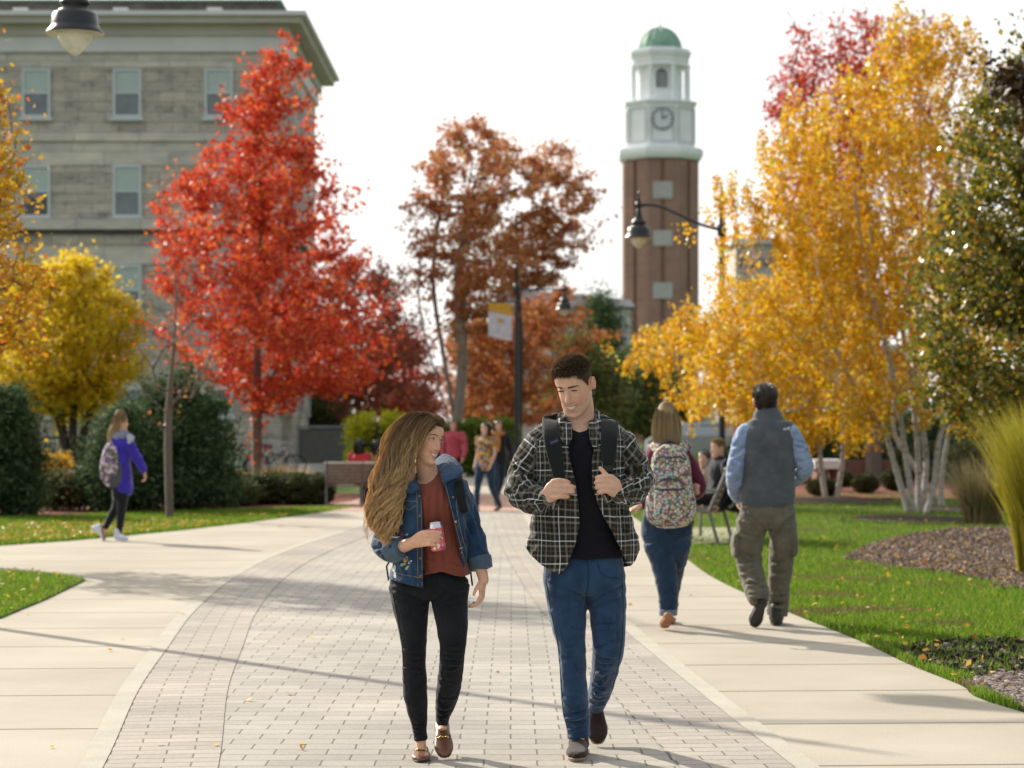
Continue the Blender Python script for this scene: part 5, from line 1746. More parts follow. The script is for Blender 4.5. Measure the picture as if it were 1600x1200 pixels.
def face_paint(o, M, lip, blush=0.5, stubble=0.0):
    lipamt = 1.0 if lip is None else lip
    """per-vertex masks for lips and cheeks (real skin colour differences)"""
    me = o.data
    c = coords(me).astype(float)
    Mi = np.array(M.inverted())
    L_ = c @ Mi[:3, :3].T + Mi[:3, 3]
    x, y, z = L_.T
    u = (x / .034) ** 2
    zu, zl = -.0535 + .0110 * u, -.0720 + .0285 * u
    ins = (y < -.04) & (np.abs(x) < .033) & (z > -.14)
    lipm = np.zeros(len(c))
    for zc, t in ((zu, .0030), (zl, .0040)):
        lipm = np.maximum(lipm, np.where(ins, np.clip(1.5 - np.abs(z - zc) / t, 0, 1) * lipamt, 0))
    bl = np.zeros(len(c))
    for sx in (-1, 1):
        bl += np.exp(-(((x - sx * .045) / .022) ** 2 + ((z + .028) / .022) ** 2)) * (y < -.02)
    bl += np.exp(-((x / .012) ** 2 + ((z + .03) / .012) ** 2)) * (y < -.09) * .8
    bl += ((np.abs(x) > .074) & (np.abs(z) < .04)) * .9
    st = np.clip((-.035 - z) / .02, 0, 1) * np.clip((.03 - y) / .02, 0, 1) * (np.abs(x) < .08) * (z > -.13) * stubble
    a = me.attributes.new('face', 'FLOAT_COLOR', 'POINT')
    buf = np.stack([lipm, np.clip(bl * blush, 0, 1), st, np.ones(len(c))], 1).astype(np.float32)
    a.data.foreach_set('color', buf.ravel())


def skinmat(name, base, red, lipc):
    m, nt, b = newmat(name)
    tc = N(nt, 'ShaderNodeTexCoord')
    nz = N(nt, 'ShaderNodeTexNoise', i_Scale=45.0, i_Detail=5.0); nt.links.new(tc.outputs['Object'], nz.inputs['Vector'])
    r = ramp(nt, [(0.3, [c * .9 for c in base]), (0.7, [min(1, c * 1.07) for c in base])]); nt.links.new(nz.outputs[0], r.inputs[0])
    at = N(nt, 'ShaderNodeAttribute', attribute_name='face')
    sp = N(nt, 'ShaderNodeSeparateColor'); nt.links.new(at.outputs['Color'], sp.inputs[0])
    prev = r.outputs[0]
    for i, col in ((1, red), (2, [base[0] * .62, base[1] * .62, base[2] * .62]), (0, lipc)):
        mx = N(nt, 'ShaderNodeMix', data_type='RGBA')
        if i == 1:
            ml = N(nt, 'ShaderNodeMath', operation='MULTIPLY', i_1=0.75); nt.links.new(sp.outputs[i], ml.inputs[0]); nt.links.new(ml.outputs[0], mx.inputs[0])
        else:
            nt.links.new(sp.outputs[i], mx.inputs[0])
        nt.links.new(prev, mx.inputs[6]); mx.inputs[7].default_value = (*col, 1)
        prev = mx.outputs[2]
    nt.links.new(prev, b.inputs['Base Color'])
    b.inputs['Roughness'].default_value = 0.48
    b.inputs['Specular IOR Level'].default_value = 0.4
    b.inputs['Subsurface Weight'].default_value = 0.25
    b.inputs['Subsurface Radius'].default_value = (0.012, 0.004, 0.002)
    b.inputs['Subsurface Scale'].default_value = 0.6
    n2 = N(nt, 'ShaderNodeTexNoise', i_Scale=260.0, i_Detail=3.0); nt.links.new(tc.outputs['Object'], n2.inputs['Vector'])
    bp = N(nt, 'ShaderNodeBump', i_Strength=0.5, i_Distance=0.001); nt.links.new(n2.outputs[0], bp.inputs['Height']); nt.links.new(bp.outputs[0], b.inputs['Normal'])
    return m


M_teeth = simple('teeth', (0.78, 0.75, 0.68), rough=0.25, var=0.02, scale=50)
M_eyew = simple('eye_white', (0.6, 0.58, 0.55), rough=0.15, var=0.02)
M_iris = simple('iris_dark', (0.03, 0.022, 0.015), rough=0.1, var=0.1)
M_mouth = simple('mouth_inside', (0.10, 0.025, 0.025), rough=0.5)


def face_parts(M, parent, browm, eye_open=0.0022, brow_z=.0375, brow_r=.0024, lash=None, brow_arch=.004):
    """eyes, brows, teeth in head space"""
    for sx in (-1, 1):
        # the visible slit: a lens in front of the lid ball
        m = MB()
        pts = []
        for k in range(9):
            t = -1 + 2 * k / 8
            x = sx * .031 + .0125 * t
            z = .0150 + .0030 * (1 - t * t) + (.001 * t * sx)
            y = -.0690 - .0118 * math.sqrt(max(0, 1 - (.0125 * t / .0150) ** 2 - ((z - .0155) / .0118) ** 2)) - .0006
            pts.append((x, y, z))
        v, f = loft(pts, [(.0006 + eye_open * (1 - (abs(k - 4) / 4) ** 1.7), .0008) for k in range(9)], n=8, sub=2, ref=(0, 1, 0)); addm(m, M, v, f)
        e = m.build('eye', M_iris if eye_open < .003 else M_eyew, parent, smooth=True)
        if eye_open >= .003:
            m = MB(); b = MB(); b.ball((sx * .031, -.0818, .0172), (.0042, .0016, .0036), n=6); addm(m, M, b.v, b.f); m.build('iris', M_iris, e, smooth=True)
        # upper lash line
        m = MB(); p2 = [(p[0], p[1] - .0006, p[2] + eye_open + .0004) for p in pts]
        v, f = loft(p2, [(.0016, .0012)] * 9, n=6, sub=1); addm(m, M, v, f); m.build('lashes', browm, e, smooth=True)
        m = MB()
        pts = []
        for k in range(8):
            t = k / 7
            x = sx * (.0135 + .037 * t); z = brow_z + brow_arch * math.sin(t * 2.6) - .0045 * t * t
            pts.append((x, surf_y(x, z) - .0040 + .0025 * t, z))
        v, f = loft(pts, [(brow_r * (.75 + .55 * math.sin(PI * (k / 7) ** .7) - .35 * (k / 7)), .0016) for k in range(8)], n=8, sub=2); addm(m, M, v, f)
        m.build('eyebrow', browm, parent, smooth=True)
    # mouth interior and teeth
    for nm, mat, off, zt, zb in (('mouth', M_mouth, -.0006, .0, .0), ('teeth', M_teeth, -.0024, .0, .004)):
        m = MB(); V_ = []
        xs = [-.0305 + .061 * k / 12 for k in range(13)]
        for x in xs:
            u = (x / .034) ** 2
            zu = -.0535 + .0110 * u - .001; zl = -.0720 + .0285 * u + .0015
            zl = min(zl + zb * (1 - u) * .6, zu - .0005)
            for z in (zu, zl):
                V_.append((x, surf_y(x, z) + off - .0005 + .003 * u, z)); V_.append((x, surf_y(x, z) + off + .004 + .003 * u, z))
        Fc = []
        for k in range(12):
            a, b = 4 * k, 4 * (k + 1)
            Fc += [(a, b, b + 2, a + 2), (a + 1, a + 3, b + 3, b + 1), (a, a + 1, b + 1, b), (a + 2, b + 2, b + 3, a + 3)]
        addm(m, M, V_, Fc); m.build(nm, mat, parent, smooth=True)


# ---- hands --------------------------------------------------------------
def hand(mb, wrist, d, palm, side=1, curl=(25, 30, 25), s=1.0, thumb_in=0.5, spread=0.0):
    """d: direction of fingers, palm: direction the palm faces, side: +1 thumb towards d x palm"""
    X = Vector(d).normalized(); Z = -Vector(palm); Z = (Z - X * Z.dot(X)).normalized(); Y = Z.cross(X) * side
    def T(x, y, z): return Vector(wrist) + (X * x + Y * y + Z * z) * s
    v, f = loft([T(-.02, 0, 0), T(.01, 0, 0), T(.045, .002, 0), T(.085, 0, .002)], [(.024 * s, .018 * s), (.027 * s, .017 * s), (.038 * s, .015 * s), (.038 * s, .012 * s)], n=14, sub=3, ref=tuple(Z)); mb.add(v, f)
    for i, (y, L) in enumerate(((.029, (.040, .024, .020)), (.010, (.044, .028, .021)), (-.010, (.041, .026, .021)), (-.028, (.032, .020, .018)))):
        a = 0.0; p = [(.078, y * .95, .002)]; x, z = .084, .002
        sp = spread * (1.5 - i) * .1
        p.append((x, y, z))
        for k in range(3):
            a += math.radians(curl[k] * (1 + .12 * i))
            x += L[k] * math.cos(a); z -= L[k] * math.sin(a)
            p.append((x, y + sp * (x - .08), z))
        rr = (.0092, .0090, .0086, .0078, .0066)
        v, f = loft([T(*q) for q in p], [(r_ * s, r_ * s) for r_ in rr], n=10, sub=2, ref=tuple(Z)); mb.add(v, f)
    ti = thumb_in
    p = [(.012, .018, -.004), (.040, .036, -.012 - .01 * ti), (.066, .046 - .012 * ti, -.020 - .02 * ti), (.088, .048 - .024 * ti, -.024 - .03 * ti)]
    v, f = loft([T(*q) for q in p], [(.013 * s, .012 * s), (.0115 * s, .011 * s), (.0098 * s, .0095 * s), (.0078 * s, .007 * s)], n=10, sub=3, ref=tuple(Z)); mb.add(v, f)


# ---- hair ---------------------------------------------------------------
def hairmat(name, root, mid, tip, rough=0.32, var=0.35, spec=0.6, trans=0.25):
    m, nt, b = newmat(name)
    at = N(nt, 'ShaderNodeAttribute', attribute_name='along')
    g = N(nt, 'ShaderNodeNewGeometry')
    r = ramp(nt, [(0.0, root), (0.45, mid), (1.0, tip)])
    nt.links.new(at.outputs['Fac'], r.inputs[0])
    rr = ramp(nt, [(0.0, (1 - var,) * 3), (1.0, (1 + var,) * 3)]); nt.links.new(g.outputs['Random Per Island'], rr.inputs[0])
    mx = N(nt, 'ShaderNodeMix', data_type='RGBA', blend_type='MULTIPLY'); mx.inputs[0].default_value = 1
    nt.links.new(r.outputs[0], mx.inputs[6]); nt.links.new(rr.outputs[0], mx.inputs[7])
    nt.links.new(mx.outputs[2], b.inputs['Base Color'])
    b.inputs['Roughness'].default_value = rough
    b.inputs['Specular IOR Level'].default_value = spec
    t = N(nt, 'ShaderNodeBsdfTranslucent'); nt.links.new(mx.outputs[2], t.inputs[0])
    ms = N(nt, 'ShaderNodeMixShader', i_0=trans); nt.links.new(b.outputs[0], ms.inputs[1]); nt.links.new(t.outputs[0], ms.inputs[2])
    nt.links.new(ms.outputs[0], nt.nodes['Material Output'].inputs[0])
    return m


def strands(name, paths, rad, mat, parent, extra=None, shift=None):
    """paths (n, k, 3) -> thin three-sided hairs with an 'along' attribute; extra = MB of solid base"""
    P = np.asarray(paths, float)
    n, k, _ = P.shape
    T = np.zeros_like(P); T[:, 1:-1] = P[:, 2:] - P[:, :-2]; T[:, 0] = P[:, 1] - P[:, 0]; T[:, -1] = P[:, -1] - P[:, -2]
    T /= np.linalg.norm(T, axis=2)[:, :, None] + 1e-9
    A = np.cross(T, np.array([0.3, 1.0, 0.1])); A /= np.linalg.norm(A, axis=2)[:, :, None] + 1e-9
    B = np.cross(T, A)
    t = np.linspace(0, 1, k)
    R = rad * (1 - t ** 3 * .85)
    R = R[None, :, None] * np.ones((n, k, 1))
    V_ = np.zeros((n, k, 3, 3))
    for j in range(3):
        a = 2 * PI * j / 3
        V_[:, :, j] = P + (A * math.cos(a) + B * math.sin(a)) * R
    idx = np.arange(n * k * 3).reshape(n, k, 3)
    fs = []
    for j in range(3):
        j2 = (j + 1) % 3
        fs.append(np.stack([idx[:, :-1, j], idx[:, :-1, j2], idx[:, 1:, j2], idx[:, 1:, j]], -1).reshape(-1, 4))
    o = fast_mesh(name, V_.reshape(-1, 3), np.concatenate(fs), mat, None, smooth=True)
    al = np.repeat(np.clip(np.tile(t, n) + (0 if shift is None else np.repeat(shift, k)), 0, 1), 3).astype(np.float32)
    at = o.data.attributes.new('along', 'FLOAT', 'POINT'); at.data.foreach_set('value', al)
    adopt(o, parent)
    return o


def skull(z, a, off=0.0):
    """point of the head surface at height z, angle a (head space) and its outward direction"""
    zz = min(max(z, HEAD[0][0]), HEAD[-1][0])
    for p, q in zip(HEAD, HEAD[1:]):
        if p[0] <= zz <= q[0]:
            s = (zz - p[0]) / (q[0] - p[0]); s2 = s
            w_, yf, yb = (p[i] + (q[i] - p[i]) * s2 for i in (1, 2, 3)); break
    c, s = math.cos(a), math.sin(a)
    x = w_ * math.copysign(abs(c) ** (2 / 2.15), c)
    y = .008 + ((yb - .008) if s > 0 else (.008 - yf)) * math.copysign(abs(s) ** (2 / 2.15), s)
    p = Vector((x, y, zz))
    nrm = Vector((x / .0735 ** 2, (y - .008) / .095 ** 2, max(0, (zz - .03)) / .085 ** 2)).normalized()
    return p + nrm * off, nrm


def hairline_z(x, y, hl, low, temple):
    """height above which hair grows"""
    if y > .055: return low + .25 * (.095 - y)
    if y > .030: return low + .01 + (.055 - y) / .025 * .05
    if y > -.004: return .026
    if y > -.018: return .004
    if y > -.062: return .004 + (-.018 - y) / .044 * (hl - .012 - .004) * temple
    return hl - .012 * max(0, (abs(x) - .03) / .04)


def short_hair(M, parent, mat, n=5200, top=.022, side=.006, seed=1, hairline=0.078, name='hair', low=-.052, rad=.0007, temple=1.0, flow=(0.0, -.55, .25), rough=.22):
    g = np.random.default_rng(seed); rnd = random.Random(seed)
    P, U = [], []
    tries = 0
    while len(P) < n and tries < n * 12:
        tries += 1
        z = rnd.uniform(-.06, .1208); a = rnd.uniform(0, 2 * PI)
        if z > .085 and rnd.random() > math.sqrt(max(0, 1 - ((z - .085) / .037) ** 2)) + .02: continue
        p, nr_ = skull(z, a)
        if z < hairline_z(p.x, p.y, hairline, low, temple) + rnd.uniform(-.002, .003): continue
        P.append(tuple(p)); U.append(tuple(nr_))
    # crown fill
    for _ in range(n // 5):
        r_, a = math.sqrt(rnd.random()), rnd.uniform(0, 2 * PI)
        P.append((.045 * r_ * math.cos(a), .008 + .055 * r_ * math.sin(a), .1205 - .012 * r_ ** 2)); U.append((.3 * r_ * math.cos(a), .3 * r_ * math.sin(a), .95))
    p, u = np.array(P), np.array(U)
    hgt = np.clip((p[:, 2] - .050) / .045, 0, 1)
    L = side + (top - side) * hgt
    d = u * .75 + np.stack([flow[0] * hgt, flow[1] * hgt + .12 * (1 - hgt), flow[2] * hgt - .75 * (1 - hgt)], 1)
    clump = np.array([[noise.noise(Vector(q) * 85), noise.noise(Vector(q) * 85 + Vector((9, 0, 0))), .4 * noise.noise(Vector(q) * 85 + Vector((0, 9, 0)))] for q in p])
    d += g.normal(size=d.shape) * rough + clump * 1.3 * hgt[:, None]
    d /= np.linalg.norm(d, axis=1)[:, None]
    k = 4
    paths = np.zeros((len(p), k, 3)); Lr = (L * g.uniform(.7, 1.15, len(p)))[:, None]
    for i in range(k):
        t = i / (k - 1)
        q = p - u * .002 + d * Lr * t
        q[:, 1] -= hgt * L * .3 * t * t
        paths[:, i] = q
    Mn = np.array(M)
    paths = paths @ Mn[:3, :3].T + Mn[:3, 3]
    o = strands(name, paths, rad, mat, parent)
    scalp_cap(M, o, mat, hairline, low, temple, .0022)
    return o


def scalp_cap(M, parent, mat, hairline, low, temple, off, grow=1.0):
    V_, Fc, ok = [], [], []
    nz_, na = 44, 72
    for i in range(nz_ + 1):
        z = -.06 + (.121 + .06) * (i / nz_) ** .8
        for k in range(na):
            p, nr_ = skull(z, 2 * PI * k / na, off)
            V_.append(p); ok.append(z > hairline_z(p.x, p.y, hairline, low, temple) + .001)
    for i in range(nz_):
        for k in range(na):
            q = (i * na + k, i * na + (k + 1) % na, (i + 1) * na + (k + 1) % na, (i + 1) * na + k)
            if all(ok[j] for j in q): Fc.append(q)
    V_.append(Vector((0, .008, .1235))); ti = len(V_) - 1
    for k in range(na): Fc.append((nz_ * na + k, nz_ * na + (k + 1) % na, ti))
    m = MB(); addm(m, M, V_, Fc)
    cap = m.build('scalp_hair', mat, None, smooth=True)
    at = cap.data.attributes.new('along', 'FLOAT', 'POINT')
    adopt(cap, parent)
    return cap


# ---- cloth materials ----------------------------------------------------
def cloth(name, col, rough=0.85, fold=0.006, fscale=14, weave=420, var=0.12, fade=None, stretch=(1, 1, 1), sheen=0.2, spec=0.2):
    m, nt, b = newmat(name)
    tc = N(nt, 'ShaderNodeTexCoord')
    mp = N(nt, 'ShaderNodeMapping'); mp.inputs['Scale'].default_value = stretch; nt.links.new(tc.outputs['Object'], mp.inputs[0])
    nz = N(nt, 'ShaderNodeTexNoise', i_Scale=9.0, i_Detail=6.0, i_Roughness=0.65); nt.links.new(mp.outputs[0], nz.inputs['Vector'])
    c0, c1 = [c * (1 - var) for c in col], [min(1, c * (1 + var)) for c in (fade or col)]
    r = ramp(nt, [(0.32, c0), (0.72, c1)]); nt.links.new(nz.outputs[0], r.inputs[0])
    fine = N(nt, 'ShaderNodeTexNoise', i_Scale=weave, i_Detail=2.0); nt.links.new(tc.outputs['Object'], fine.inputs['Vector'])
    rf = ramp(nt, [(0.3, (.72,) * 3), (0.7, (1.2,) * 3)]); nt.links.new(fine.outputs[0], rf.inputs[0])
    mx = N(nt, 'ShaderNodeMix', data_type='RGBA', blend_type='MULTIPLY'); mx.inputs[0].default_value = 1
    nt.links.new(r.outputs[0], mx.inputs[6]); nt.links.new(rf.outputs[0], mx.inputs[7])
    nt.links.new(mx.outputs[2], b.inputs['Base Color'])
    b.inputs['Roughness'].default_value = rough; b.inputs['Specular IOR Level'].default_value = spec; b.inputs['Sheen Weight'].default_value = sheen
    f1 = N(nt, 'ShaderNodeTexNoise', i_Scale=fscale, i_Detail=3.0, i_Roughness=0.45, i_Distortion=0.8); nt.links.new(mp.outputs[0], f1.inputs['Vector'])
    b1 = N(nt, 'ShaderNodeBump', i_Strength=0.9, i_Distance=fold * 2); nt.links.new(f1.outputs[0], b1.inputs['Height'])
    b2 = N(nt, 'ShaderNodeBump', i_Strength=0.4, i_Distance=0.0008); nt.links.new(fine.outputs[0], b2.inputs['Height']); nt.links.new(b1.outputs[0], b2.inputs['Normal'])
    nt.links.new(b2.outputs[0], b.inputs['Normal'])
    return m


def plaidmat(name):
    m, nt, b = newmat(name)
    at = N(nt, 'ShaderNodeAttribute', attribute_name='weave')
    sp = N(nt, 'ShaderNodeSeparateXYZ'); nt.links.new(at.outputs['Vector'], sp.inputs[0])
    dk, gr, br, wh = (0.020, 0.024, 0.015), (0.25, 0.22, 0.20), (0.10, 0.075, 0.05), (0.85, 0.87, 0.92)
    stops = [(0.0, wh), (0.05, dk), (0.30, gr), (0.39, dk), (0.54, br), (0.60, dk), (0.75, gr), (0.84, dk)]
    outs = []
    for i in (0, 1):
        dv = N(nt, 'ShaderNodeMath', operation='DIVIDE', i_1=0.098 if i == 0 else 0.105); nt.links.new(sp.outputs[i], dv.inputs[0])
        fr = N(nt, 'ShaderNodeMath', operation='FRACT'); nt.links.new(dv.outputs[0], fr.inputs[0])
        r = ramp(nt, stops, 'CONSTANT'); nt.links.new(fr.outputs[0], r.inputs[0]); outs.append(r)
    mx = N(nt, 'ShaderNodeMix', data_type='RGBA'); mx.inputs[0].default_value = 0.5
    nt.links.new(outs[0].outputs[0], mx.inputs[6]); nt.links.new(outs[1].outputs[0], mx.inputs[7])
    nt.links.new(mx.outputs[2], b.inputs['Base Color'])
    b.inputs['Roughness'].default_value = 0.9; b.inputs['Specular IOR Level'].default_value = 0.15; b.inputs['Sheen Weight'].default_value = 0.15
    tc = N(nt, 'ShaderNodeTexCoord')
    f1 = N(nt, 'ShaderNodeTexNoise', i_Scale=16.0, i_Detail=3.0, i_Distortion=0.8); nt.links.new(tc.outputs['Object'], f1.inputs['Vector'])
    b1 = N(nt, 'ShaderNodeBump', i_Strength=0.9, i_Distance=0.012); nt.links.new(f1.outputs[0], b1.inputs['Height']); nt.links.new(b1.outputs[0], b.inputs['Normal'])
    return m


def creases(o, segs, front=None):
    """hand-placed cloth folds: (x0, y0, x1, y1, width px, depth m) in photo pixels, a ridge with a valley beside it"""
    me = o.data; c = coords(me)
    nr = np.zeros(len(me.vertices) * 3, np.float32); me.vertices.foreach_get('normal', nr); nr = nr.reshape(-1, 3)
    P = pxof(c); d = np.zeros(len(c))
    for x0, y0, x1, y1, w_, A_ in segs:
        a = np.array([x0, y0], float); v = np.array([x1 - x0, y1 - y0], float); L = np.hypot(*v); v /= L
        q = P - a; t = q @ v; n = q[:, 0] * v[1] - q[:, 1] * v[0]
        n = n + 1.5 * np.sin(t / L * PI) * (1 if A_ > 0 else -1)
        fade = np.clip((t + w_) / (w_ * 2.5), 0, 1) * np.clip((L + w_ - t) / (w_ * 2.5), 0, 1)
        d += A_ * fade * (np.exp(-(n / w_) ** 2) - .9 * np.exp(-((n - 1.9 * w_) / (w_ * .8)) ** 2))
    f = np.clip(-nr[:, 1] * 2.2, 0, 1)
    c = c + nr * (d * f)[:, None]
    me.vertices.foreach_set('co', c.astype(np.float32).ravel()); me.update()


def stack(x0, x1, y0, y1, n, w_, A_, seed, tilt=6, arc=True):
    r = random.Random(seed); out = []
    for i in range(n):
        y = y0 + (y1 - y0) * (i + r.uniform(-.3, .3)) / max(1, n - 1)
        a = r.uniform(0, .45); b = r.uniform(.55, 1.0)
        if i % 2: a, b = 1 - b, 1 - a
        out.append((x0 + (x1 - x0) * a, y + r.uniform(-tilt, tilt), x0 + (x1 - x0) * b, y + r.uniform(-tilt, tilt), w_ * r.uniform(.8, 1.3), A_ * r.uniform(.6, 1.3)))
    return out


def weave_attr(o, bones, torso, warp=0.010):
    """bones: [(A, B)] sleeves; torso: (cx, y0) planar. stores metres along / across the cloth"""
    me = o.data; c = coords(me).astype(float)
    segs = []
    for pl_ in bones:
        for a, b in zip(pl_, pl_[1:]): segs.append((pl_, np.array(a), np.array(b)))
    uv = np.zeros((len(c), 3), np.float32)
    uv[:, 0] = (c[:, 0] - torso[0]) + np.sign(c[:, 0] - torso[0]) * np.maximum(0, np.abs(c[:, 0] - torso[0]) - .15) * .6 + 5
    uv[:, 1] = c[:, 2] + 5
    best = torso_dist(c, torso)
    for pl_ in bones:
        pl_ = [Vector(q) for q in catmull([tuple(q) for q in pl_], 5)]
        acc = 0.0
        for a, b in zip(pl_, pl_[1:]):
            a, b = np.array(a), np.array(b)
            d = b - a; L = np.linalg.norm(d); d = d / L
            t = (c - a) @ d
            tt = np.clip(t, 0, L)
            q = a + tt[:, None] * d
            dist = np.linalg.norm(c - q, axis=1)
            ref = np.array([0, 1.0, 0]); ref = ref - d * ref.dot(d); ref /= np.linalg.norm(ref)
            s = np.cross(d, ref)
            v = c - q
            ang = np.arctan2(v @ s, -(v @ ref))
            m = dist < best
            best[m] = dist[m]
            uv[m, 0] = (ang * .062)[m] + 5.02
            uv[m, 1] = (acc + t)[m] + 5
            acc += L
    nz = np.array([noise.noise_vector(Vector(p) * 7) for p in c])
    uv[:, :2] += nz[:, :2] * warp
    a = me.attributes.new('weave', 'FLOAT_VECTOR', 'POINT'); a.data.foreach_set('vector', uv.ravel())


def torso_dist(c, torso):
    return np.maximum(0.02, np.abs(c[:, 0] - torso[0]) - torso[2]) + 0.055


def ribbon(fig, rows, mat, name, parent, th=0.003, ref=(0, 1, 0), sub=5, n=12, e=3.5):
    """flat band: rows px,py,dy,half width px"""
    m = MB(); v, f = loft([fig.p(a[0], a[1], a[2]) for a in rows], [(fig.r(a[3]), th) for a in rows], n=n, sub=sub, ref=ref, e=e)
    m.add(v, f); return m.build(name, mat, parent, smooth=True)
# ------------------------------------------------------------------ young man
M_skin_m = skinmat('skin_man', (0.70, 0.43, 0.31), (0.70, 0.25, 0.19), (0.42, 0.15, 0.12))
M_hair_m = hairmat('hair_dark_brown', (0.06, 0.038, 0.024), (0.11, 0.07, 0.042), (0.26, 0.17, 0.10), rough=0.65, trans=0.12, spec=.12)
M_brow_m = simple('brow_dark', (0.05, 0.032, 0.022), rough=0.7)
M_plaid = plaidmat('plaid_flannel')
M_tee = cloth('black_tee', (0.006, 0.006, 0.011), fold=.008, fscale=12, sheen=.05)
M_jean_m = cloth('blue_denim', (0.012, 0.035, 0.085), fade=(0.030, 0.075, 0.15), fold=.008, fscale=11, stretch=(1, 1, .7), var=.08)
M_shoe_m = cloth('brown_suede', (0.028, 0.013, 0.010), fade=(0.045, 0.022, 0.017), fold=.002)
M_sole = simple('tan_sole', (0.33, 0.24, 0.16), rough=0.7)
M_lace = simple('shoe_lace', (0.12, 0.09, 0.07), rough=0.8)
M_strap = cloth('black_webbing', (0.012, 0.015, 0.016), fold=.001, sheen=.1)

A = Fig(9.85)
base = Vector((A.p(910, 1100).x, 9.85, 0))
man = thing('person', base, 'young man in green plaid shirt and blue jeans smiling down to his right', 'person')
HM = head_matrix(A.p(897.5, 602.5, -0.03), -25, 29, -2, 1.06)
b = MB()
add_head(b, HM, jaw=1.26, smile=1.0, nose=1.0)
A.L(b, [(905, 700, .03, 30, .075), (905, 676, .025, 27, .062), (905, 655, .02, 24, .058), (903, 630, .01, 24, .06), (901, 612, .02, 22, .06)])
A.L(b, [(912, 878, 0, 48, .08), (911, 860, 0, 52, .10), (908, 820, 0, 52, .105), (906, 760, 0, 57, .115), (905, 710, 0, 62, .115), (905, 688, .01, 60, .09), (905, 676, .02, 42, .07)])
SHL, ELL, WRL = (850, 690, .02), (808, 760, .02), (852, 777, -.17)
SHR, ELR, WRR = (962, 690, .02), (1003, 748, .03), (967, 769, -.17)
for S_, E_, W_ in ((SHL, ELL, WRL), (SHR, ELR, WRR)):
    mid = [(S_[i] + E_[i]) / 2 for i in range(3)]
    A.L(b, [(*S_, 20, .06), (*mid, 17, .052), (*E_, 14, .045)], n=16)
    mid = [(E_[i] + W_[i]) / 2 for i in range(3)]
    A.L(b, [(*E_, 14, .045), (*mid, 13, .042), (*W_, 9.5, .026)], n=16)
for l in ([(886, 915, 0, 26, .08), (890, 960, -.02, 18, .06), (893, 1006, -.03, 14, .05), (897, 1080, -.01, 12, .05), (903, 1140, .03, 10, .038), (904, 1166, .03, 10, .038)],
          [(942, 915, 0, 26, .08), (950, 975, .0, 17, .06), (951, 1006, .0, 15, .05), (942, 1060, .17, 12, .045), (932, 1096, .40, 10, .038)]):
    A.L(b, l, n=16)
# gripping hands (four fingers and thumb each)
def px_finger(b, fig, pts, r):
    v, f = loft([fig.p(*q) for q in pts], [(r_, r_) for r_ in r], n=10, sub=3); b.add(v, f)
A.L(b, [(850, 778, -.165, 10, .024), (858, 773, -.185, 13, .022), (866, 766, -.20, 15.5, .018), (871, 764, -.205, 14, .014)], n=14, sub=3)
for i in range(4):
    y0 = 751.5 + i * 8.3
    ex = (889, 897, 896, 888)[i]
    px_finger(b, A, [(864 - i * .3, y0 + .6, -.205), (872, y0 - .6, -.213), (ex - 9, y0 - .2 - i * .3, -.212), (ex - 2, y0 + 1.6 - i * .8, -.200), (ex, y0 + 2.4 - i, -.182)], [.0115, .0120, .0112, .0105, .0085])
px_finger(b, A, [(862, 768, -.17), (872, 756, -.15), (882, 750, -.16)], [.014, .012, .009])
A.L(b, [(970, 770, -.165, 10.5, .024), (962, 765, -.185, 13, .022), (955, 758, -.20, 15, .018), (951, 756, -.205, 14, .014)], n=14, sub=3)
for i in range(4):
    y0 = 744.5 + i * 7.6
    ex = (932, 930.5, 931.5, 935)[i]
    px_finger(b, A, [(957 + (i == 3) * -1, y0 + .8, -.205), (950, y0 - .2, -.213), (ex + 8, y0 + .2, -.212), (ex + 1.5, y0 + 1.5, -.200), (ex, y0 + 2.5, -.182)], [.0112, .0116, .0108, .0102, .0085])
px_finger(b, A, [(955, 752, -.18), (948, 743, -.20), (941.5, 735.5, -.205), (937.5, 731, -.205)], [.0135, .0115, .0105, .0085])
body = remesh(b, 'body', M_skin_m, man, voxel=0.0034, smooth=2, post=lambda o: face_paint(o, HM, .45, .6, .25))
face_parts(HM, man, M_brow_m, eye_open=.0016, brow_z=.0385, brow_r=.0032, brow_arch=.0015)
short_hair(HM, man, M_hair_m, n=7500, top=.024, side=.006, seed=2, hairline=.080)

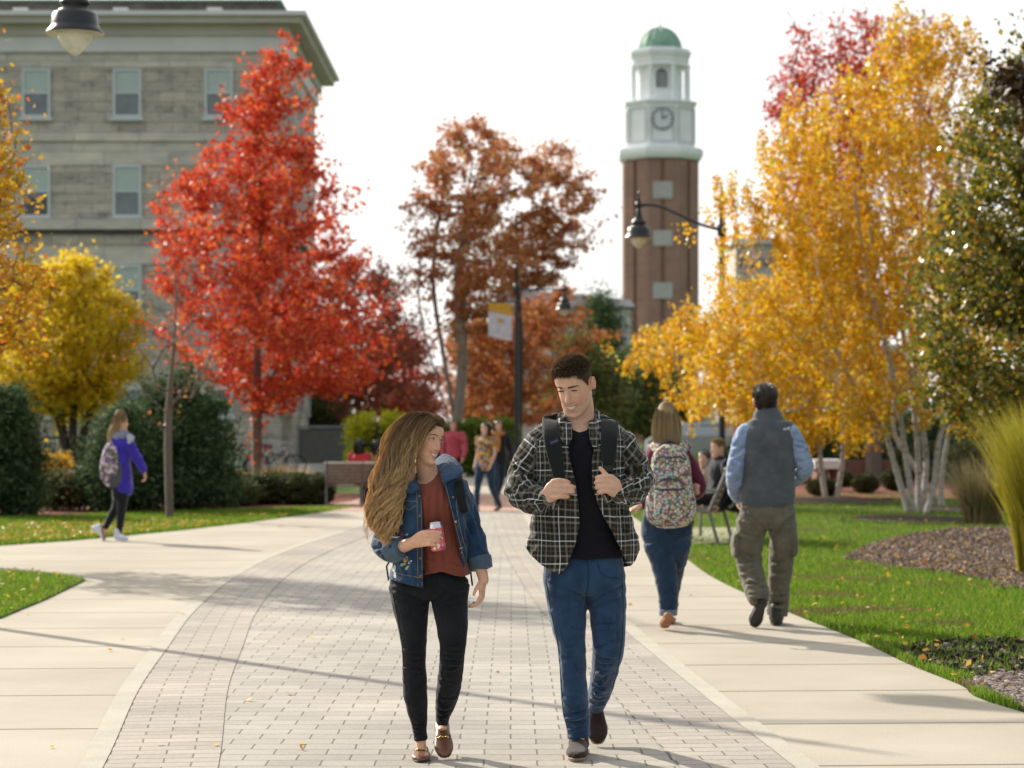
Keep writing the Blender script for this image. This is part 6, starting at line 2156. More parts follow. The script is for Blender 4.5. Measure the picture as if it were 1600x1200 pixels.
# jeans
b = MB()
A.L(b, [(912, 866, .0, 60, .115), (913, 900, 0, 64, .125), (913, 918, 0, 62, .12), (913, 928, 0, 56, .09)], cap=False)
A.L(b, [(883, 905, 0, 34, .105), (886, 940, -.01, 31.5, .10), (888.5, 975, -.02, 27, .09), (893, 1006, -.03, 22, .08), (895, 1040, -.02, 20.5, .075), (897, 1080, -.01, 20.5, .073), (900, 1115, .015, 20.5, .070), (904, 1140, .03, 18.5, .066), (905, 1151, .03, 18, .066)], n=20, cap=False)
A.L(b, [(942, 905, 0, 35, .105), (948.5, 940, 0, 30, .10), (950, 975, .0, 27, .09), (951, 1006, .0, 24.5, .08), (948, 1030, .05, 23, .075), (942, 1060, .17, 20, .07), (935, 1085, .32, 18, .068), (930, 1100, .42, 16, .065)], n=20, cap=False)
jm = remesh(b, 'jeans', M_jean_m, man, voxel=0.0055, smooth=2, wr=0.006, wscale=(6, 6, 10), wseed=3, post=lambda o: creases(o,
    [(858, 915, 905, 935, 3, .006), (862, 935, 908, 945, 2.6, .005), (970, 910, 925, 935, 3, .006), (968, 930, 924, 946, 2.6, .005), (874, 965, 908, 950, 2.5, .004), (962, 968, 930, 952, 2.5, .004),
     (890, 960, 886, 1000, 4, .004), (955, 955, 958, 1000, 4, .004)] + stack(876, 912, 990, 1035, 6, 2.4, .007, 1) + stack(877, 917, 1045, 1100, 5, 2.6, .005, 2, 9) + stack(880, 920, 1108, 1146, 8, 2.2, .009, 3, 5)
    + stack(930, 972, 985, 1030, 6, 2.4, .008, 4) + stack(928, 962, 1036, 1065, 4, 2.3, .006, 5, 8) + stack(920, 952, 1070, 1098, 6, 2.0, .009, 6, 4)))
# waist button, fly seam, pocket seams
M_stitch = simple('denim_stitch', (0.02, 0.04, 0.08), rough=0.9)

# tee
b = MB()
A.L(b, [(911, 890, 0, 62, .135), (911, 865, 0, 61, .132), (908, 830, 0, 57, .122), (906, 760, -.005, 60, .128), (905, 715, -.005, 64, .128), (905, 690, .01, 60, .11), (905, 674, .02, 44, .085), (905, 660, .03, 30, .07)])
tee = remesh(b, 'tee_shirt', M_tee, man, voxel=.006, smooth=2, wr=.006, wscale=(7, 7, 14), wseed=8, post=lambda o: (cut(o, [(820, 874), (880, 872), (915, 875), (950, 872), (1010, 874), (1010, 960), (820, 960)]), cut(o, [(860, 600), (884, 655), (889, 664), (896, 672), (905, 675.5), (915, 673), (923, 665), (928, 655), (960, 600)])))
solid(tee, .003)

# plaid shirt: torso and sleeves in one cloth
b = MB()
A.L(b, [(909, 905, .0, 88, .150), (909, 880, .0, 88, .150), (910, 850, .0, 87, .150), (908, 810, .0, 77, .145), (908, 770, .0, 70, .145), (907, 730, .0, 71, .150), (906, 700, .0, 72, .145), (905, 682, .01, 70, .115), (905, 668, .02, 52, .088), (905, 658, .03, 30, .075)], n=28)
A.L(b, [(858, 684, .02, 24, .085), (845, 700, .02, 29, .085), (829, 725, .02, 27, .08), (815, 748, .01, 25, .078), (812, 762, -.02, 24, .075), (822, 774, -.06, 23.5, .07), (838, 781, -.11, 22, .058), (848, 781, -.14, 19, .048), (853, 779, -.155, 16.5, .042)], n=20)
A.L(b, [(955, 684, .02, 24, .085), (968, 700, .02, 29, .085), (984, 722, .02, 26, .08), (997, 740, .01, 24, .078), (998, 754, -.02, 22, .074), (990, 766, -.06, 21, .068), (978, 770, -.11, 20, .056), (970, 770, -.14, 18, .046), (966, 770, -.155, 16, .042)], n=20)
def shirt_post(o):
    creases(o, [(846, 790, 868, 850, 3.2, .009), (862, 800, 880, 870, 3.2, .008), (838, 812, 842, 870, 3.5, .008), (990, 800, 978, 850, 3.2, .009), (965, 790, 975, 850, 3, .008), (850, 700, 868, 745, 3, .006), (975, 700, 958, 742, 3, .006),
                (872, 800, 890, 845, 3, .006), (945, 775, 965, 820, 3, .007), (955, 815, 985, 845, 3, .006)]
            + stack(795, 830, 728, 776, 7, 3.0, .011, 31, 10) + stack(818, 850, 762, 796, 6, 2.6, .009, 32, 10) + stack(822, 858, 690, 722, 4, 3, .008, 33, 9)
            + stack(982, 1018, 720, 764, 7, 3.0, .011, 34, 10) + stack(966, 996, 752, 784, 6, 2.6, .009, 35, 10) + stack(958, 990, 688, 715, 4, 3, .008, 36, 9))
    cut(o, [(884, 664), (887, 690), (890, 716), (899, 754), (904, 789), (906, 821), (898, 852), (888, 880), (878, 897), (877, 960), (984, 960), (983, 886), (970, 856), (951, 821), (936, 792), (926, 761), (925, 723), (930, 690), (931, 664), (926, 600), (884, 600)], front=9.80, snap=3.2)
    cut(o, [(884, 600), (883, 664), (887, 690), (930, 690), (932, 664), (930, 600)], front=9.89)
    cut(o, [(780, 840), (818, 850), (828, 866), (845, 882), (862, 893), (879, 898), (905, 894), (940, 888), (960, 884), (975, 886), (986, 884), (993, 876), (999, 860), (1030, 850), (1030, 1000), (780, 1000)], snap=3.2)
    bL = [A.p(*SHL), A.p(*ELL), A.p(852, 780, -.16)]; bR = [A.p(*SHR), A.p(*ELR), A.p(967, 770, -.16)]
    weave_attr(o, [bL, bR], (A.p(906, 700).x, 9.85, .165), warp=.012)
shirt = remesh(b, 'plaid_shirt', M_plaid, man, voxel=.0062, smooth=2, wr=.015, wscale=(8, 8, 11), wseed=21, post=shirt_post)
solid(shirt, .004)
# cuffs roll and collar
def weave_simple(o, s=1.0, off=(0, 0)):
    c = coords(o.data).astype(float) + np.array(o.parent.location)
    uv = np.stack([c[:, 0] * s + 5 + off[0], c[:, 2] * s + 5 + off[1], c[:, 1] * 0], 1).astype(np.float32)
    a = o.data.attributes.new('weave', 'FLOAT_VECTOR', 'POINT'); a.data.foreach_set('vector', uv.ravel())
for rows in ([(905, 656, .105, 10), (889, 652, .07, 11), (881, 656, .0, 12), (882, 668, -.075, 11), (885, 683, -.125, 9), (886, 694, -.150, 4)],
             [(905, 656, .105, 10), (922, 650, .07, 11), (931, 655, .0, 12), (931, 668, -.075, 11), (930, 684, -.125, 9), (929, 697, -.150, 4)]):
    o = ribbon(A, rows, M_plaid, 'collar', shirt, th=.0045, ref=(0, 0.4, 1) if False else (0, 1, 0)); 
    c = coords(o.data).astype(float); uv = np.stack([c[:, 0] * 1.3 + 5, c[:, 2] + 5, c[:, 1] * 0], 1).astype(np.float32)
    a_ = o.data.attributes.new('weave', 'FLOAT_VECTOR', 'POINT'); a_.data.foreach_set('vector', uv.ravel())
M_button = simple('shirt_button', (0.3, 0.27, 0.22), rough=0.4)


# shoes -----------------------------------------------------------------
def shoe(name, heel, toe, up, wid, uppm, solem, parent, hgt=.075, L=None, ankle=.035, open_top=False, sole_t=.016):
    """heel, toe: world points on the sole; up: sole normal"""
    X = (toe - heel); L = X.length; X.normalize(); Z = (up - X * up.dot(X)).normalized(); Y = Z.cross(X)
    def T(x, y, z): return heel + X * (x * L) + Y * y + Z * z
    b = MB()
    st = [(0.02, .68, .50), (.12, .80, .62), (.30, .78, .66), (.48, .86, .60), (.65, 1.0, .46), (.80, 1.0, .36), (.92, .80, .29), (.985, .45, .20)]
    k = hgt
    v, f = loft([T(x, 0, sole_t + k * h_ * .5) for x, w_, h_ in st], [(wid * w_, k * h_ * .5 + .006) for x, w_, h_ in st], n=20, sub=3, ref=tuple(Z), e=2.4); b.add(v, f)
    if not open_top:
        v, f = loft([T(.14, 0, k * .5), T(.15, 0, k * 1.0), T(.15, 0, k * 1.30)], [(ankle * 1.1, ankle * 1.25), (ankle, ankle * 1.2), (ankle, ankle * 1.15)], n=16, sub=3, ref=tuple(X)); b.add(v, f)
    o = remesh(b, name, uppm, parent, voxel=.004, smooth=3)
    m = MB(); n = 24; V_ = []
    for zz, g_ in ((0.0, .97), (sole_t, 1.03), (sole_t + .004, .99)):
        for i in range(n):
            a = 2 * PI * i / n
            cx = .5 + .515 * math.cos(a)
            wv = wid * (0.80 + .24 * max(0, math.cos(a)) ** .7 - .10 * max(0, -math.cos(a))) * math.copysign(abs(math.sin(a)) ** .75, math.sin(a)) * g_
            V_.append(T(cx * (g_ if cx > .5 else 1), wv, zz))
    Fc = [tuple(range(n))[::-1], tuple(range(2 * n, 3 * n))]
    for j in range(2):
        for i in range(n): Fc.append((j * n + i, j * n + (i + 1) % n, (j + 1) * n + (i + 1) % n, (j + 1) * n + i))
    m.add(V_, Fc); adopt_later = m.build('sole', solem, None, smooth=False); adopt(adopt_later, o)
    return o, T, k


def laces(o, T, k, mat, s=.018):
    m = MB()
    for i in range(5):
        x = .34 + i * .065; z = .016 + k * (.78 - i * .085) + .004
        m.tube([T(x, -s, z - .006), T(x + .01, 0, z), T(x - .01, s, z - .006)], .0022, n=5)
    m.tube([T(.33, 0, .02 + k * .80), T(.30, .022, .03 + k * .86), T(.36, .034, .02 + k * .70), T(.34, .01, .02 + k * .80)], .0018, n=5)
    m.tube([T(.33, 0, .02 + k * .80), T(.30, -.022, .03 + k * .86), T(.36, -.034, .02 + k * .70), T(.34, -.01, .02 + k * .80)], .0018, n=5)
    q = m.build('laces', mat, None); adopt(q, o)


def X_(px, D): return (px - CX) / F * D
h1 = Vector((X_(905, 9.96), 9.96, .004)); t1 = Vector((X_(901, 9.665), 9.665, .004))
o, T, k = shoe('shoe', h1, t1, Vector((0, 0, 1)), .050, M_shoe_m, M_sole, man, hgt=.085, ankle=.044); laces(o, T, k, M_lace)
t2 = Vector((X_(934, 10.13), 10.13, .012)); h2 = Vector((X_(928, 10.345), 10.345, .165))
o, T, k = shoe('shoe', h2, t2, Vector((0, -.62, .80)), .050, M_shoe_m, M_sole, man, hgt=.085, ankle=.044); laces(o, T, k, M_lace)

# backpack worn by the man: straps over the chest, pack behind
bp1 = thing('backpack', A.p(906, 700, .28), 'black backpack worn by the man in the plaid shirt, straps in his fists', 'backpack')
ribbon(A, [(868, 668, .13, 13), (862, 656, .06, 13), (860, 660, -.05, 13), (862, 680, -.142, 13), (866, 705, -.168, 12.5), (872, 735, -.172, 10), (876, 760, -.176, 7), (875, 776, -.172, 4)], M_strap, 'shoulder_strap', bp1, th=.007)
ribbon(A, [(945, 668, .13, 13), (951, 655, .06, 13), (953, 659, -.05, 13.5), (952, 680, -.142, 13), (951, 705, -.168, 12), (950, 730, -.172, 8), (948, 755, -.176, 6), (949, 772, -.172, 4)], M_strap, 'shoulder_strap', bp1, th=.007)
b = MB(); A.L(b, [(906, 660, .22, 40, .05), (906, 680, .25, 52, .09), (906, 760, .26, 56, .11), (906, 830, .25, 54, .10), (906, 845, .24, 44, .06)], e=2.8); remesh(b, 'pack', M_strap, bp1, voxel=.01, smooth=2)
m = MB(); m.box(A.p(949.5, 732, -.182), (A.r(13), .006, A.r(9))); m.build('strap_buckle', simple('black_plastic', (0.02, 0.022, 0.025), rough=.3), bp1)
Mt = Matrix.Rotation(math.radians(-22), 3, 'Y')
m = MB(); m.box(A.p(866, 690, -.170), (A.r(14), .004, A.r(8)), m=Mt); lab = m.build('brand_tag', simple('tag_navy', (0.02, 0.018, 0.04), rough=.7), bp1)


def text_mesh(body, size, M4, mat, parent, name='lettering', extrude=.0006):
    cv = bpy.data.curves.new(name, 'FONT'); cv.body = body; cv.size = size; cv.extrude = extrude; cv.align_x = 'CENTER'; cv.align_y = 'CENTER'
    t_ = bpy.data.objects.new('tmp', cv); COL.objects.link(t_)
    bpy.context.view_layer.update()
    me = bpy.data.meshes.new_from_object(t_.evaluated_get(bpy.context.evaluated_depsgraph_get()))
    bpy.data.objects.remove(t_)
    me.transform(M4 @ Matrix.Rotation(PI / 2, 4, 'X')); me.materials.clear(); me.materials.append(mat)
    o = bpy.data.objects.new(name, me); COL.objects.link(o); adopt(o, parent); return o
text_mesh('JANSPORT', .0075, Matrix.Translation(A.p(866, 690, -.1735)) @ Mt.to_4x4(), simple('tag_lilac', (0.30, 0.26, 0.48), rough=.7), lab)

# ------------------------------------------------------------------ young woman
M_skin_w = skinmat('skin_woman', (0.72, 0.42, 0.28), (0.72, 0.27, 0.17), (0.52, 0.15, 0.17))
M_hair_w = hairmat('hair_golden_brown', (0.17, 0.10, 0.055), (0.60, 0.40, 0.20), (0.95, 0.70, 0.36), rough=0.34, var=.38, trans=.4, spec=.4)
M_brow_w = simple('brow_brown', (0.07, 0.04, 0.025), rough=0.7)
M_denim = cloth('indigo_denim', (0.008, 0.030, 0.075), fade=(0.022, 0.065, 0.13), fold=.005, fscale=18, var=.2, weave=500)
M_denim_in = cloth('denim_inside', (0.06, 0.10, 0.15), fade=(0.09, 0.14, 0.20), fold=.002)
M_terra = cloth('terracotta_blouse', (0.19, 0.048, 0.030), fade=(0.23, 0.062, 0.038), fold=.006, fscale=9, stretch=(1, 1, .4), var=.06)
M_bjean = cloth('black_denim', (0.006, 0.007, 0.010), fade=(0.012, 0.014, 0.018), fold=.006, fscale=18, var=.2, sheen=.08)
M_loafer = simple('tan_leather', (0.17, 0.075, 0.038), rough=0.35, var=.15, scale=20, spec=.5)
M_gold = simple('gold_metal', (0.75, 0.52, 0.22), rough=0.25, var=.05, metal=1.0)

B = Fig(9.75)
base = Vector((B.p(670, 1100).x, 9.75, 0))
wom = thing('person', base, 'young woman in denim jacket and terracotta blouse with long windblown hair', 'person')
HW = head_matrix(B.p(664, 688.5, -.0), 50, 0, 12, .885)
b = MB()
add_head(b, HW, jaw=.93, smile=1.1, female=True, nose=.96)
B.L(b, [(672, 775, .02, 24, .06), (668, 752, .015, 19, .052), (665, 735, .01, 17, .048), (662, 715, .01, 17, .052), (660, 700, .02, 17, .05)])
B.L(b, [(671, 898, 0, 44, .075), (671, 888, 0, 46, .085), (674, 865, 0, 36, .080), (676, 830, 0, 38, .085), (677, 795, -.015, 42, .105), (677, 768, .0, 43, .085), (675, 755, .01, 36, .06), (672, 745, .02, 26, .05)])
B.L(b, [(642, 766, .02, 15, .05), (622, 805, .03, 13, .042), (600, 850, .02, 11.5, .036), (612, 858, -.04, 11, .034), (628, 854, -.10, 10.5, .033), (642, 849, -.15, 9, .026), (650, 845, -.175, 8.5, .022)], n=16)
B.L(b, [(712, 762, .02, 15, .05), (727, 805, .03, 13, .042), (738, 845, .02, 11.5, .036), (746, 870, .0, 10.5, .032), (753, 895, -.02, 9, .026), (756, 908, -.025, 8, .022)], n=16)
for l in ([(643, 925, 0, 24, .08), (645, 975, -.02, 16, .06), (646.5, 1035, -.02, 12, .045), (650, 1095, .02, 11, .04), (655, 1130, .04, 8, .03), (657.5, 1157, .045, 8.2, .031), (658, 1174, .035, 8, .03)],
          [(701, 925, 0, 24, .08), (706, 975, -.05, 16, .06), (706, 1030, -.04, 12, .045), (698, 1090, .09, 11, .04), (692, 1118, .15, 8, .03), (691, 1131, .17, 8.2, .031), (691, 1145, .165, 8, .03)]):
    B.L(b, l, n=16)
# right hand wrapped round the can
B.L(b, [(646, 848, -.165, 9, .020), (655, 844, -.185, 12, .017), (663, 840.5, -.20, 12.5, .014), (668, 839.5, -.205, 11.5, .012)], n=14, sub=3)
for i in range(4):
    y0 = 831.5 + i * 6.3
    ex = (689.5, 688.5, 686, 681)[i]
    px_finger(b, B, [(662 - i * .3, y0 + .8, -.203), (669, y0 + .1, -.214), (ex - 9, y0 + .3, -.222), (ex - 2, y0 + .8, -.218), (ex, y0 + 1.2, -.206)], [.0092, .0092, .0084, .0076, .0062])
px_finger(b, B, [(655, 838, -.17), (666, 831, -.155), (677, 828, -.15), (684, 829, -.155)], [.0115, .010, .009, .0075])
# left hand hanging, half open
hand(b, B.p(755, 905, -.022), Vector((-.10, -.18, -1)), Vector((-1, .25, .05)), side=-1, curl=(18, 30, 25), s=.88, thumb_in=.2)
remesh(b, 'body', M_skin_w, wom, voxel=.0032, smooth=2, post=lambda o: face_paint(o, HW, .8, .6, 0))
face_parts(HW, wom, M_brow_w, eye_open=.0032, brow_z=.038, brow_r=.0022)

# blouse
b = MB()
B.L(b, [(690, 908, 0, 46, .130), (690, 895, 0, 45, .128), (688, 880, 0, 42, .115), (684, 850, 0, 42, .108), (680, 815, -.01, 43, .115), (678, 790, -.02, 45, .128), (677, 768, -.005, 45, .108), (675, 754, .01, 38, .075), (671, 744, .02, 27, .06)])
def bl_post(o):
    creases(o, [(668, 760, 664, 840, 3.2, .005), (680, 762, 678, 850, 3.4, .006), (690, 765, 694, 850, 3, .005), (668, 850, 672, 890, 3, .005), (684, 855, 690, 888, 3, .006), (698, 820, 708, 885, 3, .006), (700, 880, 722, 890, 2.2, .006), (660, 870, 680, 880, 2.4, .004)])
    cut(o, [(630, 640), (637, 740), (645, 750), (655, 756), (666, 756), (676, 750), (683, 741), (688, 728), (720, 640)])
    cut(o, [(600, 905), (640, 900), (661, 899), (676, 896), (690, 893), (700, 896), (712, 900), (724, 901), (735, 897), (760, 896), (760, 960), (600, 960)])
bl = remesh(b, 'blouse', M_terra, wom, voxel=.0055, smooth=3, wr=.007, wscale=(12, 12, 3.5), wseed=31, post=bl_post)
solid(bl, .003)
# jeans
b = MB()
B.L(b, [(671, 888, 0, 50, .10), (670, 905, 0, 61, .115), (671, 922, 0, 60, .12), (672, 934, 0, 52, .09)], cap=False)
B.L(b, [(640, 915, 0, 33, .10), (641.5, 945, -.01, 29, .095), (644.5, 975, -.02, 23.5, .083), (646.5, 1005, -.03, 20, .072), (647, 1035, -.02, 18, .066), (648, 1065, 0, 19, .068), (650, 1095, .02, 18, .062), (655, 1130, .04, 12.5, .046), (657.5, 1157, .045, 10.5, .04)], n=20, cap=False)
B.L(b, [(702, 915, 0, 32, .10), (703, 945, -.02, 28, .095), (706.5, 975, -.05, 25, .083), (707.5, 1005, -.06, 21.5, .072), (706, 1030, -.04, 19, .066), (703, 1060, .02, 19.5, .068), (698, 1090, .09, 17.5, .062), (692, 1118, .15, 11.5, .046), (691, 1131, .17, 10.5, .04)], n=20, cap=False)
jw = remesh(b, 'jeans', M_bjean, wom, voxel=.005, smooth=2, wr=.0035, wscale=(7, 7, 12), wseed=5, post=lambda o: creases(o,
    [(616, 925, 660, 942, 2.6, .005), (618, 940, 664, 948, 2.2, .004), (726, 922, 684, 942, 2.6, .005), (724, 938, 682, 950, 2.2, .004), (676, 905, 690, 925, 2, .003)]
    + stack(628, 664, 1012, 1046, 7, 2.0, .005, 11, 4) + stack(632, 667, 1060, 1100, 4, 2.0, .003, 12, 6) + stack(642, 667, 1118, 1154, 9, 1.7, .0055, 13, 3)
    + stack(688, 726, 1012, 1046, 7, 2.0, .005, 14, 4) + stack(684, 720, 1060, 1090, 3, 2.0, .003, 15, 6) + stack(681, 703, 1102, 1130, 7, 1.7, .0055, 16, 3)))
m = MB(); m.tube([B.p(678, 900, -.118), B.p(680, 915, -.123), B.p(676, 930, -.12)], .0013, n=5); m.build('fly_seam', M_bjean, wom)

# denim jacket, open at the front
b = MB()
B.L(b, [(669, 925, .0, 61, .140), (670, 905, .0, 60, .140), (674, 870, .0, 56, .140), (677, 830, .0, 55, .150), (678, 795, .0, 56, .158), (678, 770, .0, 56, .140), (676, 755, .01, 46, .10), (674, 745, .02, 32, .07)], n=28, e=2.3)
B.L(b, [(645, 764, .02, 22, .075), (632, 790, .02, 21, .068), (614, 822, .03, 20, .062), (600, 846, .02, 19, .06), (603, 856, -.01, 18.5, .058), (612, 859, -.05, 18.5, .056), (620, 858, -.085, 17, .052)], n=20)
B.L(b, [(708, 760, .02, 22, .075), (722, 790, .02, 21, .068), (733, 822, .02, 19, .062), (743, 850, .01, 17.5, .058), (750, 878, -.005, 16, .052)], n=20)
def jk_post(o):
    creases(o, stack(582, 615, 838, 868, 6, 2.4, .008, 41, 8) + stack(612, 640, 815, 850, 4, 2.5, .006, 42, 8) + [(720, 765, 738, 815, 3, .007), (735, 790, 750, 850, 3, .007), (722, 810, 740, 850, 2.6, .006), (738, 835, 756, 862, 2.6, .006),
            (712, 790, 722, 850, 2.6, .005), (624, 870, 634, 905, 2.6, .005), (640, 865, 646, 905, 2.4, .004), (700, 740, 725, 752, 2.5, .004)])
    cut(o, [(646, 740), (655, 757), (658, 780), (660, 813), (661, 850), (661, 919), (661, 960), (727, 960), (725, 889), (717, 853), (709, 813), (700, 780), (693, 757), (686, 735), (680, 640), (646, 640)], front=9.72, snap=2.8)
    cut(o, [(640, 600), (645, 740), (655, 757), (693, 757), (686, 735), (690, 715), (700, 600)], front=9.80)
    cut(o, [(560, 880), (600, 900), (613, 907), (636, 913), (661, 919.5), (661, 930), (700, 920), (724, 891), (737, 893), (760, 900), (800, 930), (800, 990), (560, 990)], snap=2.8)
jk = remesh(b, 'denim_jacket', M_denim, wom, voxel=.0055, smooth=2, wr=.010, wscale=(8, 8, 12), wseed=41, post=jk_post)
solid(jk, .004)
# cuffs (turned back, lighter inside)
def cuff(fig, a, b_, ra, rb, mat, parent, name='cuff', cap=True):
    m = MB(); v, f = loft([fig.p(*a), fig.p(*b_)], [ra, rb], n=22, sub=1, cap=False); m.add(v, f); return m.build(name, mat, parent, smooth=False)
b = MB(); B.L(b, [(749, 870, .0, 19, .064), (751, 880, -.005, 18, .060), (753, 889, -.01, 17.5, .056)], n=20, cap=False); remesh(b, 'cuff', M_denim_in, jk, voxel=.004, smooth=1, wr=.003, wseed=2)
b = MB(); B.L(b, [(614, 859, -.058, 21, .066), (622, 857.5, -.085, 19.5, .060), (630, 855, -.11, 17, .052)], n=20, cap=False); remesh(b, 'cuff', M_denim_in, jk, voxel=.004, smooth=1, wr=.003, wseed=4)
# collar
def patch(fig, rows, mat, name, parent, t=.006, k=4):
    cols = [catmull([r[j] for r in rows], k) for j in range(len(rows[0]))]
    G_ = [catmull([c[i] for c in cols], k) for i in range(len(cols[0]))]
    m = MB(); n_ = len(G_[0])
    m.add([fig.p(*q) for r in G_ for q in r], [(i * n_ + j, i * n_ + j + 1, (i + 1) * n_ + j + 1, (i + 1) * n_ + j) for i in range(len(G_) - 1) for j in range(n_ - 1)])
    o = m.build(name, mat, parent, smooth=True)
    md = o.modifiers.new('t', 'SOLIDIFY'); md.thickness = t; md.offset = 0
    return o
patch(B, [[(676, 727, .08), (684, 716, .09), (694, 709, .08)], [(683, 728, .02), (694, 719, .02), (708, 715, .02)], [(686, 735, -.055), (701, 728, -.065), (720, 728, -.045)], [(689, 744, -.11), (704, 739, -.125), (723, 740, -.105)], [(692, 756, -.155), (698, 753, -.160), (705, 749, -.155)]], M_denim, 'collar', jk)
patch(B, [[(668, 727, .08), (656, 727, .09), (646, 730, .08)], [(655, 735, .02), (645, 737, .02), (636, 742, .02)], [(649, 745, -.065), (640, 748, -.07), (630, 756, -.055)], [(650, 755, -.12), (640, 759, -.13), (630, 768, -.115)], [(656, 763, -.158), (651, 767, -.162), (645, 771, -.158)]], M_denim, 'collar', jk)
# placket seams, pocket flap, buttons, embroidery
M_copst = simple('copper_stitch', (0.30, 0.20, 0.10), rough=0.7)
M_cbut = simple('copper_button', (0.35, 0.16, 0.06), rough=0.35, metal=.8)
M_hotp = simple('embroidery_pink', (0.55, 0.04, 0.14), rough=.8); M_embw = simple('embroidery_white', (0.55, 0.58, 0.60), rough=.8); M_embo = simple('embroidery_gold', (0.45, 0.24, 0.08), rough=.8); M_embg = simple('embroidery_green', (0.30, 0.36, 0.20), rough=.8)


def on_surface(o, px, py, lift=.002):
    """point of garment o that the pixel ray meets first, lifted towards the eye"""
    M_ = o.matrix_world
    off = o.parent.location if o.parent else Vector()
    if o.parent and o.parent.parent: off = off + o.parent.parent.location
    org = Vector((0, 0, H)) - off
    d = (W(px, py, 10) - Vector((0, 0, H))).normalized()
    ok, loc, nr, _ = o.ray_cast(org, d)
    if not ok: return None
    return loc + off - d * lift


bpy.context.view_layer.update()
def seam(o, pts, r, mat, name='seam', k=5):
    m = MB(); P = []
    for q in catmull([(a, b_, 0) for a, b_ in pts], k):
        s = on_surface(o, q[0], q[1], r * .6)
        if s is not None: P.append(s)
    if len(P) > 2:
        m.tube(P, r, n=5); x = m.build(name, mat, None, smooth=True); adopt(x, o)
seam(jk, [(657, 765), (658.5, 800), (659, 850), (659.5, 915)], .0012, M_copst)
seam(jk, [(651, 765), (652, 800), (652.5, 850), (653, 916)], .0012, M_copst)
seam(jk, [(612, 892), (630, 898), (659, 903)], .0013, M_copst)
seam(jk, [(628, 781), (640, 783), (651, 783)], .0012, M_copst)
seam(jk, [(629, 790), (639, 796), (649, 790)], .0011, M_copst)
seam(jk, [(696, 757), (703, 785), (712, 822), (720, 853), (729, 890)], .0013, M_copst)
seam(jk, [(716, 768), (713, 790), (720, 830), (731, 870)], .0012, M_copst)
for (px, py) in ((655.5, 775), (656, 806), (656.5, 840), (657, 872), (657, 900), (708, 777)):
    s = on_surface(jk, px, py, .002)
    if s:
        m = MB(); m.ball(s, (.0055, .003, .0055), n=6); x = m.build('button', M_cbut, None, smooth=True); adopt(x, jk)
def leafpatch(o, px, py, ang, L, wd, mat):
    V_ = []
    ca, sa = math.cos(math.radians(ang)), math.sin(math.radians(ang))
    for t in range(10):
        a = 2 * PI * t / 10
        u, v = math.cos(a) * L / 2, math.sin(a) * wd / 2 * (1 - .35 * math.cos(a))
        s = on_surface(o, px + u * ca - v * sa, py - u * sa - v * ca, .002)
        if s is None: return
        V_.append(s)
    m = MB(); m.add(V_, [tuple(range(10))[::-1]]); x = m.build('embroidery', mat, None); adopt(x, o)
for a in ((634, 874, 60, 11, 6, M_embo), (630, 882, 20, 10, 5, M_embg), (636, 887, 50, 9, 4, M_embg), (641, 878, 40, 8, 4, M_embw), (616, 888, 80, 12, 5, M_embw), (617, 898, 95, 11, 4, M_embw), (629, 836, 10, 8, 4, M_hotp), (636, 835, 20, 5, 3, M_embg),
          (711, 818, 70, 10, 5, M_embw), (713, 825, 20, 9, 4, M_embw), (710, 832, 60, 8, 3, M_embw), (716, 846, 80, 9, 4, M_hotp), (720, 858, 40, 8, 4, M_embw), (721, 867, 80, 9, 6, M_embw), (714, 838, 80, 7, 3, M_embo)):
    leafpatch(jk, *a)

M_seam_b = simple('jean_seam_blue', (0.012, 0.03, 0.06), rough=.9); M_seam_k = simple('jean_seam_black', (0.02, 0.021, 0.025), rough=.9)
seam(jm, [(853, 905), (862, 960), (872, 1010), (876, 1060), (880, 1110), (888, 1144)], .0022, M_seam_b)
seam(jm, [(972, 900), (974, 950), (972, 1000), (966, 1040), (956, 1080)], .0022, M_seam_b)
seam(jm, [(934, 880), (938, 894), (950, 902), (968, 904)], .0018, M_seam_b)
seam(jm, [(917, 876), (920, 900), (917, 925), (915, 936)], .0022, M_seam_b)
seam(jw, [(613, 925), (620, 960), (628, 1005), (632, 1060), (640, 1110), (649, 1150)], .0020, M_seam_k)
seam(jw, [(728, 915), (727, 960), (726, 1005), (722, 1050), (714, 1090)], .0020, M_seam_k)
seam(jw, [(690, 905), (694, 915), (706, 922), (724, 924)], .0016, M_seam_k)

# earring
m = MB(); m.ball(B.p(650, 709, -.108), (.0035, .003, .0042), n=6); m.tube([B.p(650, 711, -.110), B.p(649.5, 716, -.112)], .0014, n=6); m.ball(B.p(649, 720.5, -.112), (.0050, .003, .0090), n=8)
m.build('earring', M_gold, wom, smooth=True)

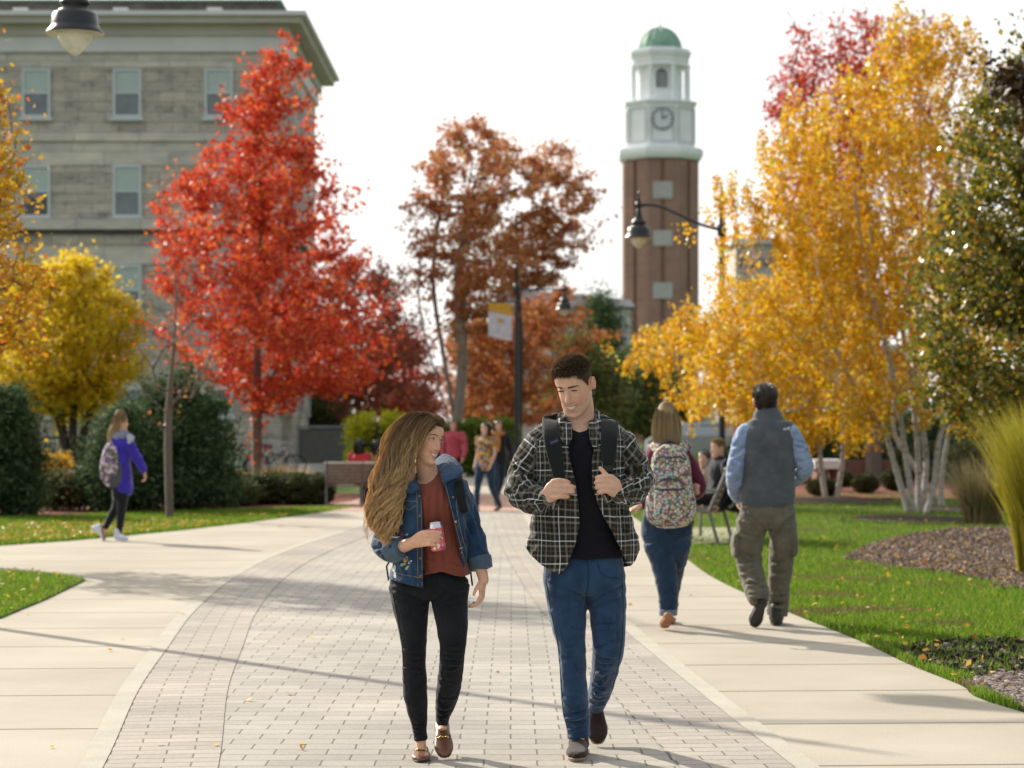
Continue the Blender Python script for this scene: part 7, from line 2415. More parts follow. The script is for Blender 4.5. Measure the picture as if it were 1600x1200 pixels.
# hair ------------------------------------------------------------------
levels = [(650, 646, 670, -.00, .030), (660, 632, 687, -.005, .075), (672, 620, 683, -.01, .084), (690, 612, 653, -.02, .074), (705, 606, 646, -.035, .066), (720, 600, 642, -.05, .058), (750, 588, 638, -.075, .054), (780, 580, 627, -.095, .054), (805, 575, 624, -.105, .050), (825, 580, 621, -.11, .042), (842, 592, 613, -.11, .026)]
lv = np.array(catmull(levels, 4))
def hair_point(u, v, y):
    xl, xr, dc, th = (np.interp(y, lv[:, 0], lv[:, i]) for i in (1, 2, 3, 4))
    ex = np.sqrt(np.maximum(0.03, 1 - (2 * u - 1) ** 2))
    return xl + (xr - xl) * u, dc + v * th * ex
g = np.random.default_rng(5)
K = 26
allp, shf = [], []
for li in range(170):
    u = g.uniform(.02, .98); v = g.choice([-1, -1, -1, 1]) * g.uniform(.45, 1.0)
    if li % 5 == 0: u = g.uniform(0, .12)
    n_ = int(g.integers(36, 68))
    o2 = g.normal(size=(n_, 2)); o2 /= np.maximum(1, np.linalg.norm(o2, axis=1) / 1.6)[:, None]
    ye = 842 - 24 * abs(2 * u - 1.05) ** 2 + g.normal() * 5 if g.uniform() > .3 else g.uniform(735, 825)
    ph, per, amp = g.uniform(0, 6.28), g.uniform(7.0, 10.5), g.uniform(3.5, 8.5)
    y0 = 664 - 13.5 * math.sin(min(1, u * .95 + .12) * PI) ** .8 + abs(v) * 8
    P_ = np.zeros((n_, K, 3))
    yj = g.normal(size=n_) * 3
    for i in range(K):
        t = i / (K - 1)
        y = y0 + (ye - y0) * t ** 1.1 + yj * t
        px, dd = hair_point(np.full(n_, u), v, y)
        wv = np.clip((y - 690) / 70, 0, 1)
        rl = (2.0 + 2.6 * math.sin(PI * min(1, t * 1.15))) * (1 - .55 * t ** 3)
        tw = y / per * .8 + ph
        px = px + wv * amp * np.sin(y / per + ph) + rl * (o2[:, 0] * np.cos(tw) - o2[:, 1] * np.sin(tw)) * .9
        dd = dd + wv * amp * .0030 * np.cos(y / per + ph) + rl * .0029 * (o2[:, 0] * np.sin(tw) + o2[:, 1] * np.cos(tw)) * .8
        D_ = B.D + dd
        P_[:, i, 0] = (px - CX) / F * D_; P_[:, i, 1] = D_; P_[:, i, 2] = H + (CY - y) / F * D_
    allp.append(P_); shf.append(np.full(n_, g.uniform(-.45, .40)) + g.normal(size=n_) * .06)
hair = strands('hair', np.concatenate(allp), .00095, M_hair_w, wom, shift=np.concatenate(shf))
# front locks: sweep from the part over the temple and back past the ear
def lock(pts, n, spread, r, seed, K=22, wavy=4.2, target=None):
    g = np.random.default_rng(seed)
    c = np.array(catmull(pts, 6)); tt = np.linspace(0, len(c) - 1, K)
    cc = np.stack([np.interp(tt, np.arange(len(c)), c[:, i]) for i in range(3)], 1)
    off = g.normal(size=(n, 2)) * spread
    P = np.zeros((n, K, 3))
    for i in range(K):
        t = i / (K - 1)
        sp = (.35 + 1.0 * math.sin(PI * min(1, t * 1.0 + .08)) + .2)
        px = cc[i, 0] + off[:, 0] * sp + wavy * min(1, t * 1.6) * np.sin(cc[i, 1] / 9.5 + np.round(off[:, 0] / spread * 1.2) * 1.3 + seed)
        py = cc[i, 1] + off[:, 1] * sp * .6
        D_ = B.D + cc[i, 2] + off[:, 1] * .0015
        P[:, i, 0] = (px - CX) / F * D_; P[:, i, 1] = D_; P[:, i, 2] = H + (CY - py) / F * D_
    return P
Ls = [lock([(682, 659, -.055), (672, 659, -.085), (660, 670, -.096), (650, 690, -.092), (642, 712, -.088), (635, 745, -.10), (624, 790, -.13), (615, 830, -.14)], 420, 3.0, 0, 1),
      lock([(686, 662, -.03), (676, 663, -.085), (661, 678, -.098), (651, 698, -.092), (643, 722, -.088), (636, 755, -.10), (624, 800, -.12), (618, 832, -.125)], 260, 1.8, 0, 2),
      lock([(676, 655, -.055), (662, 656, -.09), (648, 672, -.105), (636, 695, -.10), (624, 730, -.11), (612, 775, -.14), (606, 812, -.15), (603, 840, -.14)], 480, 4.2, 0, 3),
      lock([(668, 651, -.04), (650, 653, -.085), (634, 672, -.105), (618, 700, -.105), (604, 740, -.12), (592, 785, -.14), (590, 818, -.14), (594, 838, -.13)], 480, 4.5, 0, 4),
      lock([(656, 648, -.01), (640, 653, -.06), (622, 672, -.08), (611, 702, -.09), (598, 740, -.10), (586, 778, -.11), (582, 805, -.11), (588, 828, -.11)], 420, 4.0, 0, 5),
      lock([(691, 666, -.005), (687, 658, -.012), (676, 652.5, -.03), (660, 650.5, -.05), (642, 656, -.075), (626, 674, -.09), (611, 704, -.10), (599, 742, -.115), (590, 780, -.12)], 300, 2.4, 0, 11),
      lock([(690, 666, .012), (686, 656, .01), (672, 649.5, .005), (654, 648, -.005), (636, 654, -.03), (618, 674, -.05), (604, 704, -.07), (596, 742, -.09), (584, 785, -.10)], 300, 2.2, 0, 12),
      lock([(689, 667, -.028), (684, 661, -.045), (673, 657, -.072), (660, 661, -.092), (646, 676, -.103), (634, 700, -.105), (622, 735, -.12), (612, 780, -.14)], 300, 2.2, 0, 13),
      lock([(686, 662, -.005), (689, 672, .0), (691, 684, .02), (693, 694, .03)], 40, .6, 0, 6, wavy=.5)]
for i, P_ in enumerate(Ls):
    o = strands('hair_lock', P_, .00095, M_hair_w, None, shift=np.random.default_rng(i).uniform(-.18, .15) + np.random.default_rng(i + 9).normal(size=len(P_)) * .13); adopt(o, hair)
# loose fly-away hairs
fl = []
for i in range(70):
    u0 = random.random()
    y0 = random.uniform(690, 830)
    xl = float(np.interp(y0, lv[:, 0], lv[:, 1]))
    fl.append([(xl + 8, y0 - 14, -.06), (xl - random.uniform(1, 6), y0, -.07), (xl - random.uniform(2, 9), y0 + random.uniform(8, 20), -.07), (xl + random.uniform(-4, 3), y0 + random.uniform(22, 40), -.07)])
P_ = np.zeros((len(fl), 10, 3))
for j, q in enumerate(fl):
    c = np.array(catmull(q, 3))
    for i in range(10):
        P_[j, i] = tuple(B.p(*c[i]))
o = strands('stray_hair', P_, .0006, M_hair_w, None); adopt(o, hair)
# solid under-layer so no gaps show
b = MB()
B.L(b, [(a[0] and (lv_[1] + lv_[2]) / 2, lv_[0], lv_[3] + .01, max(3, (lv_[2] - lv_[1]) / 2 - 5.5), lv_[4] * .72) for lv_ in levels[3:-1] for a in [(1,)]], n=20)
und = remesh(b, 'hair_underlayer', M_hair_w, None, voxel=.007, smooth=2)
at = und.data.attributes.new('along', 'FLOAT', 'POINT'); at.data.foreach_set('value', np.clip((1.45 - coords(und.data)[:, 2]) / .5, 0.05, .8).astype(np.float32)); adopt(und, hair)
b = MB(); cb = MB(); cb.ball((0, .012, .036), (.0785, .0985, .0935), n=24)
scalp_cap(HW, hair, M_hair_w, .082, -.05, 1.0, .003)

# loafers
h1 = Vector((X_(658, 9.90), 9.90, .004)); t1 = Vector((X_(658, 9.655), 9.655, .004))
M_tsole = simple('dark_leather_sole', (0.05, 0.025, 0.015), rough=.6)
def loafer(h, t, up):
    o, T, k = shoe('loafer', h, t, up, .043, M_loafer, M_tsole, wom, hgt=.056, open_top=True, sole_t=.008)
    m = MB(); m.tube([T(.60, -.024, .040), T(.60, -.010, .046), T(.60, .010, .046), T(.60, .024, .040)], .0035, n=8)
    m.ball(T(.60, -.013, .047), (.006, .006, .004), n=6); m.ball(T(.60, .013, .047), (.006, .006, .004), n=6)
    x = m.build('buckle', M_gold, None, smooth=True); adopt(x, o)
    m = MB(); pts = [T(.52 + .30 * math.cos(a) if math.cos(a) > 0 else .52, .031 * math.sin(a), .040 - .012 * max(0, math.cos(a))) for a in [(-PI / 2) + PI * j / 12 for j in range(13)]]
    m.tube(pts, .0022, n=6); x = m.build('toe_seam', M_tsole, None, smooth=True); adopt(x, o)
    # foot opening
    m = MB(); m.ball(T(.30, 0, .043), (.022, .05, .012), n=10, m=None); x = m.build('instep', M_skin_w, None, smooth=True); adopt(x, o)
loafer(h1, t1, Vector((0, 0, 1)))
t2 = Vector((X_(695, 9.74), 9.74, .012)); h2 = Vector((X_(690, 9.955), 9.955, .125))
loafer(h2, t2, Vector((0, -.50, .87)))

# can held by the woman
can = thing('drink_can', B.p(681, 838, -.185), 'pink and silver drink can in the young woman\'s hand', 'can')
M_can = None
def canmat():
    m, nt, bb = newmat('can_print')
    tc = N(nt, 'ShaderNodeTexCoord')
    vo = N(nt, 'ShaderNodeTexVoronoi', i_Scale=75.0); nt.links.new(tc.outputs['Object'], vo.inputs['Vector'])
    sc = N(nt, 'ShaderNodeSeparateColor'); nt.links.new(vo.outputs['Color'], sc.inputs[0])
    r = ramp(nt, [(0, (0.75, 0.16, 0.16)), (0.45, (0.80, 0.30, 0.26)), (0.62, (0.85, 0.78, 0.75)), (0.8, (0.55, 0.08, 0.25)), (0.9, (0.18, 0.14, 0.40))], 'CONSTANT'); nt.links.new(sc.outputs[0], r.inputs[0])
    nt.links.new(r.outputs[0], bb.inputs['Base Color']); bb.inputs['Roughness'].default_value = .3; bb.inputs['Metallic'].default_value = .35
    return m
M_alu = simple('aluminium', (0.72, 0.72, 0.76), rough=.22, metal=.9, var=.03)
Rc = Matrix.Rotation(math.radians(-7), 3, 'Y')
cc = B.p(682.5, 838, -.178)
m = MB(); m.lathe([(.026, -.064), (.0325, -.056), (.033, -.05), (.033, .034), (.0325, .038)], cc, n=28, m=Rc); m.build('can_body', canmat(), can, smooth=True)
m = MB(); m.lathe([(.0325, .038), (.030, .050), (.0265, .059), (.0275, .062), (.0270, .064), (.0245, .0625), (.0240, .059), (.002, .0585)], cc, n=28, m=Rc, closed=False); m.build('can_neck', M_alu, can, smooth=True)

# backpack worn by the woman: strap by her shoulder and dangling ends
bp2 = thing('backpack', B.p(680, 790, .2), 'black backpack mostly hidden behind the young woman in denim', 'backpack')
ribbon(B, [(712, 757, .08, 7), (714, 745, .0, 7), (716, 752, -.09, 7.5), (718, 765, -.128, 7.5), (721, 782, -.128, 7), (726, 800, -.09, 6)], M_strap, 'shoulder_strap', bp2, th=.005)
b = MB(); B.L(b, [(676, 775, .20, 30, .05), (676, 800, .21, 44, .08), (676, 860, .21, 46, .08), (676, 888, .19, 36, .05)], e=2.8); remesh(b, 'pack', M_strap, bp2, voxel=.01, smooth=2)
m = MB(); m.tube([B.p(731, 860, .05), B.p(735, 890, .02), B.p(738, 914, .02)], .004, n=6); m.build('loose_strap', M_strap, bp2)
m = MB(); m.tube([B.p(612, 870, .08), B.p(604, 885, .06), B.p(607, 906, .05)], .004, n=6); m.build('loose_strap', M_strap, bp2)
# ------------------------------------------------------------------ woman in maroon, seen from behind
M_skin_o = skinmat('skin_plain', (0.60, 0.36, 0.26), (0.6, 0.24, 0.18), (0.45, 0.17, 0.14))
M_hair_bl = hairmat('hair_blonde', (0.22, 0.145, 0.07), (0.42, 0.30, 0.16), (0.55, 0.42, 0.25), trans=.25, spec=.12, rough=.6)
M_maroon = cloth('maroon_knit', (0.085, 0.006, 0.026), fade=(0.12, 0.01, 0.036), fold=.008, fscale=10)
M_jean_o = cloth('dark_blue_denim', (0.008, 0.024, 0.052), fade=(0.018, 0.048, 0.095), fold=.006, fscale=14)
M_jcuff = cloth('denim_turnup', (0.12, 0.17, 0.22), fade=(0.2, 0.25, 0.3), fold=.002)
M_flat = simple('tan_flat_shoe', (0.36, 0.17, 0.09), rough=.6)


def printmat(name, cols, scale=55, base=None):
    m, nt, b = newmat(name)
    tc = N(nt, 'ShaderNodeTexCoord')
    vo = N(nt, 'ShaderNodeTexVoronoi', i_Scale=scale); vo.inputs['Randomness'].default_value = .75; nt.links.new(tc.outputs['Object'], vo.inputs['Vector'])
    sc = N(nt, 'ShaderNodeSeparateColor'); nt.links.new(vo.outputs['Color'], sc.inputs[0])
    k = len(cols)
    r = ramp(nt, [(i / k, c) for i, c in enumerate(cols)], 'CONSTANT'); nt.links.new(sc.outputs[0], r.inputs[0])
    ed = ramp(nt, [(0.0, (1, 1, 1)), (0.42, (1, 1, 1)), (0.62, (.35, .33, .33))]); nt.links.new(vo.outputs['Distance'], ed.inputs[0])
    mx = N(nt, 'ShaderNodeMix', data_type='RGBA', blend_type='MULTIPLY'); mx.inputs[0].default_value = 1
    nt.links.new(r.outputs[0], mx.inputs[6]); nt.links.new(ed.outputs[0], mx.inputs[7])
    nt.links.new(mx.outputs[2], b.inputs['Base Color']); b.inputs['Roughness'].default_value = .85; b.inputs['Specular IOR Level'].default_value = .2
    n2 = N(nt, 'ShaderNodeTexNoise', i_Scale=12.0); nt.links.new(tc.outputs['Object'], n2.inputs['Vector'])
    bp = N(nt, 'ShaderNodeBump', i_Strength=.8, i_Distance=.01); nt.links.new(n2.outputs[0], bp.inputs['Height']); nt.links.new(bp.outputs[0], b.inputs['Normal'])
    return m


M_print = printmat('patterned_canvas', [(0.55, 0.44, 0.40), (0.36, 0.52, 0.55), (0.50, 0.24, 0.21), (0.54, 0.56, 0.26), (0.16, 0.18, 0.20), (0.64, 0.60, 0.55), (0.48, 0.36, 0.33), (0.60, 0.50, 0.48)], 50)


def back_head(b, c, yaw, s, pitch=0, roll=0):
    M = head_matrix(c, yaw, pitch, roll, s); add_head(b, M, smile=.2); return M


Cg = Fig(15.95)
g1 = thing('person', Vector((Cg.p(1045, 990).x, 15.95, 0)), 'woman in maroon top and jeans seen from behind carrying a patterned backpack', 'person')
b = MB()
HC = back_head(b, Cg.p(1042, 665, 0), 178, .96)
Cg.L(b, [(1044, 712, 0, 14, .06), (1043, 694, 0, 11.5, .055), (1042, 675, 0, 12, .055)])
Cg.L(b, [(1043, 830, 0, 28, .10), (1043, 790, 0, 24, .09), (1043, 750, 0, 24, .09), (1043, 715, 0, 24, .09), (1043, 703, 0, 18, .06)])
for l in ([(1024, 712, 0, 9, .05), (1012, 745, .03, 8, .045), (1008, 772, -.0, 7, .04), (1002, 788, -.12, 6, .03), (996, 794, -.16, 5, .025)],
          [(1066, 712, 0, 9, .05), (1080, 745, .0, 8, .045), (1090, 765, -.04, 7, .04), (1078, 780, .2, 5, .03)]):
    Cg.L(b, l, n=12)
Cg.L(b, [(1040, 835, 0, 18, .07), (1044, 900, .0, 10, .05), (1044, 960, -.02, 6, .03), (1043, 972, -.03, 6, .03)], n=12)
Cg.L(b, [(1050, 835, 0, 16, .07), (1050, 900, .15, 10, .05), (1046, 955, .45, 6, .03), (1046, 962, .5, 6, .03)], n=12)
hand(b, Cg.p(998, 791, -.15), Vector((-.8, -.3, -.35)), Vector((.3, .2, -.8)), side=1, curl=(30, 40, 30), s=.85)
remesh(b, 'body', M_skin_o, g1, voxel=.006, smooth=2)
b = MB()
Cg.L(b, [(1043, 826, 0, 36, .12), (1043, 790, 0, 33, .12), (1043, 750, 0, 32, .12), (1043, 720, 0, 35, .12), (1043, 706, 0, 34, .10), (1043, 696, 0, 22, .07)])
Cg.L(b, [(1022, 709, 0, 13, .07), (1011, 740, .03, 12, .06), (1008, 768, .0, 10.5, .055), (1004, 784, -.09, 8, .04), (1000, 790, -.13, 7.5, .035)], n=14)
Cg.L(b, [(1066, 709, 0, 13, .07), (1081, 735, .0, 13, .062), (1091, 758, -.02, 12, .06), (1088, 770, .04, 10, .055), (1076, 778, .2, 8, .04)], n=14)
remesh(b, 'maroon_top', M_maroon, g1, voxel=.009, smooth=2, wr=.010, wscale=(6, 6, 9), wseed=3)
b = MB()
Cg.L(b, [(1042, 800, 0, 36, .12), (1042, 820, 0, 39.5, .13), (1042, 836, 0, 39.5, .13), (1043, 848, 0, 36, .11)])
Cg.L(b, [(1028, 845, -.01, 25, .12), (1036, 875, -.01, 21, .10), (1041, 905, -.01, 17.5, .08), (1044, 930, -.01, 15.5, .07), (1044, 954, -.02, 13.5, .055)], cap=False)
Cg.L(b, [(1060, 845, 0, 21, .12), (1056, 875, .08, 17, .10), (1051, 905, .2, 14, .07), (1049, 935, .4, 12, .06), (1048, 952, .5, 11, .05)], cap=False)
remesh(b, 'jeans', M_jean_o, g1, voxel=.009, smooth=2, wr=.009, wscale=(7, 7, 12), wseed=9)
b = MB(); Cg.L(b, [(1044, 952, -.02, 15, .062), (1044, 962, -.02, 14.5, .06)], cap=False); remesh(b, 'turn_up', M_jcuff, g1, voxel=.008, smooth=1)
t = Vector((X_(1040, 16.02), 16.02, .006)); h_ = Vector((X_(1045, 15.78), 15.78, .11))
shoe('flat_shoe', h_, Vector((X_(1038, 15.98), 15.98, .01)), Vector((0, .4, .9)), .043, M_flat, M_flat, g1, hgt=.055, open_top=True, sole_t=.008)
shoe('flat_shoe', Vector((X_(1047, 16.4), 16.4, .01)), Vector((X_(1048, 16.64), 16.64, .005)), Vector((0, 0, 1)), .043, M_flat, M_flat, g1, hgt=.055, open_top=True, sole_t=.008)


def long_hair(fig, parent, mat, rows, n=900, seed=1, rad=.0022, K=12, wav=1.0, name='hair', HMx=None):
    """rows: py, xl, xr, dc, th"""
    lv = np.array(catmull(rows, 4)); g = np.random.default_rng(seed)
    u = g.uniform(0, 1, n); v = g.uniform(-1, 1, n); v = np.sign(v) * np.abs(v) ** .5
    P = np.zeros((n, K, 3)); y0 = rows[0][0]; y1 = rows[-1][0]
    ye = y1 + g.normal(size=n) * (y1 - y0) * .05
    for i in range(K):
        t = i / (K - 1)
        y = y0 + (1 - np.sqrt(np.maximum(0, 1 - (2 * u - 1) ** 2 * .9))) * (y1 - y0) * .12 * (1 - t) + (ye - y0) * t
        xl, xr, dc, th = (np.interp(y, lv[:, 0], lv[:, k]) for k in (1, 2, 3, 4))
        ex = np.sqrt(np.maximum(.05, 1 - (2 * u - 1) ** 2))
        px = xl + (xr - xl) * u + wav * np.sin(y / 6 + np.round(u * 8) * 2) * t
        D_ = fig.D + dc + v * th * ex
        P[:, i, 0] = (px - CX) / F * D_; P[:, i, 1] = D_; P[:, i, 2] = H + (CY - y) / F * D_
    o = strands(name, P, rad, mat, parent)
    b = MB(); fig.L(b, [((r[1] + r[2]) / 2, r[0], r[3], max(1.5, (r[2] - r[1]) / 2 * .9), r[4] * .9) for r in rows[1:]], n=18)
    q = remesh(b, 'hair_underlayer', mat, None, voxel=.010, smooth=2)
    a = q.data.attributes.new('along', 'FLOAT', 'POINT'); z = coords(q.data)[:, 2]; a.data.foreach_set('value', np.clip((z.max() - z) / (z.max() - z.min()), .05, 1).astype(np.float32)); adopt(q, o)
    if HMx: scalp_cap(HMx, o, mat, .075, -.08, 1.0, .006)
    return o


long_hair(Cg, g1, M_hair_bl, [(635, 1034, 1050, 0, .03), (639, 1026, 1057, 0, .075), (648, 1021, 1061, -.01, .098), (660, 1019, 1064, -.02, .10), (675, 1018, 1065, -.03, .09), (688, 1019, 1065, -.04, .07), (694, 1022, 1062, -.05, .05)], n=1300, seed=3, rad=.0018, HMx=HC)

bp = thing('backpack', Cg.p(1047, 760, -.2), 'large multicoloured patterned backpack on the woman in maroon', 'backpack')
b = MB(); Cg.L(b, [(1048, 704, -.16, 19, .05), (1048, 714, -.19, 28, .08), (1048, 750, -.20, 33, .10), (1048, 785, -.21, 39, .115), (1048, 806, -.20, 38, .10), (1048, 812, -.19, 34, .07)], e=2.7, n=28)
remesh(b, 'pack', M_print, bp, voxel=.008, smooth=2, wr=.004, wscale=(6, 6, 6))
b = MB(); Cg.L(b, [(1046, 757, -.29, 22, .03), (1046, 765, -.30, 24, .045), (1046, 785, -.31, 24, .05), (1046, 803, -.30, 24, .045), (1046, 808, -.29, 20, .03)], e=3, n=24); remesh(b, 'front_pocket', M_print, bp, voxel=.008, smooth=1)
M_trim = simple('pack_trim', (0.04, 0.045, 0.06), rough=.8)
for pts in ([(1026, 716, -.275), (1035, 714, -.29), (1048, 715, -.30), (1060, 714, -.29), (1070, 717, -.275)], [(1023, 764, -.345), (1035, 765, -.352), (1047, 765, -.355), (1059, 765, -.352), (1070, 763, -.345)],
            [(1024, 757, -.32), (1033, 750, -.325), (1046, 748, -.33), (1060, 750, -.325), (1069, 757, -.32)]):
    m = MB(); m.tube([Cg.p(*q) for q in pts], .006, n=6); m.build('zip', M_trim, bp)
m = MB(); m.tube([Cg.p(1038, 704, -.12), Cg.p(1037, 694, -.11), Cg.p(1047, 690, -.11), Cg.p(1056, 695, -.11), Cg.p(1056, 704, -.12)], .009, n=6); m.build('handle', M_trim, bp)
ribbon(Cg, [(1036, 716, -.17, 8), (1028, 702, -.12, 8), (1021, 694, -.03, 8), (1020, 697, .06, 8), (1022, 712, .12, 8)], M_print, 'shoulder_strap', bp, th=.012)
ribbon(Cg, [(1060, 716, -.17, 8), (1066, 702, -.12, 8), (1072, 696, -.03, 8), (1072, 699, .06, 8), (1070, 712, .12, 8)], M_print, 'shoulder_strap', bp, th=.012)

# ------------------------------------------------------------------ man in the grey vest
M_vest = cloth('grey_fleece', (0.075, 0.085, 0.098), fade=(0.10, 0.11, 0.125), fold=.006, fscale=7, sheen=.3)
M_bshirt = cloth('light_blue_shirt', (0.22, 0.30, 0.46), fade=(0.30, 0.39, 0.56), fold=.012, fscale=10)
M_olive = cloth('olive_trousers', (0.115, 0.102, 0.072), fade=(0.165, 0.148, 0.108), fold=.012, fscale=9)
M_boot = simple('black_shoe', (0.03, 0.027, 0.025), rough=.5)
Vm = Fig(16.25)
g2 = thing('person', Vector((Vm.p(1200, 980).x, 16.25, 0)), 'man in grey fleece vest and olive trousers walking away', 'person')
b = MB()
HV = back_head(b, Vm.p(1195, 630, .02), 183, 1.10)
Vm.L(b, [(1199, 668, 0, 15, .07), (1197, 650, 0, 13, .06), (1196, 636, .01, 13, .06)])
Vm.L(b, [(1199, 800, 0, 34, .11), (1199, 750, 0, 34, .11), (1199, 700, 0, 36, .11), (1199, 675, 0, 34, .09), (1199, 662, 0, 22, .07)])
for l in ([(1165, 680, 0, 11, .06), (1150, 725, -.02, 9, .05), (1150, 745, -.02, 8.5, .045), (1150, 768, .1, 7, .035), (1154, 782, .15, 7, .03)],
          [(1234, 680, 0, 11, .06), (1252, 718, -.02, 9, .05), (1256, 733, -.0, 8.5, .045), (1240, 748, .22, 6.5, .03)]):
    Vm.L(b, l, n=12)
Vm.L(b, [(1178, 800, 0, 18, .08), (1172, 870, 0, 11, .06), (1184, 935, .0, 7, .04), (1186, 945, 0, 7, .04)], n=12)
Vm.L(b, [(1222, 800, 0, 18, .08), (1220, 880, .1, 11, .06), (1214, 955, .1, 7, .04)], n=12)
hand(b, Vm.p(1153, 776, .13), Vector((.15, .3, -1)), Vector((.8, .3, 0)), side=1, curl=(20, 30, 20), s=.95)
remesh(b, 'body', M_skin_o, g2, voxel=.007, smooth=2)
short_hair(HV, g2, hairmat('hair_dark', (0.03, 0.02, 0.014), (0.05, 0.035, 0.025), (0.10, 0.07, 0.05), trans=.1), n=2600, top=.03, side=.018, seed=8, low=-.085, rad=.0014)
b = MB()
Vm.L(b, [(1199, 803, 0, 42, .125), (1199, 780, 0, 40, .12), (1199, 740, 0, 40, .12), (1199, 690, 0, 42, .12), (1199, 668, 0, 36, .09), (1198, 655, 0, 18, .07)])
Vm.L(b, [(1167, 676, 0, 16, .085), (1156, 700, -.01, 15, .075), (1150, 725, -.02, 14, .07), (1148, 745, -.02, 13, .065), (1148, 762, .06, 12, .055), (1151, 778, .13, 10, .045)], n=16)
Vm.L(b, [(1233, 676, 0, 16, .085), (1246, 700, -.01, 15, .075), (1257, 722, -.02, 13.5, .07), (1257, 736, .02, 12.5, .065), (1243, 750, .18, 10, .05), (1230, 756, .26, 9, .04)], n=16)
remesh(b, 'blue_shirt', M_bshirt, g2, voxel=.009, smooth=2, wr=.010, wscale=(6, 6, 8), wseed=14, post=lambda o: creases(o, stack(1136, 1164, 690, 770, 9, 2.6, .010, 51, 9) + stack(1242, 1270, 690, 745, 7, 2.6, .010, 52, 9)))
b = MB()
Vm.L(b, [(1199, 786, 0, 43, .145), (1199, 780, 0, 43.5, .148), (1199, 740, 0, 43, .145), (1200, 700, 0, 44, .148), (1200, 680, 0, 44, .135), (1200, 668, 0, 41, .115), (1199, 660, .0, 33, .10), (1199, 654, 0, 25, .09), (1198, 649, 0, 22.5, .085)], n=28)
v = remesh(b, 'vest', M_vest, g2, voxel=.008, smooth=2, wr=.006, wscale=(4, 4, 5), wseed=4)
M_logo = simple('logo_white', (0.6, 0.64, 0.68), rough=.7)
m = MB()
for k, r_ in enumerate((1.0, .72, .44)):
    for j in range(8):
        a0, a1 = PI / 2 * j / 8, PI / 2 * (j + 1) / 8
        R0, R1 = r_ * 5.5, (r_ - .17) * 5.5
        q = [Vm.p(1234.5 - R * math.cos(a), 671.5 - R * math.sin(a) * .9, -.152) for R, a in ((R0, a0), (R0, a1), (R1, a1), (R1, a0))]
        m.add(q, [(0, 1, 2, 3)])
m.box(Vm.p(1226.5, 669.5, -.152), (Vm.r(5), .001, Vm.r(1))); m.box(Vm.p(1226, 671.5, -.152), (Vm.r(4), .001, Vm.r(1)))
x = m.build('logo', M_logo, None); adopt(x, v)
b = MB()
Vm.L(b, [(1199, 786, 0, 41, .13), (1199, 803, 0, 43.5, .135), (1198, 815, 0, 45, .14), (1198, 824, 0, 42, .11)], cap=False)
Vm.L(b, [(1175, 815, 0, 26, .12), (1170, 850, .01, 22, .11), (1171, 880, .0, 20, .095), (1177, 905, -.06, 18.5, .085), (1184, 928, -.16, 18, .08), (1188, 938, -.2, 16, .075)], cap=False)
Vm.L(b, [(1223, 815, 0, 22, .12), (1222, 850, .05, 19.5, .11), (1220, 885, .1, 19, .095), (1217, 920, .12, 17.5, .085), (1215, 950, .12, 16.5, .08), (1214, 962, .12, 16, .08)], cap=False)
Vm.L(b, [(1149, 835, 0, 5, .09), (1148, 850, 0, 6, .1), (1149, 866, 0, 5, .09)]); Vm.L(b, [(1242, 835, .03, 4, .09), (1242, 850, .03, 5, .1), (1241, 866, .03, 4, .09)])
remesh(b, 'trousers', M_olive, g2, voxel=.009, smooth=2, wr=.010, wscale=(5.5, 5.5, 9), wseed=19, post=lambda o: creases(o, [(1160, 800, 1192, 830, 3, .012), (1238, 800, 1206, 832, 3, .012), (1152, 835, 1190, 845, 2.5, .01)] + stack(1150, 1190, 868, 900, 5, 2.8, .014, 53, 7) + stack(1166, 1202, 905, 935, 6, 2.6, .016, 54, 6) + stack(1202, 1238, 870, 905, 4, 2.8, .012, 55, 8) + stack(1200, 1232, 925, 960, 6, 2.5, .015, 56, 5)))
shoe('shoe', Vector((X_(1191, 16.02), 16.02, .19)), Vector((X_(1178, 16.12), 16.12, .005)), Vector((0, .95, .2)), .052, M_boot, M_boot, g2, hgt=.09, ankle=.045)
shoe('shoe', Vector((X_(1212, 16.28), 16.28, .006)), Vector((X_(1214, 16.58), 16.58, .006)), Vector((0, 0, 1)), .055, M_boot, M_boot, g2, hgt=.10, ankle=.048)

# ------------------------------------------------------------------ girl in the blue jacket
M_cobalt = cloth('cobalt_jacket', (0.035, 0.022, 0.30), fade=(0.05, 0.035, 0.42), fold=.012, fscale=8)
M_grey = cloth('grey_hood', (0.22, 0.26, 0.34), fold=.01)
M_legg = cloth('black_leggings', (0.008, 0.009, 0.014), fold=.003)
M_sneak = simple('white_sneaker', (0.62, 0.66, 0.75), rough=.6)
M_floral = printmat('floral_canvas', [(0.56, 0.50, 0.58), (0.24, 0.17, 0.34), (0.62, 0.58, 0.66), (0.22, 0.26, 0.14), (0.46, 0.34, 0.44)], 24)
Bg = Fig(28.3)
g3 = thing('person', Vector((Bg.p(178, 845).x, 28.3, 0)), 'blonde girl in cobalt blue jacket walking on the side path', 'person')
b = MB()
HB = back_head(b, Bg.p(189, 661, 0), 122, .95)
Bg.L(b, [(187, 690, 0, 8, .055), (188, 678, 0, 6.5, .05), (189, 668, 0, 7, .05)])
Bg.L(b, [(189, 770, 0, 13, .12), (188, 740, 0, 12, .10), (187, 705, 0, 14, .11), (187, 690, 0, 13, .09)])
Bg.L(b, [(200, 693, -.02, 5, .05), (212, 716, -.04, 4.5, .04), (222, 732, -.05, 4, .035), (226, 737, -.05, 3.4, .025)], n=12)
hand(b, Bg.p(226, 737, -.05), Vector((.15, 0, -1)), Vector((-1, 0, 0)), side=1, curl=(25, 30, 20), s=.9)
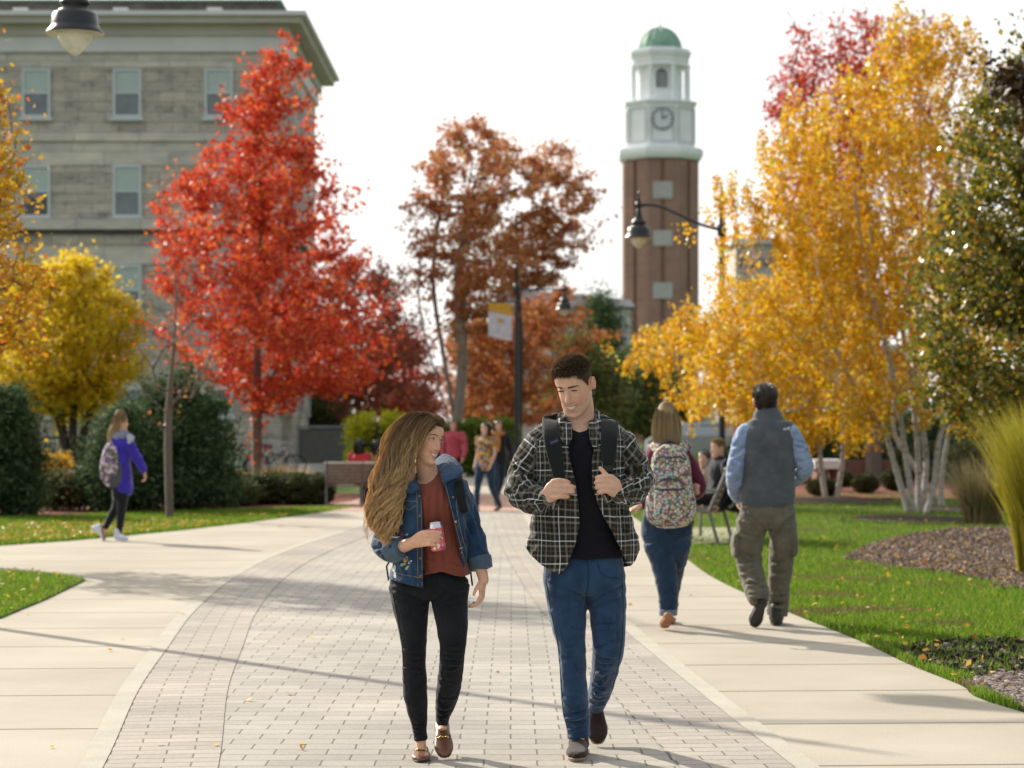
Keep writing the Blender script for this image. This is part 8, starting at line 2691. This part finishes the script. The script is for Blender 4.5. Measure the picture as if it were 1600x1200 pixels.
Bg.L(b, [(186, 765, .04, 7, .06), (183, 790, .04, 5, .05), (175, 805, .04, 4.4, .04), (165, 824, .04, 3.4, .03), (163, 830, .04, 3.4, .03)], n=12)
Bg.L(b, [(192, 765, -.04, 7, .06), (189, 800, -.04, 4.6, .045), (186, 840, -.04, 3.4, .03)], n=12)
remesh(b, 'body', M_skin_o, g3, voxel=.009, smooth=1)
b = MB()
Bg.L(b, [(193, 764, 0, 15, .15), (192, 745, 0, 14, .15), (189, 720, 0, 15, .15), (187, 700, 0, 17, .15), (187, 688, 0, 17, .12), (188, 681, 0, 11, .08)])
Bg.L(b, [(200, 690, -.05, 9, .08), (208, 706, -.07, 8.5, .07), (216, 720, -.08, 8, .065), (223, 733, -.08, 6.5, .055)], n=14)
Bg.L(b, [(180, 690, .1, 8, .08), (182, 715, .14, 8, .07), (195, 735, .15, 7, .06)], n=14)
jk3 = remesh(b, 'blue_jacket', M_cobalt, g3, voxel=.012, smooth=1, wr=.015, wscale=(5, 5, 6), wseed=6)
b = MB(); Bg.L(b, [(176, 686, 0, 9, .08), (186, 683, -.02, 11, .09), (196, 680, -.03, 8, .07)], ref=(0, 1, 0)); remesh(b, 'hood', M_grey, g3, voxel=.012, smooth=2)
m = MB(); v_, f_ = loft([Bg.p(199, 684, -.13), Bg.p(205, 684, -.13), Bg.p(201, 692, -.14)], [(.035, .01), (.05, .01), (.02, .01)], n=10); m.add(v_, f_); m.build('shoulder_patch', simple('pale_patch', (0.4, 0.42, 0.55)), jk3, smooth=True)
b = MB()
Bg.L(b, [(190, 750, 0, 13, .13), (188, 765, 0, 13.5, .14), (187, 775, 0, 12, .12)])
Bg.L(b, [(185, 770, .04, 10, .09), (183, 790, .04, 8, .075), (175, 805, .04, 6.5, .06), (167, 820, .04, 4.8, .04), (164, 826, .04, 4.4, .04)], cap=False)
Bg.L(b, [(192, 770, -.04, 10, .09), (190, 795, -.04, 7.5, .07), (188, 815, -.04, 6, .055), (186, 834, -.04, 4.5, .04)], cap=False)
remesh(b, 'leggings', M_legg, g3, voxel=.010, smooth=1)
yb_ = 28.34
shoe('sneaker', Vector((X_(160, yb_), yb_, .21)), Vector((X_(165, yb_), yb_, .015)), Vector((-1, 0, .2)), .05, M_sneak, M_flat, g3, hgt=.09, ankle=.04)
shoe('sneaker', Vector((X_(181, 28.26), 28.26, .01)), Vector((X_(199, 28.2), 28.2, .01)), Vector((0, 0, 1)), .05, M_sneak, M_sneak, g3, hgt=.10, ankle=.04)
long_hair(Bg, g3, M_hair_bl, [(644, 182, 194, 0, .03), (647, 178, 198, 0, .08), (655, 176, 198, 0, .10), (664, 173, 194, 0, .09), (675, 168, 184, -.02, .07), (688, 166, 181, -.05, .05)], n=500, seed=9, rad=.003, HMx=HB)
bp = thing('backpack', Bg.p(172, 720, -.05), 'pale floral backpack on the girl in the cobalt jacket', 'backpack')
b = MB(); Bg.L(b, [(178, 692, -.03, 8, .09), (176, 702, -.03, 13, .14), (174, 725, -.03, 17, .16), (174, 742, -.03, 17, .16), (175, 750, -.03, 14, .13)], e=2.6); pk = remesh(b, 'pack', M_floral, bp, voxel=.012, smooth=2)
b = MB(); Bg.L(b, [(182, 745, -.03, 14, .165), (182, 752, -.03, 14, .15)], e=2.6); Bg.L(b, [(190, 722, -.04, 4, .13), (190, 748, -.04, 6, .15)]); remesh(b, 'pack_base', M_grey if False else simple('pack_charcoal', (0.07, 0.07, 0.09), rough=.8), bp, voxel=.012, smooth=1)


# ------------------------------------------------------------------ smaller figures further back
def figure(x, y, rz, h, label, topm, legm, hairm, skin=M_skin_o, pose='walk', sleeves=True, hairlen=.25, shoem=M_boot, zoff=0.0, arms=None, wide=1.0, cap=None):
    root = thing('person', (x, y, 0), label, 'person')
    k = h / 1.7
    R = Matrix.Rotation(rz, 3, 'Z'); O = Vector((x, y, zoff))
    def P(p): return O + R @ (Vector(p) * k)
    ref = tuple(R @ Vector((0, 1, 0)))
    def L(b, rows, n=14, sub=3, cap=True):
        v, f = loft([P(r[:3]) for r in rows], [(r[3] * k, r[4] * k) for r in rows], n=n, sub=sub, ref=ref, cap=cap); b.add(v, f)
    sit = pose == 'sit'
    dz = -.43 if sit else 0
    w = wide
    hips = (0, 0, .95 + dz)
    if sit:
        legs = [[(-.09, 0, .52, .085, .085), (-.10, -.25, .53, .075, .075), (-.10, -.46, .50, .06, .06), (-.10, -.48, .28, .052, .055), (-.10, -.46, .09, .04, .042)], [(.09, 0, .52, .085, .085), (.10, -.25, .53, .075, .075), (.10, -.46, .50, .06, .06), (.10, -.50, .28, .052, .055), (.10, -.52, .09, .04, .042)]]
        feet = [((-.10, -.42, .0), (-.10, -.68, .0)), ((.10, -.47, .0), (.10, -.73, .0))]
    else:
        legs = [[(-.085, 0, .90, .10, .11), (-.09, -.08, .70, .085, .095), (-.09, -.14, .48, .062, .068), (-.09, -.16, .28, .055, .06), (-.085, -.17, .09, .042, .045)], [(.085, 0, .90, .10, .11), (.09, .04, .70, .085, .095), (.09, .07, .48, .062, .068), (.085, .22, .28, .055, .06), (.08, .34, .12, .042, .045)]]
        feet = [((-.085, -.12, .0), (-.09, -.38, .0)), ((.08, .40, .07), (.08, .17, .0))]
    arms = arms or [[(-.18, 0, 1.38), (-.24, .06, 1.12), (-.22, -.06, .88)], [(.18, 0, 1.38), (.24, -.02, 1.12), (.23, -.14, .90)]]
    arms = [[(a[0] * w, a[1], a[2] + dz) for a in ar] for ar in arms]
    b = MB()
    HM_ = Matrix.Translation(P((0, -.01, 1.56 + dz))) @ Matrix.Rotation(rz, 4, 'Z') @ Matrix.Scale(k * .98, 4)
    add_head(b, HM_, smile=.5)
    L(b, [(0, .02, 1.35 + dz, .07, .06), (0, .01, 1.44 + dz, .052, .052), (0, 0, 1.53 + dz, .052, .055)])
    L(b, [(0, 0, .93 + dz, .13, .09), (0, 0, 1.15 + dz, .11, .08), (0, 0, 1.33 + dz, .14, .08), (0, 0, 1.40 + dz, .09, .06)])
    for a in arms:
        L(b, [(*a[0], .045, .05), (*a[1], .036, .038), (*a[2], .025, .025)], n=10)
        d = (R @ (Vector(a[2]) - Vector(a[1]))).normalized()
        hand(b, P(a[2]), d, R @ Vector((-a[0][0] * 5, 0, 0)), side=1 if a[0][0] < 0 else -1, s=.9 * k, curl=(20, 30, 20))
    for l in legs: L(b, [(q[0], q[1], q[2], q[3] * .7, q[4] * .7) for q in l], n=10)
    remesh(b, 'body', skin, root, voxel=.011, smooth=1)
    b = MB()
    L(b, [(0, 0, .86 + dz if not sit else .47, .165 * w, .125), (0, 0, 1.0 + dz, .16 * w, .12), (0, 0, 1.15 + dz, .15 * w, .115), (0, 0, 1.30 + dz, .18 * w, .125), (0, 0, 1.38 + dz, .17 * w, .10), (0, .01, 1.43 + dz, .09, .07)], n=18)
    for a in arms:
        m1 = [(p + q) / 2 for p, q in zip(a[0], a[1])]
        if sleeves:
            L(b, [(*a[0], .07, .075), (*a[1], .058, .06), (*a[2], .04, .042)], n=12)
        else:
            L(b, [(*a[0], .07, .075), (*m1, .062, .065)], n=12)
    remesh(b, 'top', topm, root, voxel=.014, smooth=1, wr=.012, wscale=(5, 5, 7), wseed=x)
    b = MB()
    L(b, [(0, 0, .86 + dz if not sit else .47, .155, .12), (0, 0, .99 + dz, .15, .115)])
    for l in legs: L(b, l, n=14)
    remesh(b, 'trousers', legm, root, voxel=.013, smooth=1, wr=.008, wscale=(5, 5, 8), wseed=y)
    for hh, tt in feet:
        shoe('shoe', P(hh), P(tt), R @ Vector((0, 0, 1)) if hh[2] < .03 else R @ Vector((0, .25, .97)), .045 * k, shoem, shoem, root, hgt=.08 * k, ankle=.036 * k, sole_t=.012)
    cz = P((0, 0, 1.56 + dz))
    if cap: hairm2 = cap
    # hair: cap plus falling strands
    n = 420; g = np.random.default_rng(int(abs(x * 97 + y * 13)))
    if hairlen > .05:
        A_ = g.uniform(-.45, PI + .45, n); Pp = np.zeros((n, 10, 3))
        for j in range(n):
            a = A_[j]; r_ = 1 + g.normal() * .05
            for i in range(10):
                t = i / 9
                if t < .4:
                    ph = t / .4 * PI / 2
                    q = (math.cos(a) * .080 * math.sin(ph) * r_, math.sin(a) * .098 * math.sin(ph) * r_ + .008, 1.575 + dz + .112 * math.cos(ph) * r_)
                else:
                    s = (t - .4) / .6
                    q = (math.cos(a) * (.080 + .02 * s) * r_ + .006 * math.sin(s * 9 + j % 7), math.sin(a) * (.098 - .01 * s) * r_ + .008, 1.575 + dz - hairlen * s * (.85 + .3 * ((j * 37) % 10) / 10))
                Pp[j, i] = tuple(P(q))
        hr = strands('hair', Pp, .0045 * k, hairm, root)
        scalp_cap(HM_, hr, hairm, .075, -.06, 1.0, .006)
        b = MB(); L(b, [(0, .045, 1.60 + dz, .078, .07), (0, .055, 1.48 + dz, .078, .05), (0, .065, 1.575 + dz - hairlen * .9, .07, .035)], n=14)
        q = remesh(b, 'hair_underlayer', hairm, None, voxel=.012, smooth=1); q.data.attributes.new('along', 'FLOAT', 'POINT'); adopt(q, hr)
    else:
        short_hair(HM_, root, hairm, n=900, top=.03, side=.02, seed=3, low=-.06, rad=.0022)
    return root, P


M_hair_bk = hairmat('hair_black', (0.010, 0.008, 0.008), (0.018, 0.014, 0.012), (0.03, 0.022, 0.018), trans=.05)
M_hair_br = hairmat('hair_brown', (0.07, 0.04, 0.025), (0.14, 0.085, 0.05), (0.24, 0.15, 0.09))
M_pink = cloth('rose_top', (0.38, 0.055, 0.085), fade=(0.48, 0.09, 0.12), fold=.01)
M_must = printmat('mustard_floral', [(0.50, 0.27, 0.05), (0.55, 0.42, 0.30), (0.42, 0.20, 0.04), (0.60, 0.36, 0.10), (0.30, 0.24, 0.34)], 16)
M_redt = cloth('red_top', (0.50, 0.03, 0.04), fold=.01)
M_ochre = cloth('ochre_top', (0.38, 0.24, 0.07), fold=.01)
M_dsuit = cloth('dark_navy_coat', (0.010, 0.011, 0.018), fold=.01)
M_beige = cloth('beige_top', (0.38, 0.27, 0.19), fold=.01)
M_bootb = simple('brown_boot', (0.13, 0.055, 0.03), rough=.6)
M_plum = cloth('plum_top', (0.10, 0.04, 0.12), fold=.01)
M_oran_c = cloth('orange_top', (0.42, 0.18, 0.05), fold=.01)
figure(X_(709, 43.5), 43.5, math.radians(-15), 1.63, 'woman in rose pink top behind the long haired girl', M_pink, M_legg, M_hair_br, hairlen=.36, wide=1.05)
figure(X_(759, 37.8), 37.8, math.radians(-35), 1.56, 'woman in mustard floral blouse and jeans walking toward the camera', M_must, M_jean_o, M_hair_bk, hairlen=.30, sleeves=False, shoem=M_bootb, wide=.95)
figure(X_(778, 40.5), 40.5, math.radians(20), 1.62, 'person in orange scarf and dark coat behind the floral blouse woman', M_dsuit, M_jean_o, M_hair_br, hairlen=.12)
sc_ = thing('scarf', (X_(777, 40.3), 40.3, 1.38), 'orange scarf around the neck of the dark coated walker', 'scarf')
b = MB(); q = [Vector((X_(777, 40.5) + .10 * math.cos(a), 40.5 + .09 * math.sin(a), 1.36 + .02 * math.sin(a))) for a in [2 * PI * j / 12 for j in range(13)]]
b.tube(q, .045, n=8); b.tube([q[9], q[9] + Vector((.02, -.06, -.12)), q[9] + Vector((.02, -.08, -.3))], [.04, .045, .03], n=8)
b.build('wrap', M_oran_c, sc_, smooth=True)
# bench sitters on the left bench (facing away), on the right bench
Yb = Db1
figure(X_(560, Yb), Yb + .27, math.radians(150), 1.68, 'person in red top with dark hair sitting on the left bench', M_redt, M_legg, M_hair_bk, pose='sit', hairlen=.16, wide=.95)
figure(X_(580, Yb) + .08, Yb + .3, math.radians(200), 1.66, 'person in ochre top sitting beside the red top on the left bench', M_ochre, M_legg, M_hair_bk, pose='sit', hairlen=.34, wide=.95)
figure(X_(1121, Db2 + .1), Db2 - .1, math.radians(-68), 1.80, 'man in dark coat with short fair hair sitting on the right bench', M_dsuit, M_dsuit, M_hair_bl, pose='sit', hairlen=0, wide=1.15)
figure(X_(1101, Db2 + .6), Db2 + .6, math.radians(-40), 1.58, 'dark haired woman in beige top seated beyond the man in the dark coat', M_beige, M_legg, M_hair_bk, pose='sit', hairlen=.2)
figure(X_(1409, 62), 62, math.radians(-60), 1.6, 'small far figure in plum top sitting behind the white birch stems', M_plum, M_legg, M_hair_bl, pose='sit', hairlen=0.0)
# dark bag on the bench behind the seated man
bg_ = thing('tote_bag', (X_(1150, Db2 - .2), Db2 - .2, .46), 'black bag with pale strap on the right bench beside the seated man', 'bag')
b = MB(); v_, f_ = loft([Vector((X_(1152, Db2 - .2), Db2 - .2, z)) for z in (.47, .55, .70)], [(.19, .10), (.20, .11), (.17, .07)], n=16, e=3); b.add(v_, f_); remesh(b, 'bag_body', M_strap, bg_, voxel=.012, smooth=2)
m = MB(); m.tube([Vector((X_(1140, Db2 - .4) + .09 * math.cos(a), Db2 - .36, .68 + .22 * math.sin(a))) for a in [PI * j / 10 for j in range(-5, 8)]], .018, n=6); m.build('bag_strap', simple('pale_strap', (0.3, 0.3, 0.28)), bg_)
